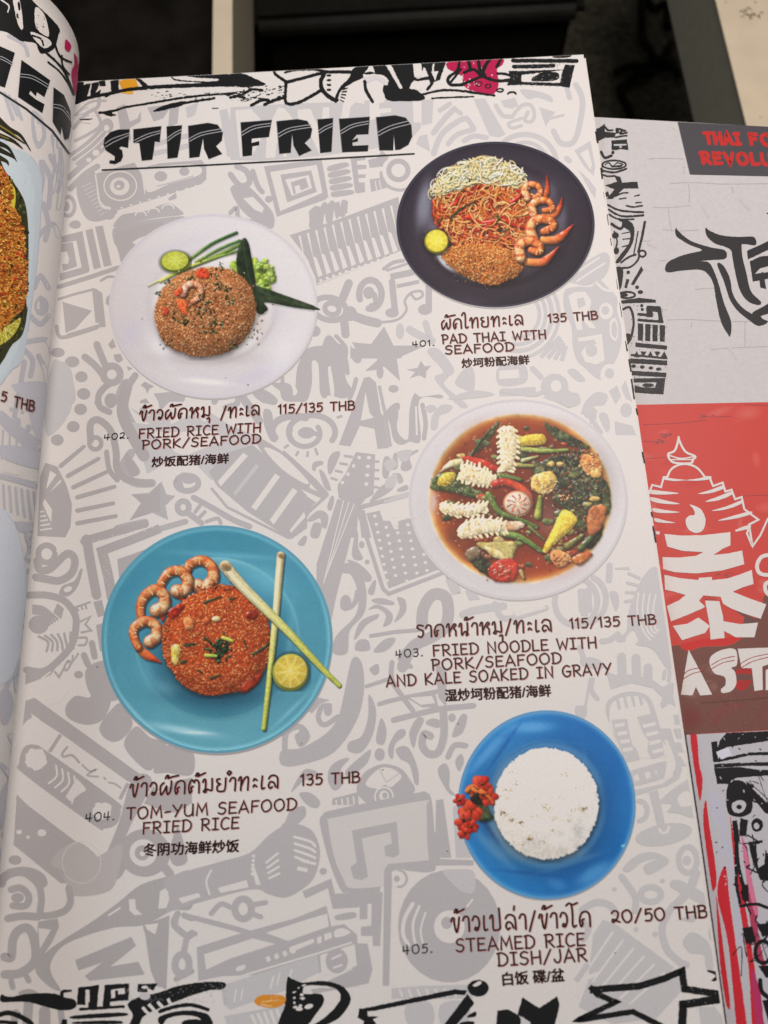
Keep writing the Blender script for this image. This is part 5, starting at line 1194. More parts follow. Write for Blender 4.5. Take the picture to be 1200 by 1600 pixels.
def dish_401():
    z = (580, 200, 3.158); p = Pic(z, 613, 477, 489, 409, 'picture of noodles with prawns on a black plate, dish 401')
    def f(r, t):
        c = lerp_ramp([(0, (86, 80, 88)), (.5, (88, 82, 90)), (.64, (70, 60, 70)), (.70, (54, 44, 54)), (.74, (48, 39, 49)), (.80, (58, 49, 58)), (.94, (50, 42, 51)), (.972, (40, 35, 46)), (.985, (70, 68, 80)), (1.02, (48, 44, 54)), (1.2, (48, 42, 52))], r)
        k = 70 * np.clip(np.cos(t - 3.1), 0, 1) ** 6 * np.clip(1 - np.abs(r - .60) * 7, 0, 1) + 90 * np.clip(np.cos(t - 2.25), 0, 1) ** 16 * np.clip(1 - np.abs(r - .60) * 8, 0, 1) + 34 * np.clip(np.cos(t + .35), 0, 1) ** 4 * np.clip(1 - np.abs(r - .58) * 5, 0, 1) - 10 * np.clip(np.cos(t - .9), 0, 1) * (r > .7)
        return c + k[..., None] * np.array((1, .96, 1.02))
    p.plate(f)
    p.glow(480, 850, 110, 30, .2, (66, 56, 66), .7); p.glow(330, 150, 120, 40, -.6, (62, 54, 64), .6); p.glow(900, 690, 130, 40, -.8, (40, 34, 44), .6); p.glow(420, 700, 60, 16, .6, (196, 190, 190), .85); p.glow(500, 750, 60, 12, .35, (150, 144, 150), .5)
    p.shadow(560, 520, 270, 250, .5); p.shadow(840, 480, 100, 210, .35); p.glow(262, 380, 40, 130, .15, (150, 148, 160), .75, 1.5); p.glow(880, 300, 50, 40, .8, (120, 116, 128), .5); p.glow(945, 440, 26, 80, .1, (112, 108, 120), .5); p.glow(370, 665, 60, 22, .75, (232, 226, 224), .95, 2)
    p.part('noodle_heap')
    base = p.pts('300,420 320,330 400,290 560,270 720,270 790,330 800,420 790,540 720,600 560,605 420,590 340,500', closed=True)
    pal = [(226, 124, 54), (206, 88, 38), (238, 158, 82), (190, 62, 30), (216, 102, 46), (242, 178, 106), (176, 46, 26), (214, 92, 40)]
    p.heap(base, 230, lambda x, y, k: p.area([(x + R.uniform(3, 8) * math.cos(q), y + R.uniform(2.5, 6) * math.sin(q)) for q in (0, 1, 2.1, 3.1, 4.2, 5.2)], vary(R.choice([(186, 48, 26), (200, 66, 32), (160, 36, 20), (176, 56, 30)]), 12), 2, 2.4, .25, 4, 1, .5, .5, .4), (140, 40, 20), 14, 8, .5, 4)
    p.heap(base, 260, lambda x, y, k: strand(p, x, y, R.uniform(14, 36), R.uniform(1.6, 3.0), tuple(v * (.45 + .6 * k) for v in R.choice(pal)), 2.4, .5), (150, 44, 22), 14, 8, .5, 4) if False else None
    j, i, X, Y, c = p.mask(base); ys, xs = np.nonzero(c)
    for q in NR.randint(0, len(ys), 330): strand(p, X[ys[q], xs[q]], Y[ys[q], xs[q]], R.uniform(24, 58), R.uniform(2.0, 3.5), R.choice(pal), 3.4, .5, within=base)
    for st in ('360,400 420,370 400,330 350,350', '560,470 620,450 590,380 600,340', '480,440 540,470 580,490', '640,440 700,480 760,490', '540,560 560,500 610,460', '690,370 740,330 720,310'): p.tube(p.pts(st), 7, 4, [(206, 48, 30), (186, 34, 24)], amb=.45, spec=.8, noise=.14)
    for q in NR.randint(0, len(ys), 70): strand(p, X[ys[q], xs[q]], Y[ys[q], xs[q]], R.uniform(22, 44), R.uniform(1.5, 2.4), R.choice([(240, 160, 84), (244, 182, 112), (228, 124, 54)]), 3.2, .5, within=base)
    p.tube(p.pts('390,445 440,400 510,365'), 4, 2, [(74, 60, 36), (50, 40, 26)]); p.tube(p.pts('330,470 352,440'), 3, 2, [(80, 60, 36)])
    flakes(p, 645, 505, 8, 12, 10, [(58, 44, 28), (80, 66, 36)]); flakes(p, 622, 440, 6, 8, 8, [(140, 110, 54), (100, 90, 44)]); flakes(p, 560, 450, 40, 120, 90, [(248, 200, 150), (250, 220, 190)], (.7, 1.6), (.4, .8), .4, sh=.1)
    p.part('bean_sprouts')
    regw = p.pts('285,345 305,250 390,180 520,140 645,148 745,195 785,275 700,300 560,285 420,315 330,352', closed=True); reg = p.pts('300,335 320,260 400,190 520,150 640,158 730,200 770,270 700,285 560,270 420,300 330,340', closed=True); j, i, X, Y, c = p.mask(reg); ys, xs = np.nonzero(c)
    cr = [(250, 230, 172), (255, 240, 198), (240, 204, 136), (248, 218, 150), (255, 246, 214), (228, 186, 118), (252, 226, 160)]
    for n_, dk in ((150, .80), (170, .95), (150, 1.04)):
        for q in NR.randint(0, len(ys), n_): strand(p, X[ys[q], xs[q]], Y[ys[q], xs[q]], R.uniform(12, 34), R.uniform(1.5, 2.8), tuple(v * dk for v in R.choice(cr)), 1.6, .2, within=regw)
    p.part('crushed_peanuts')
    cp = [(224, 136, 58), (208, 110, 42), (236, 162, 84), (186, 88, 32), (216, 122, 50), (240, 180, 106)]
    p.heap(p.pts('350,625 400,585 520,572 640,588 720,622 750,690 690,745 600,775 500,750 400,690', closed=True), 1500, lambda x, y, k: p.blob(x, y, R.uniform(.9, 2.1), R.uniform(.8, 1.6), R.uniform(0, 3), tuple(v * k for v in vary(R.choice(cp), 14)), .72, .25, .09), (196, 104, 42), 10, 8, .40, 3)
    flakes(p, 550, 690, 110, 100, 46, cp, (.8, 1.6), (.6, 1.2))
    p.part('lime_half'); p.citrus(323, 558, 57, 57, (132, 124, 34), (238, 220, 100), (236, 210, 64), .3, .09)
    for pts, tail, w in (('770,345 756,305 782,280 822,288 834,322 806,346', '800,352 840,348 868,310 866,238', 13), ('800,425 796,380 836,358 878,366 892,400 852,408', '850,438 900,430 930,392 941,346', 14), ('800,550 784,494 820,452 884,460 896,488 850,512', '850,553 910,552 955,520 996,478', 18), ('738,640 732,584 780,558 832,584 826,612 790,604', '770,662 840,664 880,635 924,588', 18)):
        p.part('prawn'); p.prawn(pts, w, w * .62, tail, (236, 144, 72), (196, 74, 34), (250, 206, 146))
    p.finish(under_disc(z, 613, 477, 489, 409, (58, 54, 64), (176, 166, 160)), HP)

def dish_403():
    z = (600, 610, 3); p = Pic(z, 628, 512, 512, 470, 'picture of noodle in brown gravy in a white bowl, dish 403')
    def f(r, t):
        X, Y = p.X[None] - p.t(638, 508)[0], p.Y[:, None] - p.t(638, 508)[1]; q = np.sqrt((X / (423 * p.sc)) ** 2 + (Y / (392 * p.sc)) ** 2)
        n1 = vnoise(*r.shape, 40); n2 = vnoise(*r.shape, 9)
        rim = lerp_ramp([(0, (211, 201, 197)), (.9, (211, 201, 197)), (.97, (214, 204, 199)), (1.0, (200, 190, 184)), (1.2, (200, 190, 184))], r) + (4 * np.cos(t + .7))[..., None]
        soup = lerp_ramp([(0, (112, 38, 18)), (.7, (118, 42, 18)), (.88, (138, 58, 26)), (.95, (176, 96, 44)), (.985, (206, 146, 78)), (1.02, (226, 206, 170)), (1.05, (216, 206, 202))], q)
        soup = soup * (1 + .20 * n1 + .08 * n2)[..., None]
        m = np.clip((1.035 - q) * 30, 0, 1)[..., None]
        p.q = q
        return rim * (1 - m) + soup * m
    p.plate(f)
    for k in range(170):
        a, rr = R.uniform(0, 6.28), R.uniform(.05, .96) ** .5; x, y = 638 + math.cos(a) * 400 * rr, 508 + math.sin(a) * 370 * rr; q = R.uniform(2, 7)
        p.glow(x, y, q * 1.5, q, R.uniform(0, 3), R.choice([(220, 150, 90), (90, 30, 14), (196, 110, 60), (236, 200, 160), (80, 26, 14)]), R.uniform(.3, .8), 2)
    for x, y, rx, ry, c, a in ((232, 525, 22, 60, (214, 190, 190), .8), (770, 600, 50, 90, (150, 100, 92), .7), (860, 600, 60, 40, (110, 76, 76), .7), (1010, 560, 40, 50, (160, 120, 104), .7), (700, 580, 60, 40, (120, 56, 48), .7), (340, 690, 60, 40, (110, 54, 36), .8), (500, 560, 60, 30, (150, 110, 60), .6), (720, 810, 150, 60, (160, 52, 24), .7), (640, 170, 180, 40, (164, 62, 26), .6), (560, 560, 200, 60, (80, 30, 16), .5), (880, 420, 160, 160, (60, 36, 24), .7), (440, 760, 90, 40, (90, 50, 30), .6), (480, 240, 80, 60, (150, 60, 24), .5)): p.glow(x, y, rx, ry, 0, c, a)
    dk = [(40, 44, 24), (54, 60, 30), (30, 32, 20), (72, 82, 42), (46, 40, 26)]
    p.part('kale_leaves')
    for st in ('220,440 240,400 330,380 400,450 470,480 440,510 330,480 230,465', '750,150 830,190 940,250 960,275 880,260 800,220', '720,350 800,310 860,300 920,350 900,430 840,460 780,420', '980,410 1040,430 1062,510 1050,580 1000,570 960,500', '820,530 900,520 950,560 960,640 920,660 880,580', '600,290 650,275 690,320 640,340', '400,790 460,780 520,830 510,880 440,840', '900,440 960,480 960,540 900,530', '940,700 1000,650 1030,630 1010,700 960,745', '800,480 850,500 930,500 900,540 820,530', '860,380 930,360 980,420 950,470 880,440', '430,290 470,220 520,155 540,150 520,190 470,260', '700,330 760,360 740,400 690,380'):
        p.area(p.pts(st, closed=True), vary(R.choice(dk), 6), 3, 3, .35, 6, 4.0, .55, .45, .5, 2.5, cols=R.choice([(86, 96, 56), (64, 70, 44), (100, 92, 60)]))
    for k in range(330):
        a, rr = R.uniform(0, 6.28), R.uniform(0, 1) ** .5; x, y = 925 + math.cos(a) * 130 * rr, 470 + math.sin(a) * 220 * rr
        if ((x - 638) / 400) ** 2 + ((y - 508) / 366) ** 2 > 1: continue
        X, Y = p.t(x, y); p.blob(X, Y, R.uniform(1.5, 5), R.uniform(.8, 2.6), R.uniform(0, 3), vary(R.choice(dk + [(90, 60, 40), (124, 60, 30), (104, 104, 66), (120, 112, 92), (60, 50, 44), (76, 62, 40), (140, 90, 50)]), 10), .5, .3, .2)
    for st in ('880,390 930,440 940,520', '900,410 950,360', '980,500 1020,480', '350,470 400,490', '980,450 1010,520', '860,330 900,380'): p.tube(p.pts(st), 2.2, 1.2, [(104, 112, 66), (74, 82, 46)], spec=.4)
    flakes(p, 900, 380, 40, 60, 60, [(170, 164, 150), (210, 200, 190), (130, 126, 110), (190, 176, 150)], (1.4, 4), (.5, 1.0), .5, sh=.05)
    for k in range(64):
        a, rr = R.uniform(0, 6.28), R.uniform(.1, .93) ** .5; x, y = p.t(638 + math.cos(a) * 385 * rr, 508 + math.sin(a) * 352 * rr)
        b = R.uniform(0, 6.28); l_ = R.uniform(4, 13); q = [(x + l_ * R.uniform(.6, 1) * math.cos(b + u), y + l_ * .55 * R.uniform(.6, 1) * math.sin(b + u)) for u in (0, .9, 1.9, 3, 4.1, 5.2)]
        c = R.choice([(84, 92, 48), (52, 58, 30), (150, 140, 70), (180, 140, 70), (116, 60, 34), (104, 116, 60), (190, 160, 96), (160, 60, 36), (70, 78, 42)])
        p.area(catmull(q, True, 3), vary(c, 12), 2, 2.4, .15, 5, 1.5, .6, .5, .45, 1, cols=mix(c, (220, 190, 130), .25))
    p.part('green_stems')
    for st, w, cs in (('490,490 540,570 620,600 715,640', 11, [(120, 136, 62), (96, 118, 50), (84, 108, 48)]), ('560,670 640,690 740,755', 12, [(140, 160, 76), (104, 132, 56), (88, 116, 50)]), ('650,275 750,285 860,280', 9, [(170, 174, 84), (150, 160, 72), (120, 134, 58)]), ('540,400 600,410 640,420', 10, [(112, 124, 60), (90, 104, 48)]), ('720,590 732,500', 12, [(176, 176, 76), (140, 150, 58)]), ('620,350 700,355', 8, [(176, 164, 84), (150, 146, 66)]), ('680,640 750,700', 6, [(130, 126, 66), (96, 100, 50)]), ('860,730 930,680', 11, [(136, 128, 60), (110, 108, 50)]), ('920,740 1010,650', 10, [(96, 106, 54), (70, 84, 42)]), ('640,850 655,880', 8, [(196, 160, 100), (170, 130, 74)]), ('650,330 720,310', 7, [(190, 186, 130), (160, 150, 90)]), ('410,300 450,240 500,180', 4, [(70, 84, 40), (54, 66, 32)])):
        p.tube(p.pts(st), w, w * .55, cs, amb=.45, spec=.6, noise=.12, sh=.55)
    p.part('vegetable_pieces')
    for st, c, c2 in (('270,370 310,330 370,320 370,345 300,365 250,390', (220, 208, 166), (196, 176, 120)), ('370,310 430,315 520,350 530,380 440,360 380,335', (200, 56, 34), (170, 36, 24)), ('430,720 520,710 620,715 590,800 520,770', (156, 138, 70), (190, 170, 106)), ('470,730 540,750 590,800 510,780', (214, 196, 140), (190, 160, 96)), ('380,760 430,730 450,770 400,800', (150, 132, 104), (110, 84, 60)), ('540,620 640,615 655,640 590,660 540,650', (232, 198, 164), (220, 160, 110)), ('700,400 780,380 810,420 780,480 720,480 690,450', (206, 160, 74), (226, 196, 120)), ('720,410 770,395 790,430 750,460', (228, 208, 126), (206, 160, 70)), ('960,560 1040,540 1020,640 960,680', (186, 112, 62), (150, 80, 44)), ('780,760 830,750 880,790 830,830 790,810', (196, 116, 60), (220, 160, 100)), ('490,840 530,800 600,790 630,830 610,890 540,900 500,880', (196, 56, 38), (160, 36, 24)), ('930,300 980,310 1020,350 1010,400 950,390 920,340', (206, 110, 54), (226, 160, 84)), ('960,380 1000,370 1020,400 980,410', (214, 150, 70), (230, 190, 120)), ('880,790 940,760 980,770 920,820', (190, 110, 54), (150, 70, 36))):
        p.area(p.pts(st, closed=True), c, 3, 3, .10, 6, 1.4, .6, .55, .5, 1.5, cols=c2)
    flakes(p, 560, 850, 50, 26, 18, [(206, 66, 44), (180, 44, 30), (226, 120, 80), (236, 170, 130)], (1, 4), (.8, 2), .7, sh=.12); flakes(p, 965, 345, 46, 24, 26, [(220, 140, 70), (200, 96, 46), (236, 190, 120)], (1, 4), (.8, 2), .6, sh=.12); flakes(p, 760, 430, 24, 26, 26, [(236, 216, 150), (206, 160, 80), (230, 130, 70)], (1, 3.4), (.8, 1.8), .6, sh=.12); flakes(p, 840, 500, 14, 20, 10, [(222, 130, 70), (240, 180, 120)], (1, 3), (.8, 1.8), .6, sh=.12); flakes(p, 840, 795, 26, 36, 16, [(206, 120, 60), (232, 180, 120), (150, 76, 40)], (1, 3.4), (.8, 1.8), .6, sh=.12)
    for st, c in (('590,250 650,215 740,205 760,235 740,255 640,262', (218, 174, 56)), ('745,745 790,650 840,560 905,600 880,650 800,720 760,760', (226, 184, 54)), ('250,440 270,395 330,385 330,420 290,450', (208, 170, 56))):
        p.part('baby_corn'); j, i, c_, d = p.area(p.pts(st, closed=True), c, 5, 6, .15, 4, .8, .35, .5, .55, .8, cols=mix(c, (244, 214, 100), .5))
        ys, xs = np.nonzero(c_)
        for q in NR.randint(0, len(ys), 50): p.blob(p.X[i][xs[q]], p.Y[j][ys[q]], 1.3, .9, .8, vary(mix(c, (246, 216, 104), .4), 8), .75, .2, .06)
    for a, b, w in (((575, 175), (572, 372), 88), ((362, 380), (515, 425), 88), ((268, 545), (475, 548), 62), ((352, 668), (565, 640), 84)):
        p.part('squid_piece'); dx, dy = b[0] - a[0], b[1] - a[1]; ln = math.hypot(dx, dy); ux, uy = dx / ln, dy / ln; bow = R.uniform(-.10, .10) * ln; m = 8; lean = R.choice([-1, 1]) * .07
        def ax(t, o): bx = math.sin(math.pi * t) * bow; return (a[0] + dx * t - uy * (o + bx), a[1] + dy * t + ux * (o + bx))
        wd = [w * (.28 + .24 * math.sin(math.pi * min(1, i / m * .75 + .2))) * R.uniform(.85, 1.12) for i in range(m + 1)]
        p.shadow(*ax(.5, 8), ln * .5, w * .5, .5, math.atan2(dy, dx))
        for i in range(m + 1):
            for sd in (-1, 1):
                q0, q1 = ax(i / m, sd * wd[i] * .3), ax(min(1.05, i / m + lean + R.uniform(.0, .08)), sd * wd[i] * R.uniform(1.0, 1.2))
                p.tube([p.t(*q0), p.t((q0[0] + q1[0]) / 2 + ux * R.uniform(-4, 4), (q0[1] + q1[1]) / 2), p.t(*q1)], 6.6, 4.2, [(232, 208, 160), (244, 228, 190), vary((232, 206, 158), 8)], amb=.78, spec=.25, sh=.14)
        body = [p.t(*ax(i / m, wd[i] * .84)) for i in range(m + 1)] + [p.t(*ax(i / m, -wd[i] * .84)) for i in range(m, -1, -1)]
        p.area(catmull(body, True, 3), (238, 220, 176), 5, 5, .12, 5, 1.4, .3, .6, 0, 1, cols=(226, 200, 150))
        for i in range(1, m):
            for q in range(5):
                o = (q - 2) * .28 * wd[i]; X, Y = p.t(*ax((i + R.uniform(-.2, .2)) / m, o)); p.blob(X, Y, 2.6, 1.6, math.atan2(dy, dx) + 1.57 + R.uniform(-.3, .3), vary(R.choice([(244, 230, 194), (236, 216, 170), (226, 196, 140)]), 5), .88, .2, .05)
        for k in range(9): X, Y = p.t(*ax(R.uniform(.05, .95), R.uniform(-.6, .6) * w * .6)); p.blob(X, Y, 2, 1, R.uniform(0, 3), vary((206, 136, 74), 16), .7, 0, .1)
    p.part('prawn')
    p.tube(p.pts('520,440 560,430 620,450 670,490 680,530'), 12, 15, [(186, 44, 26), (206, 70, 38), (220, 104, 66)], amb=.45, spec=.7, noise=.12)
    X, Y = p.t(626, 531); p.blob(X, Y, 22, 19.5, 0, (226, 140, 98), .6, .3, .5); p.blob(X - .5, Y - .5, 19, 16.5, 0, (244, 214, 182), .75, .3, 0)
    for k in range(9): a = k * .7; p.tube([(X + math.cos(a) * 4, Y + math.sin(a) * 3.5), (X + math.cos(a + .2) * 11, Y + math.sin(a + .2) * 9), (X + math.cos(a) * 16.5, Y + math.sin(a) * 14)], 1.6, 2.6, [(236, 180, 140), (222, 110, 72), (206, 84, 50)], sh=.1, spec=.3)
    flakes(p, 626, 531, 36, 34, 28, [(250, 232, 210), (236, 170, 130), (252, 240, 222)], (.8, 2.2), (.6, 1.2), .4, sh=.15)
    p.cur = 0
    for k in range(150):
        a, rr = R.uniform(0, 6.28), R.uniform(.02, .95) ** .5; x, y = p.t(638 + math.cos(a) * 400 * rr, 508 + math.sin(a) * 366 * rr); b = R.uniform(0, 6.28); q = [(x + R.uniform(1.5, 4) * math.cos(b + u), y + R.uniform(1.5, 3) * math.sin(b + u)) for u in (0, .6, 1.2)]
        p.tube(catmull(q), .9, .5, [R.choice([(246, 226, 210), (236, 200, 170), (250, 240, 230)])], sh=0, own=False)
    p.finish(under_disc(z, 628, 512, 512, 470, (202, 193, 190), (184, 173, 167), 7), HP)

def dish_404():
    z = (130, 800, 2.7907); p = Pic(z, 583, 555, 504, 497, 'picture of tom yum fried rice on a turquoise plate, dish 404')
    def f(r, t):
        up = -np.sin(t)
        c = lerp_ramp([(0, (62, 134, 156)), (.60, (64, 136, 158)), (.68, (74, 144, 162)), (.705, (98, 162, 174)), (.73, (80, 148, 164)), (.94, (78, 144, 160)), (.97, (112, 178, 190)), (.985, (120, 180, 190)), (1.0, (74, 136, 154)), (1.2, (74, 136, 154))], r)
        k = np.where(r > .72, -12 * np.clip(up, 0, 1) + 20 * np.clip(-up, 0, 1) ** 2, 20 * np.clip(up, 0, 1) ** 2 * (r / .7) ** 2)
        return c + k[..., None] * np.array((1, .8, .6)) + (vnoise(*r.shape, 30) * 3)[..., None]
    p.plate(f)
    p.glow(490, 962, 70, 7, .05, (236, 238, 232), 1.0); p.glow(430, 950, 160, 18, .16, (176, 214, 218), .8); p.glow(230, 880, 140, 10, .85, (150, 198, 206), .5); p.glow(900, 870, 10, 120, .8, (140, 194, 204), .6); p.glow(940, 270, 30, 150, -.78, (70, 140, 162), .7); p.glow(200, 330, 40, 170, .7, (64, 134, 158), .7); p.glow(360, 770, 70, 34, .5, (120, 182, 196), .7); p.glow(280, 700, 40, 80, -.4, (104, 172, 190), .6); p.glow(800, 300, 130, 70, .5, (110, 178, 194), .6); p.glow(640, 190, 230, 14, .06, (112, 178, 194), .6); p.glow(900, 560, 16, 150, .1, (112, 176, 192), .5)
    p.shadow(590, 640, 270, 230, .6); p.glow(580, 800, 220, 40, 0, (34, 80, 104), .7)
    for pts, tail, w in (('500,322 530,330 566,290 560,240 520,212 470,226 448,262', '450,258 440,286 446,312', 22), ('408,345 446,336 456,296 424,258 376,264 344,304 338,330', '408,340 424,362 440,392', 21), ('318,430 352,408 352,364 314,338 270,366 250,410 252,460', '332,420 344,446 346,476', 21), ('290,566 320,540 314,494 272,476 226,502 220,540 240,590', '240,584 268,618 338,656', 20)):
        p.part('prawn'); p.prawn(pts, w, w * .62, tail, (232, 150, 88), (196, 88, 42), (246, 212, 160), 5)
    p.part('rice_mound')
    pal = [(222, 108, 50), (208, 88, 38), (232, 134, 70), (188, 70, 30), (214, 98, 44), (238, 154, 90), (176, 60, 26)]
    p.heap(p.pts('345,560 355,480 420,400 500,350 590,320 680,335 760,390 805,470 820,560 800,670 740,750 640,790 520,795 420,740 360,650', closed=True), 2500, lambda x, y, k: p.blob(x, y, R.uniform(1.9, 3.3), R.uniform(.8, 1.25), R.uniform(0, 3.14), tuple(v * k * 1.02 for v in vary(R.choice(pal), 14)), .70, .3, .09), (186, 72, 30), 18, 14, .46, 3.5)
    flakes(p, 590, 330, 30, 60, 8, pal, (1.5, 3), (.7, 1.1)); flakes(p, 360, 560, 20, 8, 60, pal, (1.5, 3), (.7, 1.1)); flakes(p, 810, 600, 20, 8, 60, pal, (1.5, 3), (.7, 1.1))
    for st, c, c2 in (('436,470 462,456 486,480 476,510 448,510', (214, 120, 66), (226, 150, 96)), ('385,590 410,575 425,600 415,650 400,670 385,640', (206, 172, 70), (222, 196, 110)), ('575,455 600,460 590,478 560,470', (238, 186, 118), (244, 206, 150)), ('370,430 440,400 440,420 390,470', (170, 46, 26), (140, 34, 20)), ('690,760 740,720 780,700 760,750 700,790', (150, 50, 30), (120, 36, 22)), ('710,440 760,436 750,466 716,462', (150, 44, 26), (120, 34, 20)), ('520,470 545,460 552,480 530,490', (206, 110, 60), (190, 80, 40))): p.area(p.pts(st, closed=True), c, 2.5, 3, .2, 5, 1.2, .5, .5, .45, 1, cols=c2)
    p.part('herb_garnish')
    for st, w in (('530,395 570,380 600,370', 4.4), ('740,620 790,590 820,560', 4.4), ('555,725 600,710', 4), ('430,655 450,650', 6), ('445,580 490,575', 5), ('640,380 660,376', 3.4), ('530,550 560,570', 4.4), ('700,560 712,590', 3), ('500,690 520,700', 3)): p.tube(p.pts(st), w, w * .5, [(66, 74, 40), (44, 52, 30)], spec=.3)
    flakes(p, 590, 595, 70, 26, 24, [(40, 66, 36), (58, 90, 50), (30, 48, 28), (84, 114, 66), (48, 78, 44)], (1.6, 5), (1, 2.6), .25, sh=.5)
    p.tube(p.pts('610,548 650,562'), 6, 5, [(206, 204, 90), (180, 190, 70)]); p.tube(p.pts('535,625 580,628'), 6, 5, [(190, 196, 84), (160, 176, 70)])
    for st, w0, w1 in (('862,190 852,300 840,450 815,700 788,945', 12.5, 7.4), ('620,238 690,320 780,410 900,530 1020,660 1118,758', 19, 8)):
        p.part('lemongrass_stalk'); q = p.pts(st)
        p.tube(q, w0, w1, [(224, 204, 158), (236, 224, 170), (216, 210, 120), (198, 196, 88), (186, 188, 80)], amb=.5, spec=.2, noise=.06, sh=.5)
        for o in (-.25, .05, .3): p.tube([(x + o * w0 * .5, y - o * w0 * .4) for x, y in q[2:-3]], 1, .6, [(246, 238, 206), (226, 218, 140), (204, 202, 100)] if o < .2 else [(196, 168, 110), (176, 172, 76), (160, 160, 62)], sh=0, amb=.9)
        X, Y = q[0]; p.blob(X, Y, w0 * .5, w0 * .32, .5, (206, 176, 124), .6, 0, .2); p.blob(X, Y, w0 * .3, w0 * .18, .5, (150, 110, 70), .8, 0, 0)
    p.part('lime_half'); p.citrus(905, 694, 73, 76, (156, 154, 50), (230, 210, 130), (220, 188, 70), .2, .10)
    p.finish(under_disc(z, 583, 555, 504, 497, (92, 150, 166), (164, 152, 146), 9), HP)

def dish_405():
    z = (680, 1090, 3.636); p = Pic(z, 633, 610, 505, 538, 'picture of steamed white rice on a blue plate, dish 405')
    def f(r, t):
        c = lerp_ramp([(0, (70, 140, 196)), (.56, (74, 144, 198)), (.63, (84, 152, 204)), (.665, (62, 134, 190)), (.70, (38, 116, 180)), (.93, (38, 116, 178)), (.96, (56, 132, 188)), (.98, (96, 158, 204)), (1.0, (90, 140, 176)), (1.2, (96, 140, 170))], r)
        k = np.where(r > .67, -10 * np.cos(t - .2) + 6 * np.cos(3 * t), 8 * np.cos(t - 2.4)); return c + k[..., None] * np.array((.6, 1, .9)) + (vnoise(*r.shape, 34) * 4)[..., None]
    p.plate(f)
    for x, y, rx, ry, a, c, m in ((545, 168, 130, 34, -.03, (94, 164, 214), .9), (300, 310, 26, 170, .72, (92, 160, 210), .8), (390, 280, 12, 170, .6, (30, 98, 164), .8), (600, 240, 260, 12, .1, (48, 122, 184), .7), (330, 860, 30, 170, -.8, (86, 154, 204), .8), (560, 1000, 230, 14, .1, (30, 98, 164), .7), (900, 1000, 120, 46, -.55, (78, 148, 200), .9), (690, 1060, 60, 34, .4, (62, 134, 192), .8), (270, 640, 26, 130, -.2, (26, 84, 150), .7), (1000, 500, 60, 200, .1, (30, 104, 170), .7), (300, 740, 14, 120, -.6, (26, 80, 146), .8), (880, 480, 14, 190, -.2, (80, 148, 200), .6), (760, 940, 180, 20, -.3, (84, 150, 202), .6)): p.glow(x, y, rx, ry, a, c, m, 1.6)
    p.area(p.pts('1050,840 1085,830 1075,860', False), (104, 166, 208), 1, 1, 0, 5, 0, 0, .8, 0)
    p.shadow(618, 640, 330, 330, .75)
    p.part('rice_mound')
    cx, cy = p.t(630, 602); rx, ry = 298 * p.sc, 316 * p.sc
    pal = [(250, 240, 228), (246, 236, 223), (242, 231, 217), (252, 246, 237), (247, 238, 226)]
    p.heap([(cx + rx * math.cos(q * .07) * R.uniform(.985, 1.01), cy + ry * math.sin(q * .07) * R.uniform(.985, 1.01)) for q in range(90)], 3000, lambda x, y, k: p.blob(x, y, R.uniform(1.5, 2.8), R.uniform(.7, 1.1), R.uniform(0, 3.14), tuple(v * min(1.02, k) for v in vary(R.choice(pal), 3)), .95, .1, .012), (246, 235, 222), 26, 18, .30, 2.2, .03)
    p.glow(440, 760, 150, 110, .7, (206, 186, 160), .35); p.glow(640, 880, 200, 40, 0, (196, 178, 156), .4); p.glow(380, 560, 50, 170, .1, (214, 196, 172), .35); p.glow(660, 480, 170, 120, 0, (255, 248, 240), .4)
    for x, y, n in ((420, 525, 10), (455, 490, 10), (735, 440, 9), (650, 630, 9), (670, 690, 10), (840, 630, 12), (780, 640, 8), (750, 700, 7), (430, 695, 10), (490, 715, 14), (545, 800, 12), (600, 820, 7), (665, 755, 9), (540, 580, 5), (700, 560, 5), (380, 650, 12), (450, 430, 6), (810, 505, 5), (560, 670, 6), (615, 620, 9), (480, 840, 6), (400, 560, 8)): flakes(p, x, y, n, 16, 9, [(214, 172, 92), (228, 194, 120), (190, 136, 66), (234, 210, 154), (222, 182, 100)], (.9, 2.2), (.5, 1), 0, sh=.04)
    for x, y in ((490, 712), (535, 800), (385, 655), (430, 695), (840, 628)): flakes(p, x, y, 4, 8, 5, [(136, 88, 54), (160, 104, 60)], (1, 2), (.6, 1), 0, sh=.2)
    p.part('flower')
    p.area(p.pts('195,560 235,545 280,590 320,660 330,690 250,705 240,640', closed=True), (48, 62, 42), 3, 3, .2, 6, 1.5, .15, .5, .5, cols=(76, 90, 58))
    for cx, cy, r, c in ((200, 640, 70, (214, 70, 44)), (250, 520, 74, (224, 88, 48)), (165, 700, 58, (204, 56, 40)), (300, 560, 58, (210, 62, 40)), (138, 580, 38, (196, 48, 36)), (170, 765, 44, (208, 60, 42)), (270, 490, 48, (198, 48, 36)), (205, 730, 42, (194, 48, 36))):
        for k in range(6):
            a = k * 1.05 + R.uniform(-.3, .3); X, Y = p.t(cx + math.cos(a) * r * .5, cy + math.sin(a) * r * .5); p.blob(X, Y, r * .56 * p.sc, r * .38 * p.sc, a, vary(mix(c, (228, 70, 40), .3), 14), .68, .12, .25)
            X2, Y2 = p.t(cx + math.cos(a) * r * .82, cy + math.sin(a) * r * .82); p.tube([p.t(cx, cy), (X2, Y2)], .8, .5, [(150, 24, 22), vary(c, 10)], sh=0)
        flakes(p, cx, cy, 4, r * .1, r * .1, [(230, 180, 80), (120, 30, 24)], (.8, 1.6), (.6, 1), .2)
    for st in ('180,530 215,500 245,515', '260,530 300,560 330,600', '215,520 250,540 290,540'): p.tube(p.pts(st), 7, 3.4, [(236, 130, 62), (222, 96, 48)], amb=.5)
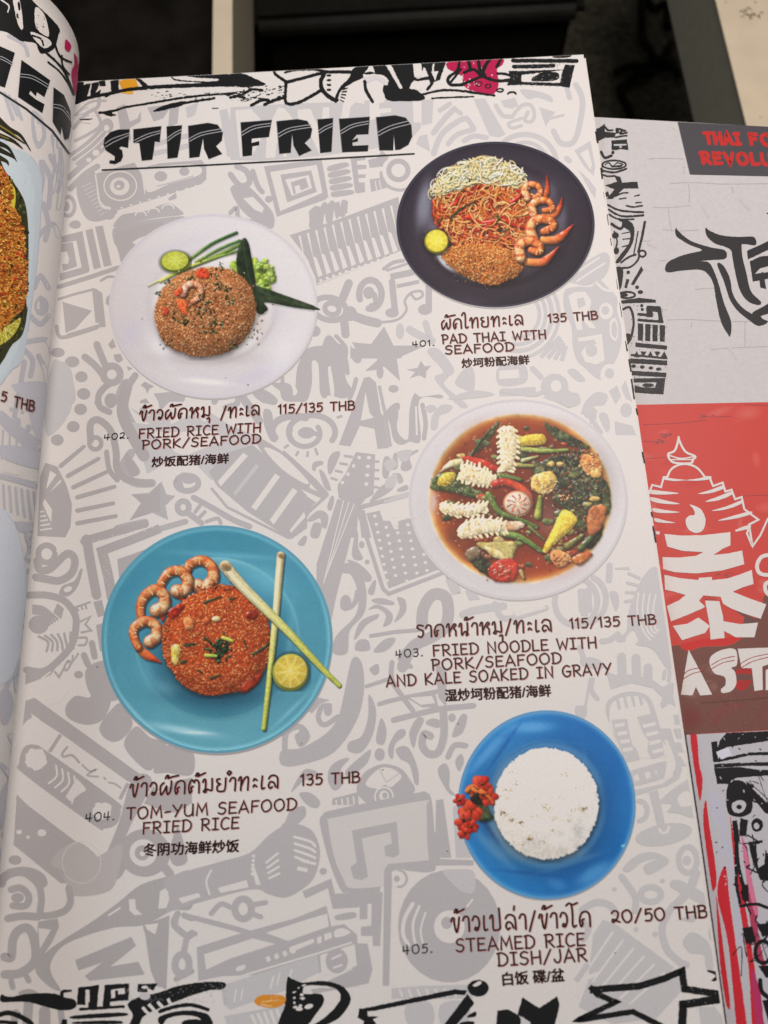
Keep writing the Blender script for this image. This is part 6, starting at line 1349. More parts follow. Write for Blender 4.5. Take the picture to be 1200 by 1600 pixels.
    p.area(p.pts('200,570 235,545 270,600 260,610 215,600', closed=True), (38, 34, 28), 3, 2, .2, 5, 1, .1, .5, .3); flakes(p, 165, 690, 8, 14, 8, [(92, 84, 46), (60, 64, 36)]); flakes(p, 240, 560, 8, 14, 10, [(50, 56, 36), (40, 36, 28)])
    p.finish(under_disc(z, 633, 610, 505, 538, (96, 146, 182), (172, 160, 152), 6), HP)
for _d in (dish_402, dish_401, dish_403, dish_404, dish_405): _d()
# ------------------------------------------------------------------ the left page, bowed up out of the gutter
def left_sheet():
    T = Vector((0.0052, 0.0095)); r = 0.0315
    n = Vector((0.9, -0.436)); c = T - n * r
    prof = [(-0.003, -0.004), (-0.0012, 0.001), (0.0022, 0.0052)]
    a0 = math.atan2(n.y, n.x)
    for i in range(34):
        a = a0 + (math.radians(112) - a0) * i / 33
        prof.append((c.x + r * math.cos(a), c.y + r * math.sin(a)))
    lx, lz = prof[-1]; a = math.radians(112) + math.pi / 2
    for i in range(1, 14): prof.append((lx + math.cos(a) * .012 * i, lz + math.sin(a) * .012 * i * (1 - i * .02)))
    ys = [-.02 + (PAGE_H + .02) * j / 40 for j in range(41)]
    v, f = [], []
    m = len(prof)
    for j, y in enumerate(ys):
        k = 1 + .0 * j
        for x, z in prof: v.append((x * k, y, z))
    for j in range(40):
        for i in range(m - 1): f.append((j * m + i, j * m + i + 1, (j + 1) * m + i + 1, (j + 1) * m + i))
    return v, f, prof
_v, _f, _prof = left_sheet()
_me = bpy.data.meshes.new('left_page'); _me.from_pydata(_v, [], _f); _me.materials.append(M_PAPER)
for _p in _me.polygons: _p.use_smooth = True
left_page = link_mesh('left_page', _me, menu, 'left page bowed up out of the gutter')
_md = left_page.modifiers.new('thickness', 'SOLIDIFY'); _md.thickness = 0.00025; _md.offset = 0
LEFT = Curved(BVHTree.FromPolygons([Vector(p) for p in _v], _f))
def left_print():
    gl = (186, 180, 181)
    D = Layer(LEFT, 1.6e-4, 2e-6); D.col = gl
    D.zone(0, 0, 3)
    D.q('150,520 200,560 215,640 180,700 150,640'); D.q('160,560 190,590 195,640 175,660', W_); D.s(6, '40,170 110,210 130,260'); D.s(6, '20,440 60,560'); D.s(5, '40,450 80,540'); D.s(5, '70,470 100,560'); D.s(7, '190,760 200,830 190,900'); D.s(10, '250,640 265,760 240,900'); D.s(6, '280,700 290,800 270,900')
    D.zone(0, 150, 3.2)
    for t in ('210,330 250,420 240,560', '250,300 300,420 290,560', '215,540 240,640 225,720', '190,700 260,640 290,700', '170,960 200,900 240,960', '150,1100 200,1140 240,1100', '110,1260 160,1320 150,1400', '200,1010 220,1060 190,1080', '130,1230 230,1220 260,1290', '190,1300 230,1400 220,1560', '120,1330 90,1500 70,1600'): D.s(8, t)
    D.ring(205, 1050, 30, 40, 4); D.d(205, 1048, 10, 14)
    D.zone(0, 600, 4.8)
    D.q('100,0 360,0 330,250 300,420 240,330 200,160 120,60', (192, 186, 188)); D.q('0,200 60,240 130,300 260,400 340,440 330,500 200,480 100,400 0,300'); D.d(210, 330, 22, 26); D.d(80, 190, 14, 14); D.d(165, 210, 12, 14); D.d(120, 290, 34, 40)
    for k in range(6): D.s(3, f'{20+k*50},{350+k*20} {10+k*54},{560+k*16}')
    D.q('0,540 120,600 300,640 330,600 320,500 0,460', (190, 184, 186)); D.p('30,590 145,620 140,690 25,660', W_); D.p('165,645 270,660 265,735 160,715', W_); D.s(9, '0,690 120,720 290,770')
    for k in range(6): D.s(4, f'{20+k*46},{760+k*10} {30+k*50},{940+k*18}')
    D.p('100,1030 290,1040 280,1120 140,1110'); D.s(5, '190,1140 210,1200'); D.s(5, '240,1140 230,1200')
    D.zone(0, 830, 4.8)
    D.s(5, '190,0 215,120 190,200'); D.s(4, '230,40 230,180'); D.p('190,205 260,205 260,240 190,230'); D.s(5, '210,290 230,430'); D.q('150,900 190,760 230,780 200,920'); D.p('100,1010 190,960 200,1090 70,1090'); D.s(7, '30,1200 80,1100'); D.s(6, '110,1100 120,1200')
    D.zone(0, 1080, 4)
    D.q('0,0 60,0 80,100 40,200 0,180'); D.s(9, '60,280 100,360 110,420'); D.s(8, '0,460 50,520 80,600'); D.q('0,640 70,560 60,760 0,860'); D.s(8, '20,900 60,800'); D.s(8, '0,1000 40,1080')
    D.zone(0, 0, 1)
    D.q('-60,815 -20,792 10,800 24,826 36,870 41,930 38,1000 24,1040 8,1066 -30,1080 -70,1080', (206, 205, 208)); D.s(1.2, '8,800 24,826 36,870 41,930 38,1000 24,1040', (188, 187, 192))
    D.build('grey_doodle_print', left_page)
    B = Layer(LEFT, 3.4e-4, 5e-6, rough=.35, seed=8); B.col = K; B.zone(0, 0, 3)
    B.q('-60,-40 120,-10 175,30 270,125 268,170 250,228 190,252 165,205 120,195 90,190 30,152 -60,120'); B.q('58,-6 88,-6 106,130 84,120', W_); B.q('163,38 205,72 226,172 168,132', W_); B.q('140,152 200,172 232,192 236,212 205,228 170,200', W_); B.s(3, '150,170 190,185 200,215'); B.s(2, '0,0 40,30 35,60', W_)
    B.q('305,185 330,215 318,242 300,225', (178, 30, 84)); B.q('343,250 362,296 352,440 338,400 330,340 345,300', (172, 34, 84)); B.s(3, '190,232 250,280 300,340 342,440'); B.s(2.2, '222,292 280,340 320,400 342,446'); B.s(3, '262,125 250,180 275,262 330,292'); B.s(3, '285,262 290,310 320,350')
    B.build('black_brush_border', left_page)
    H = Layer(LEFT, 3.4e-4, 8e-6); BK = (26, 26, 27); H.zone(0, 0, 3)
    for t, a, b in (('-20,205 0,220 68,250 22,412 -30,395', '-10,265 20,275 60,300', '-10,275 20,288 56,308'), ('98,283 232,378 205,455 170,432 165,452 140,425 133,442 165,468 205,490 195,530 82,455', '90,350 150,358 228,402', '88,362 150,372 224,414'), ('247,410 295,445 326,520 330,590 318,648 298,655 284,590 280,632 243,570', '246,490 290,500 328,550', '245,504 288,516 328,566')):
        H.fill(H.T(P(t)), BK); H.s(1, a, (170, 166, 166)); H.s(1, b, (170, 166, 166))
    H.line(H.T(P('-20,425 0,436 120,512 240,612 322,722')), 2.6, (44, 44, 45), cap=False)
    H.build('heading', left_page, 'last letters of a heading in heavy black stencil capitals')
    T_ = Layer(LEFT, 3.6e-4, 4e-6)
    letters(T_, '5', 0, 626, 8, 628, 15, 2, BR, GL, .2, GH); letters(T_, 'THB', 20, 635, 51, 643, 16, 2, BR, GL, .2, GH)
    T_.build('price', left_page)
    F = Layer(LEFT, 3.4e-4, 5e-6); F.zone(0, 150, 3.2)
    F.q('-60,290 80,270 150,300 195,370 208,450 200,600 185,800 165,960 135,1180 110,1310 60,1365 -60,1390', (192, 198, 199)); F.q('-60,330 80,320 130,360 170,500 160,800 120,1100 60,1320 -60,1360', (198, 204, 204)); F.s(1, '150,300 195,370 208,450 200,600 185,800 165,960 135,1180', (172, 180, 186))
    ph = F.build('dish_photo', left_page, 'edge of a picture of fried rice in a pineapple')
    F = Layer(LEFT, 3.9e-4, 5e-6); F.zone(0, 150, 3.2)
    for t in ('-10,120 40,165 100,200 150,275', '-10,150 50,190 120,240', '-10,200 60,225 110,265', '-10,240 40,265 80,330', '-10,270 50,300 76,320', '-10,310 30,330 40,350'): F.s(9, t, vary((40, 38, 22), 6), 1)
    F.s(2, '-5,150 50,185 90,215', (140, 120, 50)); F.s(2, '-5,200 40,218', (120, 104, 50)); F.q('-40,350 30,390 75,450 115,520 132,600 138,720 136,900 126,1010 130,1090 108,1190 60,1240 -40,1300', (54, 54, 30)); F.step = 4e-7
    crumbs(F, F.T(P('-20,360 30,392 75,452 115,522 132,602 138,722 136,900 128,1010 130,1090 108,1188 60,1238 -20,1290')), 330, [(40, 40, 22), (78, 82, 40), (62, 54, 28), (104, 102, 46), (34, 28, 18)], (.9, 3), 10)
    F.step = 5e-6; F.q('-40,390 50,440 62,540 105,640 120,780 130,900 116,1050 70,1100 -40,1160', (190, 120, 50)); F.q('-40,1190 40,1146 96,1112 84,1160 44,1215 -40,1262', (186, 172, 62)); F.q('30,440 70,470 68,560 40,540', (206, 186, 60))
    F.step = 4e-7
    crumbs(F, F.T(P('-20,1190 40,1146 96,1112 84,1160 44,1215 -20,1252')), 130, [(206, 190, 80), (170, 150, 48), (220, 206, 110), (140, 130, 50)], (.8, 2.2), 10)
    F.build('pineapple_half', ph)
    F = Layer(LEFT, 6.6e-4, 6e-7); F.zone(0, 150, 3.2)
    reg = catmull(F.T(P('-20,400 50,450 60,550 105,650 120,780 128,900 112,1040 60,1090 -20,1130')), True)
    grains(F, reg, 330, [(150, 84, 34), (170, 104, 42), (140, 66, 30)], (2.4, 5), (1.2, 2.2), 14); grains(F, reg, 520, [(224, 160, 60), (206, 120, 46), (236, 186, 90), (190, 84, 34), (216, 140, 50), (226, 150, 70)], (1.6, 3.4), (.6, 1.1), 16); crumbs(F, reg, 40, [(190, 56, 34), (70, 40, 24), (96, 100, 40)], (1.2, 3), 10)
    F.build('rice_mound', ph)
left_print()
# ------------------------------------------------------------------ sheets below the open page, with black print running along the fore edge
lower = box('lower_page', 0.002, PAGE_W + 0.0009, 0.0005, PAGE_H - 0.0012, -0.0012, -0.0007, M_PAPER, menu)
box('page_block', 0.001, PAGE_W - 0.0004, 0.0008, PAGE_H - 0.0016, -0.0049, -0.0014, M_PAPER, menu)
def fore_edge():
    s = Flat(-0.0007); D = Layer(s, 2e-5, 3e-7, rough=.3); D.col = (34, 34, 34)
    for t in ('942,300 944,318', '948,335 950,352', '953,372 955,384', '961.5,436 964.5,452', '967.5,473 971,496', '976.5,533 980,549', '983,561 986,581', '986.5,592 991,624', '994,638 996.5,649', '1003.5,706 1007,724', '1017.5,800 1019.5,808', '1020,822 1025,848', '939,262 941,280', '931,205 934,224'):
        D.l(2.8, t)
    D.build('black_brush_border', lower, 'black print running along the fore edge of the sheet below')
fore_edge()
_D = Layer(Flat(-0.0007), 2e-5, 3e-7, rough=.2); _D.l(2.4, '1070.5,1147 1092,1290 1108,1405 1121,1500 1136,1610', (30, 30, 30))
_D.build('black_edge_line', lower)

# ------------------------------------------------------------------ the second menu lying underneath
CZ = -0.0052
COVER = Flat(CZ)
second = empty('menu_cover', (0.2, 0.0, -0.0074), 'menu with red and white brick cover lying half under the open menu', 'menu')
COVER_W = 0.178
def edge_px(px, py, a=0.176):
    """the picture point level with (px, py) near the far long edge of the cover"""
    p = COVER.at(px, py); b = (p - CO).dot(CW)
    return to_px(CO + CU * a + CW * b)
def cover_sheet():
    a, b = COVER.at(930, 183), COVER.at(1200, 198)
    u = (b - a).normalized(); w = Vector((u.y, -u.x, 0))          # along the head, down the cover
    o = a - u * 0.055
    global CO, CU, CW
    CO, CU, CW = o, u, w
    tl, tr, br, bl = o, o + u * COVER_W, o + u * COVER_W + w * 0.345, o + w * 0.345
    import bmesh
    bm = bmesh.new()
    lo = [bm.verts.new((p.x, p.y, CZ - 0.0022)) for p in (bl, br, tr, tl)]; hi = [bm.verts.new((p.x, p.y, CZ)) for p in (bl, br, tr, tl)]
    bm.faces.new(hi); bm.faces.new(lo[::-1])
    for i in range(4): bm.faces.new((lo[i], lo[(i + 1) % 4], hi[(i + 1) % 4], hi[i]))
    bmesh.ops.bevel(bm, geom=[e for e in bm.edges if abs(e.verts[0].co.z - e.verts[1].co.z) > .001], offset=.003, segments=4, affect='EDGES')
    me = bpy.data.meshes.new('cover'); bm.to_mesh(me); bm.free(); me.materials.append(M_COVER)
    return link_mesh('cover', me, second)
M_COVER = mat_principled('cover_paper', A((194, 184, 178)), rough=0.5, spec=0.2, grain=0.035, grain_scale=700, bump=0.3, bump_scale=60)
cover = cover_sheet()
def cover_print():
    D = Layer(COVER, 2e-5, 3e-7, rough=.25, seed=5); D.zone(900, 170, 3.333); bl = (180, 169, 164)
    for t in ('380,262 450,258 560,262', '490,390 600,384 760,392 1000,390', '585,392 590,440 588,490', '400,512 480,515 600,503', '480,520 488,580 500,640', '450,630 540,636 640,632', '620,940 720,934', '470,1100 600,1098 800,1108 1000,1106', '700,1255 800,1246 1000,1238', '810,400 818,440', '350,690 390,688', '430,790 470,790', '880,1110 880,1240', '600,1110 600,1140', '560,300 565,340'): D.s(1.3, t, bl); D.s(.7, t, (162, 152, 148))
    for k in range(160): D.d(350 + D.rg.random() * 700, 100 + D.rg.random() * 1400, D.rg.uniform(1, 5), D.rg.uniform(1, 2.5), 0, (186, 175, 169))
    for t in ('800,1245 840,1300', '660,500 690,560', '380,700 420,720', '860,470 900,520'): D.s(5, t, (192, 181, 175))
    D.build('brick_pattern', cover)
    B = Layer(COVER, 1.2e-4, 3e-7, rough=.3, seed=6); B.col = (44, 42, 42); B.zone(900, 170, 3.333)
    B.p('85,110 120,100 150,78 150,120 210,125 200,150 150,152 90,182'); B.s(3, '210,105 240,110 230,130 265,125'); B.s(2.6, '205,150 230,145 265,140'); B.p('185,165 265,160 272,215 240,212 235,180 220,215 185,215'); B.s(2.4, '200,190 260,188', (190, 184, 182))
    B.p('90,150 105,150 112,240 95,215'); B.p('205,110 222,108 226,126 208,130'); B.p('236,104 262,112 256,122 236,118'); B.s(3, '150,95 168,112 190,112'); B.s(2.2, '112,250 128,292 140,330'); B.s(2.2, '205,212 240,206 268,210'); B.d(192, 228, 8, 9); B.s(3, '188,300 210,300 236,298'); B.s(2.6, '140,345 168,352 200,350'); B.p('150,440 165,430 175,455 160,462'); B.s(2.4, '262,505 300,512 345,505'); B.s(2.6, '200,640 214,690 206,730'); B.s(2, '300,760 312,700 322,640')
    B.s(4, '130,225 150,255 185,245'); B.ring(198, 292, 62, 22, 2.6); B.s(1.6, '150,292 170,282 190,300 215,282 245,292'); B.s(3, '135,322 200,332 262,312')
    B.p('150,400 200,420 160,470 190,470 250,415 325,415 320,380 240,385 230,355 195,345 215,380'); B.s(2.4, '205,455 240,440 270,438'); B.s(2, '225,470 260,465'); B.s(2, '305,455 330,450'); B.s(2, '310,490 340,488')
    B.s(3, '165,500 230,530 350,540'); B.s(3, '170,525 240,560 350,555'); B.s(2.5, '172,550 220,575 300,575'); B.s(4, '185,600 230,625 250,595 225,575'); B.q('255,575 300,610 300,680 285,720 260,760 225,800 205,800 230,760 275,700 280,640 240,610'); B.s(1.6, '240,650 290,640'); B.s(1.6, '245,680 290,675'); B.s(1.6, '240,720 275,710'); B.d(205, 660, 18, 16); B.d(210, 740, 14, 18)
    B.s(4, '358,590 345,660 325,745'); B.ring(345, 755, 18, 16, 3); B.s(3, '205,830 280,825 320,790 330,760'); B.s(3, '235,800 280,770 310,760')
    B.q('210,830 245,840 235,930 215,940'); B.d(272, 852, 9, 9); B.p('340,820 350,840 300,920 285,915'); B.p('262,885 278,890 265,935 252,930'); B.d(318, 930, 10, 9); B.d(335, 955, 14, 10); B.ring(265, 970, 42, 16, 3); B.p('230,1000 330,985 415,995 415,1010 340,1010 240,1015'); B.d(250, 970, 20, 10)
    B.s(3.5, '245,1045 280,1035 300,1100 290,1180 270,1220 240,1225'); B.d(270, 1190, 20, 20); B.d(342, 1025, 8, 8); B.d(345, 1045, 8, 8)
    B.p('365,1040 370,1025 440,1030 455,1110 430,1108 425,1060 400,1055 400,1085 370,1085'); B.l(4, '320,1070 380,1075'); B.l(4, '320,1100 455,1110')
    for k in range(4): B.p(f'{322+k*38},{1118+k*3} {350+k*38},{1120+k*3} {348+k*38},{1208+k*2} {322+k*38},{1206+k*2}')
    B.p('310,1218 475,1235 472,1255 308,1240'); B.l(3, '285,1282 475,1300')
    for k in range(5): B.p(f'{300+k*36},{1292} {330+k*36},{1294} {315+k*36},{1262}' if k % 2 == 0 else f'{300+k*36},{1264} {330+k*36},{1266} {315+k*36},{1292}')
    B.p('282,1300 475,1312 475,1336 285,1325'); B.d(300, 1340, 12, 9); B.d(345, 1345, 12, 8); B.d(390, 1350, 12, 8); B.d(430, 1356, 14, 9); B.p('290,1365 470,1375 468,1398 290,1388'); B.p('300,1405 465,1402 455,1488 305,1478 305,1440 340,1450 410,1455 420,1425 300,1425'); B.d(375, 1440, 30, 10)
    for k in range(150): B.d(285 + B.rg.random() * 185, 1020 + B.rg.random() * 460, B.rg.uniform(1, 3), B.rg.uniform(1, 2.4), 0, (104, 99, 96))
    B.build('black_brush_border', cover, 'column of black doodles down the left of the brick cover')
    S = Layer(COVER, 1.2e-4, 3e-7); S.zone(900, 170, 3.333)
    S.fill(S.T(P('530,70 1000,94')) + [edge_px(1200, 198.2), edge_px(1200, 275.6)] + S.T(P('1000,352 594,343')), (74, 69, 71)); S.l(.8, '530,70 594,343', (96, 92, 93))
    sg = S.build('sign_panel', cover, 'dark grey panel with red lettering')
    S = Layer(COVER, 1.6e-4, 3e-7, rough=.2); RD = (186, 46, 42)
    for t, x0, y0, x1, y1 in (('THAI', 1103, 224.5, 1157, 226), ('FO', 1173, 226, 1207, 227.5), ('REVOLU', 1097, 255.5, 1206, 258)):
        letters(S, t, x0, y0, x1, y1, 17, 5.6, RD, GL, .34); 
    S.build('lettering', sg, 'red lettering THAI FO and REVOLU')
    G = Layer(COVER, 1.2e-4, 3e-7, rough=.25); G.col = (48, 45, 46); G.zone(900, 170, 3.333)
    G.q('520,620 535,640 600,690 700,722 775,738 778,780 700,788 640,795 690,800 720,850 745,920 770,1010 808,1115 802,1185 785,1165 755,1110 730,1000 715,910 680,855 640,838 560,842 470,850 478,800 560,762 655,738 600,712 560,690 520,660')
    G.q('675,620 700,638 760,660 840,668 925,668 935,710 880,705 862,712 866,770 885,850 910,950 962,1005 950,1022 900,1005 860,960 835,880 815,780 800,730 720,700 680,660')
    G.q('735,810 765,815 800,880 815,960 850,1020 900,1060 960,1090 1000,1110 950,1130 900,1100 840,1050 800,990 770,900'); G.p('890,740 1000,690 1140,640 1140,690 1000,735 895,785'); G.p('905,795 960,770 1060,760 1140,800 1140,860 1020,850 1000,820 960,830 930,860 1010,850 1000,885 920,900'); G.p('990,545 1100,500 1140,520 1040,560'); G.p('900,1100 920,1060 1010,1010 1140,960 1140,1010 1020,1060 960,1080 990,1120 950,1132')
    G.p('1010,900 1060,880 1140,900 1140,930 1040,940'); G.p('950,860 975,850 990,940 960,930')
    G.build('graffiti_print', cover, 'black graffiti lettering on the brick cover')
    RP = Layer(COVER, 1.2e-4, 4e-7, seed=9); rd = (196, 68, 60)
    RP.p([(940, 634), (1000, 632.5), (1200, 628.5), edge_px(1200, 628.5), edge_px(1200, 1141.5), (1200, 1141.5), (1000, 1152), (940, 1155)], rd)
    RP.zone(950, 600, 2.909)
    for k in range(34):
        x, y = 150 + RP.rg.random() * 620, 110 + RP.rg.random() * 900; blend(RP, x, y, RP.rg.uniform(20, 90), RP.rg.uniform(10, 46), RP.rg.choice([(194, 66, 58), (206, 86, 76), (190, 60, 54), (202, 90, 80)]), rd, RP.rg.uniform(-.4, .4))
    for t in ('160,185 300,180 450,165', '420,140 470,150 560,148', '160,262 260,262', '600,510 727,505', '170,340 260,335', '620,95 727,98', '240,225 270,235'): RP.s(1.2, t, (150, 62, 62)); 
    for x, y in ((430, 145), (255, 232), (240, 262), (540, 868), (455, 985)): 
        for k in range(8): RP.d(x + RP.rg.gauss(0, 16), y + RP.rg.gauss(0, 7), RP.rg.uniform(3, 9), RP.rg.uniform(2, 5), 0, RP.rg.choice([(150, 76, 76), (120, 70, 68)]))
    br = (116, 74, 64)
    RP.q('-60,1300 300,1190 360,1215 430,1195 560,1185 640,1120 680,1050 700,1000 727,950 900,880 1100,860 1300,850 1420,1000 1440,1300 1420,1556 1100,1562 700,1574 330,1596 100,1610 -60,1620', br)
    RP.q('330,1185 430,1160 560,1150 620,1130 560,1180 430,1192 360,1212', (196, 50, 46)); RP.q('560,1320 640,1280 660,1330 620,1390 580,1380', (170, 48, 46)); RP.p('570,1025 690,1075 640,1110 610,1110 620,1060', (104, 74, 68))
    for k in range(26): blend(RP, 350 + RP.rg.random() * 500, 1240 + RP.rg.random() * 300, RP.rg.uniform(20, 70), RP.rg.uniform(8, 26), RP.rg.choice([(110, 72, 66), (134, 92, 84), (126, 68, 62)]), br)
    crumbs(RP, RP.T(P('340,1410 900,1400 900,1570 360,1590')), 260, [(150, 80, 74), (100, 62, 56), (136, 96, 90)], (.5, 1.1), 8)
    RP.s(1, '420,1450 560,1440 727,1425', (96, 62, 58)); blend(RP, 380, 1520, 60, 70, (118, 58, 54), br)
    rp = RP.build('red_panel', cover, 'red painted panel fading to brown at its foot')
    E = Layer(COVER, 2.6e-4, 3e-7, rough=.15); E.col = (214, 201, 191); E.zone(950, 600, 2.909)
    E.s(3.4, '320,250 335,285 355,312 395,330 385,345 372,362 295,357 272,322 300,306 312,280 320,248'); E.s(2.2, '275,325 330,340 395,330'); E.s(2, '288,345 380,345'); E.d(320, 246, 5, 9)
    E.s(3.2, '268,425 290,385 340,365 400,380 440,425'); E.l(3.2, '185,500 200,460 240,470 252,425 268,425'); E.q('252,425 300,432 355,438 300,442 255,436'); E.q('352,438 400,432 462,420 462,434 400,441')
    E.l(3.2, '440,425 460,425 476,465 520,450 532,490 560,482 576,525 606,515 618,570 682,618 640,640 655,740 630,680 640,655 578,668'); E.l(3, '655,740 690,690 727,610')
    for t in ('188,482 250,488 322,498 250,504 190,500', '195,515 260,530 325,546 260,546 200,535', '204,565 260,574 325,584 260,588 208,582', '212,610 260,622 305,632 250,632 214,626', '408,500 460,484 522,462 522,478 460,498', '440,536 500,512 560,490 560,505 500,530', '470,578 540,556 604,530 604,545 540,570', '498,622 560,602 645,580 645,594 570,614', '577,668 610,650 645,642 640,658'): E.q(t)
    E.q('370,550 395,556 425,575 442,620 430,665 395,678 362,658 352,620 368,600 392,595 388,572')
    E.p('255,682 330,690 430,688 555,674 555,735 520,750 478,778 540,772 608,758 618,820 520,848 400,862 300,856 250,842 246,788 320,790 400,782 432,765 340,760 268,740')
    E.p('255,868 330,884 410,892 412,882 470,878 472,892 540,885 600,866 652,846 660,910 610,925 565,945 640,975 718,1002 692,1068 620,1045 560,1022 522,1000 510,968 432,962 412,986 440,1012 430,1020 360,1050 285,1080 266,1010 320,985 352,960 300,945 258,935')
    E.p('440,985 505,988 522,1060 528,1155 465,1162 460,1095'); E.p('293,1100 360,1090 410,1062 462,1100 440,1132 335,1165'); E.p('518,1078 600,1092 680,1085 664,1152 580,1152 524,1122')
    E.s(6, '760,775 700,785 676,825 690,862 740,870'); E.s(6, '760,890 715,910 720,950 760,975'); E.p('215,668 235,672 232,686 218,684')
    E.p('365,1208 420,1310 472,1412 418,1416 398,1378 382,1416 330,1412'); E.q('578,1208 520,1208 470,1235 460,1270 482,1315 528,1332 532,1368 512,1388 520,1405 560,1395 582,1360 576,1310 560,1290 585,1275'); E.p('588,1204 740,1198 745,1268 700,1285 702,1390 664,1396 652,1292 605,1292'); E.p('715,1300 745,1290 760,1390 715,1392')
    for t in ('338,1325 370,1300 425,1290', '336,1345 380,1318 435,1305', '468,1278 520,1250 576,1238', '468,1296 520,1268 574,1256', '592,1278 650,1245 740,1225', '600,1292 660,1260 740,1240'): E.s(1.3, t, (150, 48, 46))
    E.build('temple_emblem', cover, 'white temple spire emblem with big white letters')
    F = Layer(COVER, 1.2e-4, 3e-7, rough=.4, seed=12); F.zone(950, 1100, 3.2); wh = (186, 178, 178); F.col = (30, 28, 30)
    F.fill(F.T(P('300,150 385,148 800,130')) + [edge_px(1200, 1141.5), edge_px(1200, 1660)] + F.T(P('800,1790 300,1800')), wh)
    for t in ('540,480 570,560 580,760', '520,450 540,600', '640,900 660,1200', '600,700 640,900'): F.s(7, t, (184, 178, 186))
    rdc = (196, 42, 50)
    for t in ('410,155 442,152 455,300 472,375 462,480 446,420', '488,480 505,600 542,860 528,935 515,900 476,600', '545,950 600,1200 640,1600 660,1700 700,1700 680,1500 610,1000 585,810', '610,560 650,800 700,1100 760,1500 800,1700 730,1700 700,1300 640,900', '690,700 720,900 760,1200 800,1350 740,1250 700,1000', '540,960 580,1250 610,1500 590,1500 560,1300'): F.q(t, rdc if '690' not in t[:3] else (170, 60, 84))
    F.q('665,660 690,720 715,860 750,1040 730,1040 690,860', (206, 112, 136)); F.q('715,1330 750,1400 770,1500 780,1700 740,1600', (176, 52, 92))
    F.p('560,180 590,145 800,135 1000,130 1000,190 800,185 600,215 540,240'); F.p('515,190 545,185 550,290 525,290'); F.l(5, '530,285 620,270 700,250 900,245'); F.p('540,240 600,215 620,255 560,280', (206, 200, 204)); F.l(6, '530,310 700,300 900,300'); F.p('530,320 660,315 760,330 900,325 900,350 760,360 640,370 600,400 545,400'); F.l(3, '670,290 760,285', wh)
    F.q('600,400 640,380 690,400 720,470 715,540 660,565 605,550 590,490'); F.q('620,500 660,480 690,500 670,540 630,540', wh); F.d(655, 515, 14, 12); F.p('690,385 740,420 800,500 900,560 900,620 780,540 700,440'); F.p('720,420 760,410 800,470 800,500', wh)
    F.p('620,585 645,580 660,690 630,690'); F.p('660,570 700,580 690,660 655,660'); F.d(745, 605, 30, 34); F.d(742, 610, 14, 16, 0, wh); F.p('700,690 770,680 800,760 900,800 900,900 760,880 720,780'); F.p('740,700 790,690 780,800 750,820', wh); F.l(5, '640,700 640,900 660,1000'); F.s(6, '640,620 650,800 690,960'); F.p('670,1120 720,1110 740,1190 690,1200'); F.p('740,1100 900,1090 900,1150 770,1160')
    F.ring(775, 1240, 40, 55, 6); F.p('750,1310 900,1300 900,1360 790,1370'); F.s(7, '760,1380 770,1440 820,1480'); F.p('770,1480 900,1470 900,1600 800,1590'); F.s(5, '660,1010 740,1000 800,1020'); F.p('665,900 700,905 705,990 670,980')
    for k in range(120): F.d(540 + F.rg.random() * 300, 150 + F.rg.random() * 760, F.rg.uniform(2, 9), F.rg.uniform(1, 4), F.rg.uniform(0, 3), wh if k % 2 else F.col)
    for k in range(26): x, y = 620 + F.rg.random() * 200, 380 + F.rg.random() * 900; F.s(F.rg.uniform(1, 2.6), f'{x},{y} {x + F.rg.uniform(-50, 60)},{y + F.rg.uniform(-40, 60)} {x + F.rg.uniform(-40, 90)},{y + F.rg.uniform(20, 120)}')
    F.build('graffiti_print', cover, 'strip of black graffiti with red strokes at the foot of the cover')
cover_print()
# ------------------------------------------------------------------ table, floor and the things beyond
M_BLACK = mat_principled('black_lacquer', (0.012, 0.011, 0.010), rough=0.45, spec=0.25, grain=0.3, grain_scale=60)
M_FLOOR = mat_principled('dark_carpet', (0.15, 0.145, 0.112), rough=0.9, spec=0.05, grain=0.5, grain_scale=120, bump=0.4, bump_scale=400)
M_PLASTIC = mat_principled('black_plastic', (0.014, 0.014, 0.011), rough=0.6, spec=0.1, grain=0.2, grain_scale=90)
M_GREY = mat_principled('grey_edge_band', (0.43, 0.41, 0.32), rough=0.6, spec=0.1, grain=0.06, grain_scale=160)
M_CREAM = mat_principled('cream_laminate', (0.90, 0.79, 0.60), rough=0.6, spec=0.1, grain=0.05, grain_scale=50)
M_SPOT = mat_principled('worn_spots', (0.16, 0.13, 0.07), rough=0.8, spec=0.1, grain=0.3, grain_scale=200)

tag(box('table', -0.36, 0.46, -0.32, 0.303, -0.034, -0.0076, M_BLACK, None, 0.003), 'black table lying under both menus', 'table')
tag(box('floor', -2.5, 2.5, -1.2, 3.0, -0.56, -0.52, M_FLOOR), kind='structure')
tbl = bpy.data.objects['table']
for x in (-0.33, 0.43):
    for y in (-0.29, 0.27):
        box('leg', x - .02, x + .02, y - .02, y + .02, -0.519, -0.0345, M_BLACK, tbl)

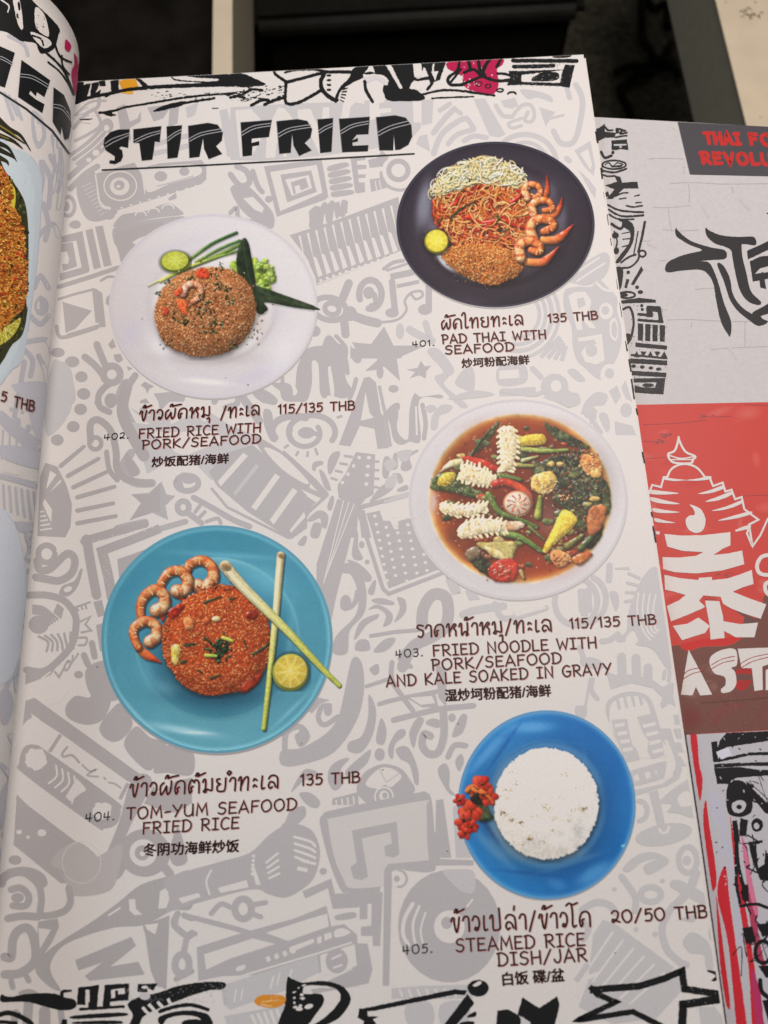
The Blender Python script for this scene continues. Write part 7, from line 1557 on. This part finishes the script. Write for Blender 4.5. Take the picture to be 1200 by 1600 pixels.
def plank(name, z, pa, pb, x_far, thick, label):
    """a table top whose near long edge runs through two photograph points at height z"""
    s = Flat(z); a, b = s.at(*pa), s.at(*pb)
    d = (b - a).normalized(); a2, b2 = a - d * 0.25, b + d * 0.3
    n = Vector((d.y, -d.x, 0));  n = n if n.x * x_far > 0 else -n
    w = abs(x_far)
    root = empty(name, (a2.x, a2.y, z - thick), label, 'table')
    def slab(nm, z0, z1, off, mat):
        q = [a2 + n * off, b2 + n * off, b2 + n * w, a2 + n * w]
        v = [(p.x, p.y, z0) for p in q] + [(p.x, p.y, z1) for p in q]
        me = bpy.data.meshes.new(nm); me.from_pydata(v, [], [(0, 1, 2, 3), (4, 5, 6, 7), (0, 1, 5, 4), (1, 2, 6, 5), (2, 3, 7, 6), (3, 0, 4, 7)])
        import bmesh
        bm = bmesh.new(); bm.from_mesh(me); bmesh.ops.recalc_face_normals(bm, faces=bm.faces[:]); bm.to_mesh(me); bm.free()
        me.materials.append(mat); return link_mesh(nm, me, root)
    slab('edge_band', z - thick, z - .0012, .0, M_GREY)
    slab('table_top', z - .001, z, -.0008, M_CREAM)
    for t, o in ((.2, .3), (.8, .3), (.2, .8), (.8, .8)):
        p = a2.lerp(b2, t) + n * (w * o)
        box('leg', p.x - .02, p.x + .02, p.y - .02, p.y + .02, -0.519, z - thick - .0005, M_BLACK, root)
    return root, s
rt, rs = plank('cream_table', -0.16, (1120, 0), (1167, 190), 0.45, 0.066, 'cream topped table with a broad grey edge band and brown chips')
for n_, group_ in enumerate((((1160, 17, 5), (1170, 14, 4), (1166, 23, 6), (1177, 22, 5), (1185, 26, 4), (1190, 20, 3), (1174, 28, 4)), ((1188, 184, 2.2),), ((1134, 4, 2),), ((1181, 4, 2),))):
    sp = Layer(rs, 4e-5, 1e-6, seed=21 + n_)
    for x, y, r in group_:
        for k_ in range(5): sp.d(x + sp.rg.gauss(0, r * .5), y + sp.rg.gauss(0, r * .3), r * sp.rg.uniform(.2, .6), r * sp.rg.uniform(.1, .34), sp.rg.uniform(-.6, .6), (150, 140, 110), 9, .3)
    sp.build('worn_spot', rt, None, M_SPOT)
lt, ls = plank('cream_bench', -0.16, (361, 0), (361, 108), -0.0125, 0.088, 'narrow cream rail with a grey side behind the head of the page')

M_DARKWOOD = mat_principled('dark_wood', (0.013, 0.011, 0.009), rough=0.35, spec=0.25, grain=0.5, grain_scale=40, bump=0.3, bump_scale=60)
_p = Flat(-0.2).at(330, 60)
dt = tag(box('dark_table', _p.x - 0.6, _p.x + 0.004, 0.36, 1.1, -0.23, -0.2, M_DARKWOOD, None, 0.003), 'black brown wooden table top behind the bowed left page', 'table')
for x in (_p.x - .57, _p.x - .03):
    for y in (.39, 1.07): box('leg', x - .02, x + .02, y - .02, y + .02, -0.519, -0.2305, M_DARKWOOD, dt)

# black box with a lid, behind the page
s = Flat(-0.24); a, b = s.at(402, 30), s.at(790, 34)
bx = empty('storage_box', (a.x, a.y, -0.519), 'black plastic box with a lid behind the head of the open page', 'box')
box('body', a.x, b.x + .06, a.y + .004, a.y + .3, -0.519, -0.262, M_PLASTIC, bx, 0.006)
M_LID = mat_principled('box_lid', (0.012, 0.012, 0.010), rough=0.35, spec=0.3, grain=0.2, grain_scale=90)
box('lid', a.x - .008, b.x + .068, a.y - .004, a.y + .31, -0.261, -0.24, M_LID, bx, 0.008)

def cable(pts, r, label):
    fl = Flat(-0.512)
    cu = bpy.data.curves.new('cable', 'CURVE'); cu.dimensions = '3D'; cu.bevel_depth = r; cu.bevel_resolution = 3
    q = catmull(pts, n=8); sp_ = cu.splines.new('POLY'); sp_.points.add(len(q) - 1)
    for i, (x, y) in enumerate(q):
        w = fl.at(x, y); sp_.points[i].co = (w.x, w.y, w.z + .004 * math.sin(i * .5), 1)
    ob = bpy.data.objects.new('cable', cu); COL.objects.link(ob)
    me = bpy.data.meshes.new_from_object(ob.evaluated_get(bpy.context.evaluated_depsgraph_get()))
    bpy.data.objects.remove(ob, do_unlink=True)
    me.materials.append(M_PLASTIC)
    for p in me.polygons: p.use_smooth = True
    tag(link_mesh('cable', me), label, 'cable', 'cables on the floor')
cable([(1000, -10), (1004, 40), (1012, 80), (1040, 100), (1060, 120)], .0045, 'black cable running down and curling towards the grey table edge')
cable([(985, 190), (980, 160), (968, 140), (985, 125), (1015, 112), (1040, 85), (1050, 62)], .0045, 'black cable looping up from the corner of the brick cover')
cable([(1000, 0), (1020, 8), (1040, 12), (1044, 40)], .0045, 'short black cable crossing at the very top of the gap')
cable([(960, 115), (1000, 102), (1030, 98), (1056, 95)], .0045, 'black cable lying straight across the gap between box and table')
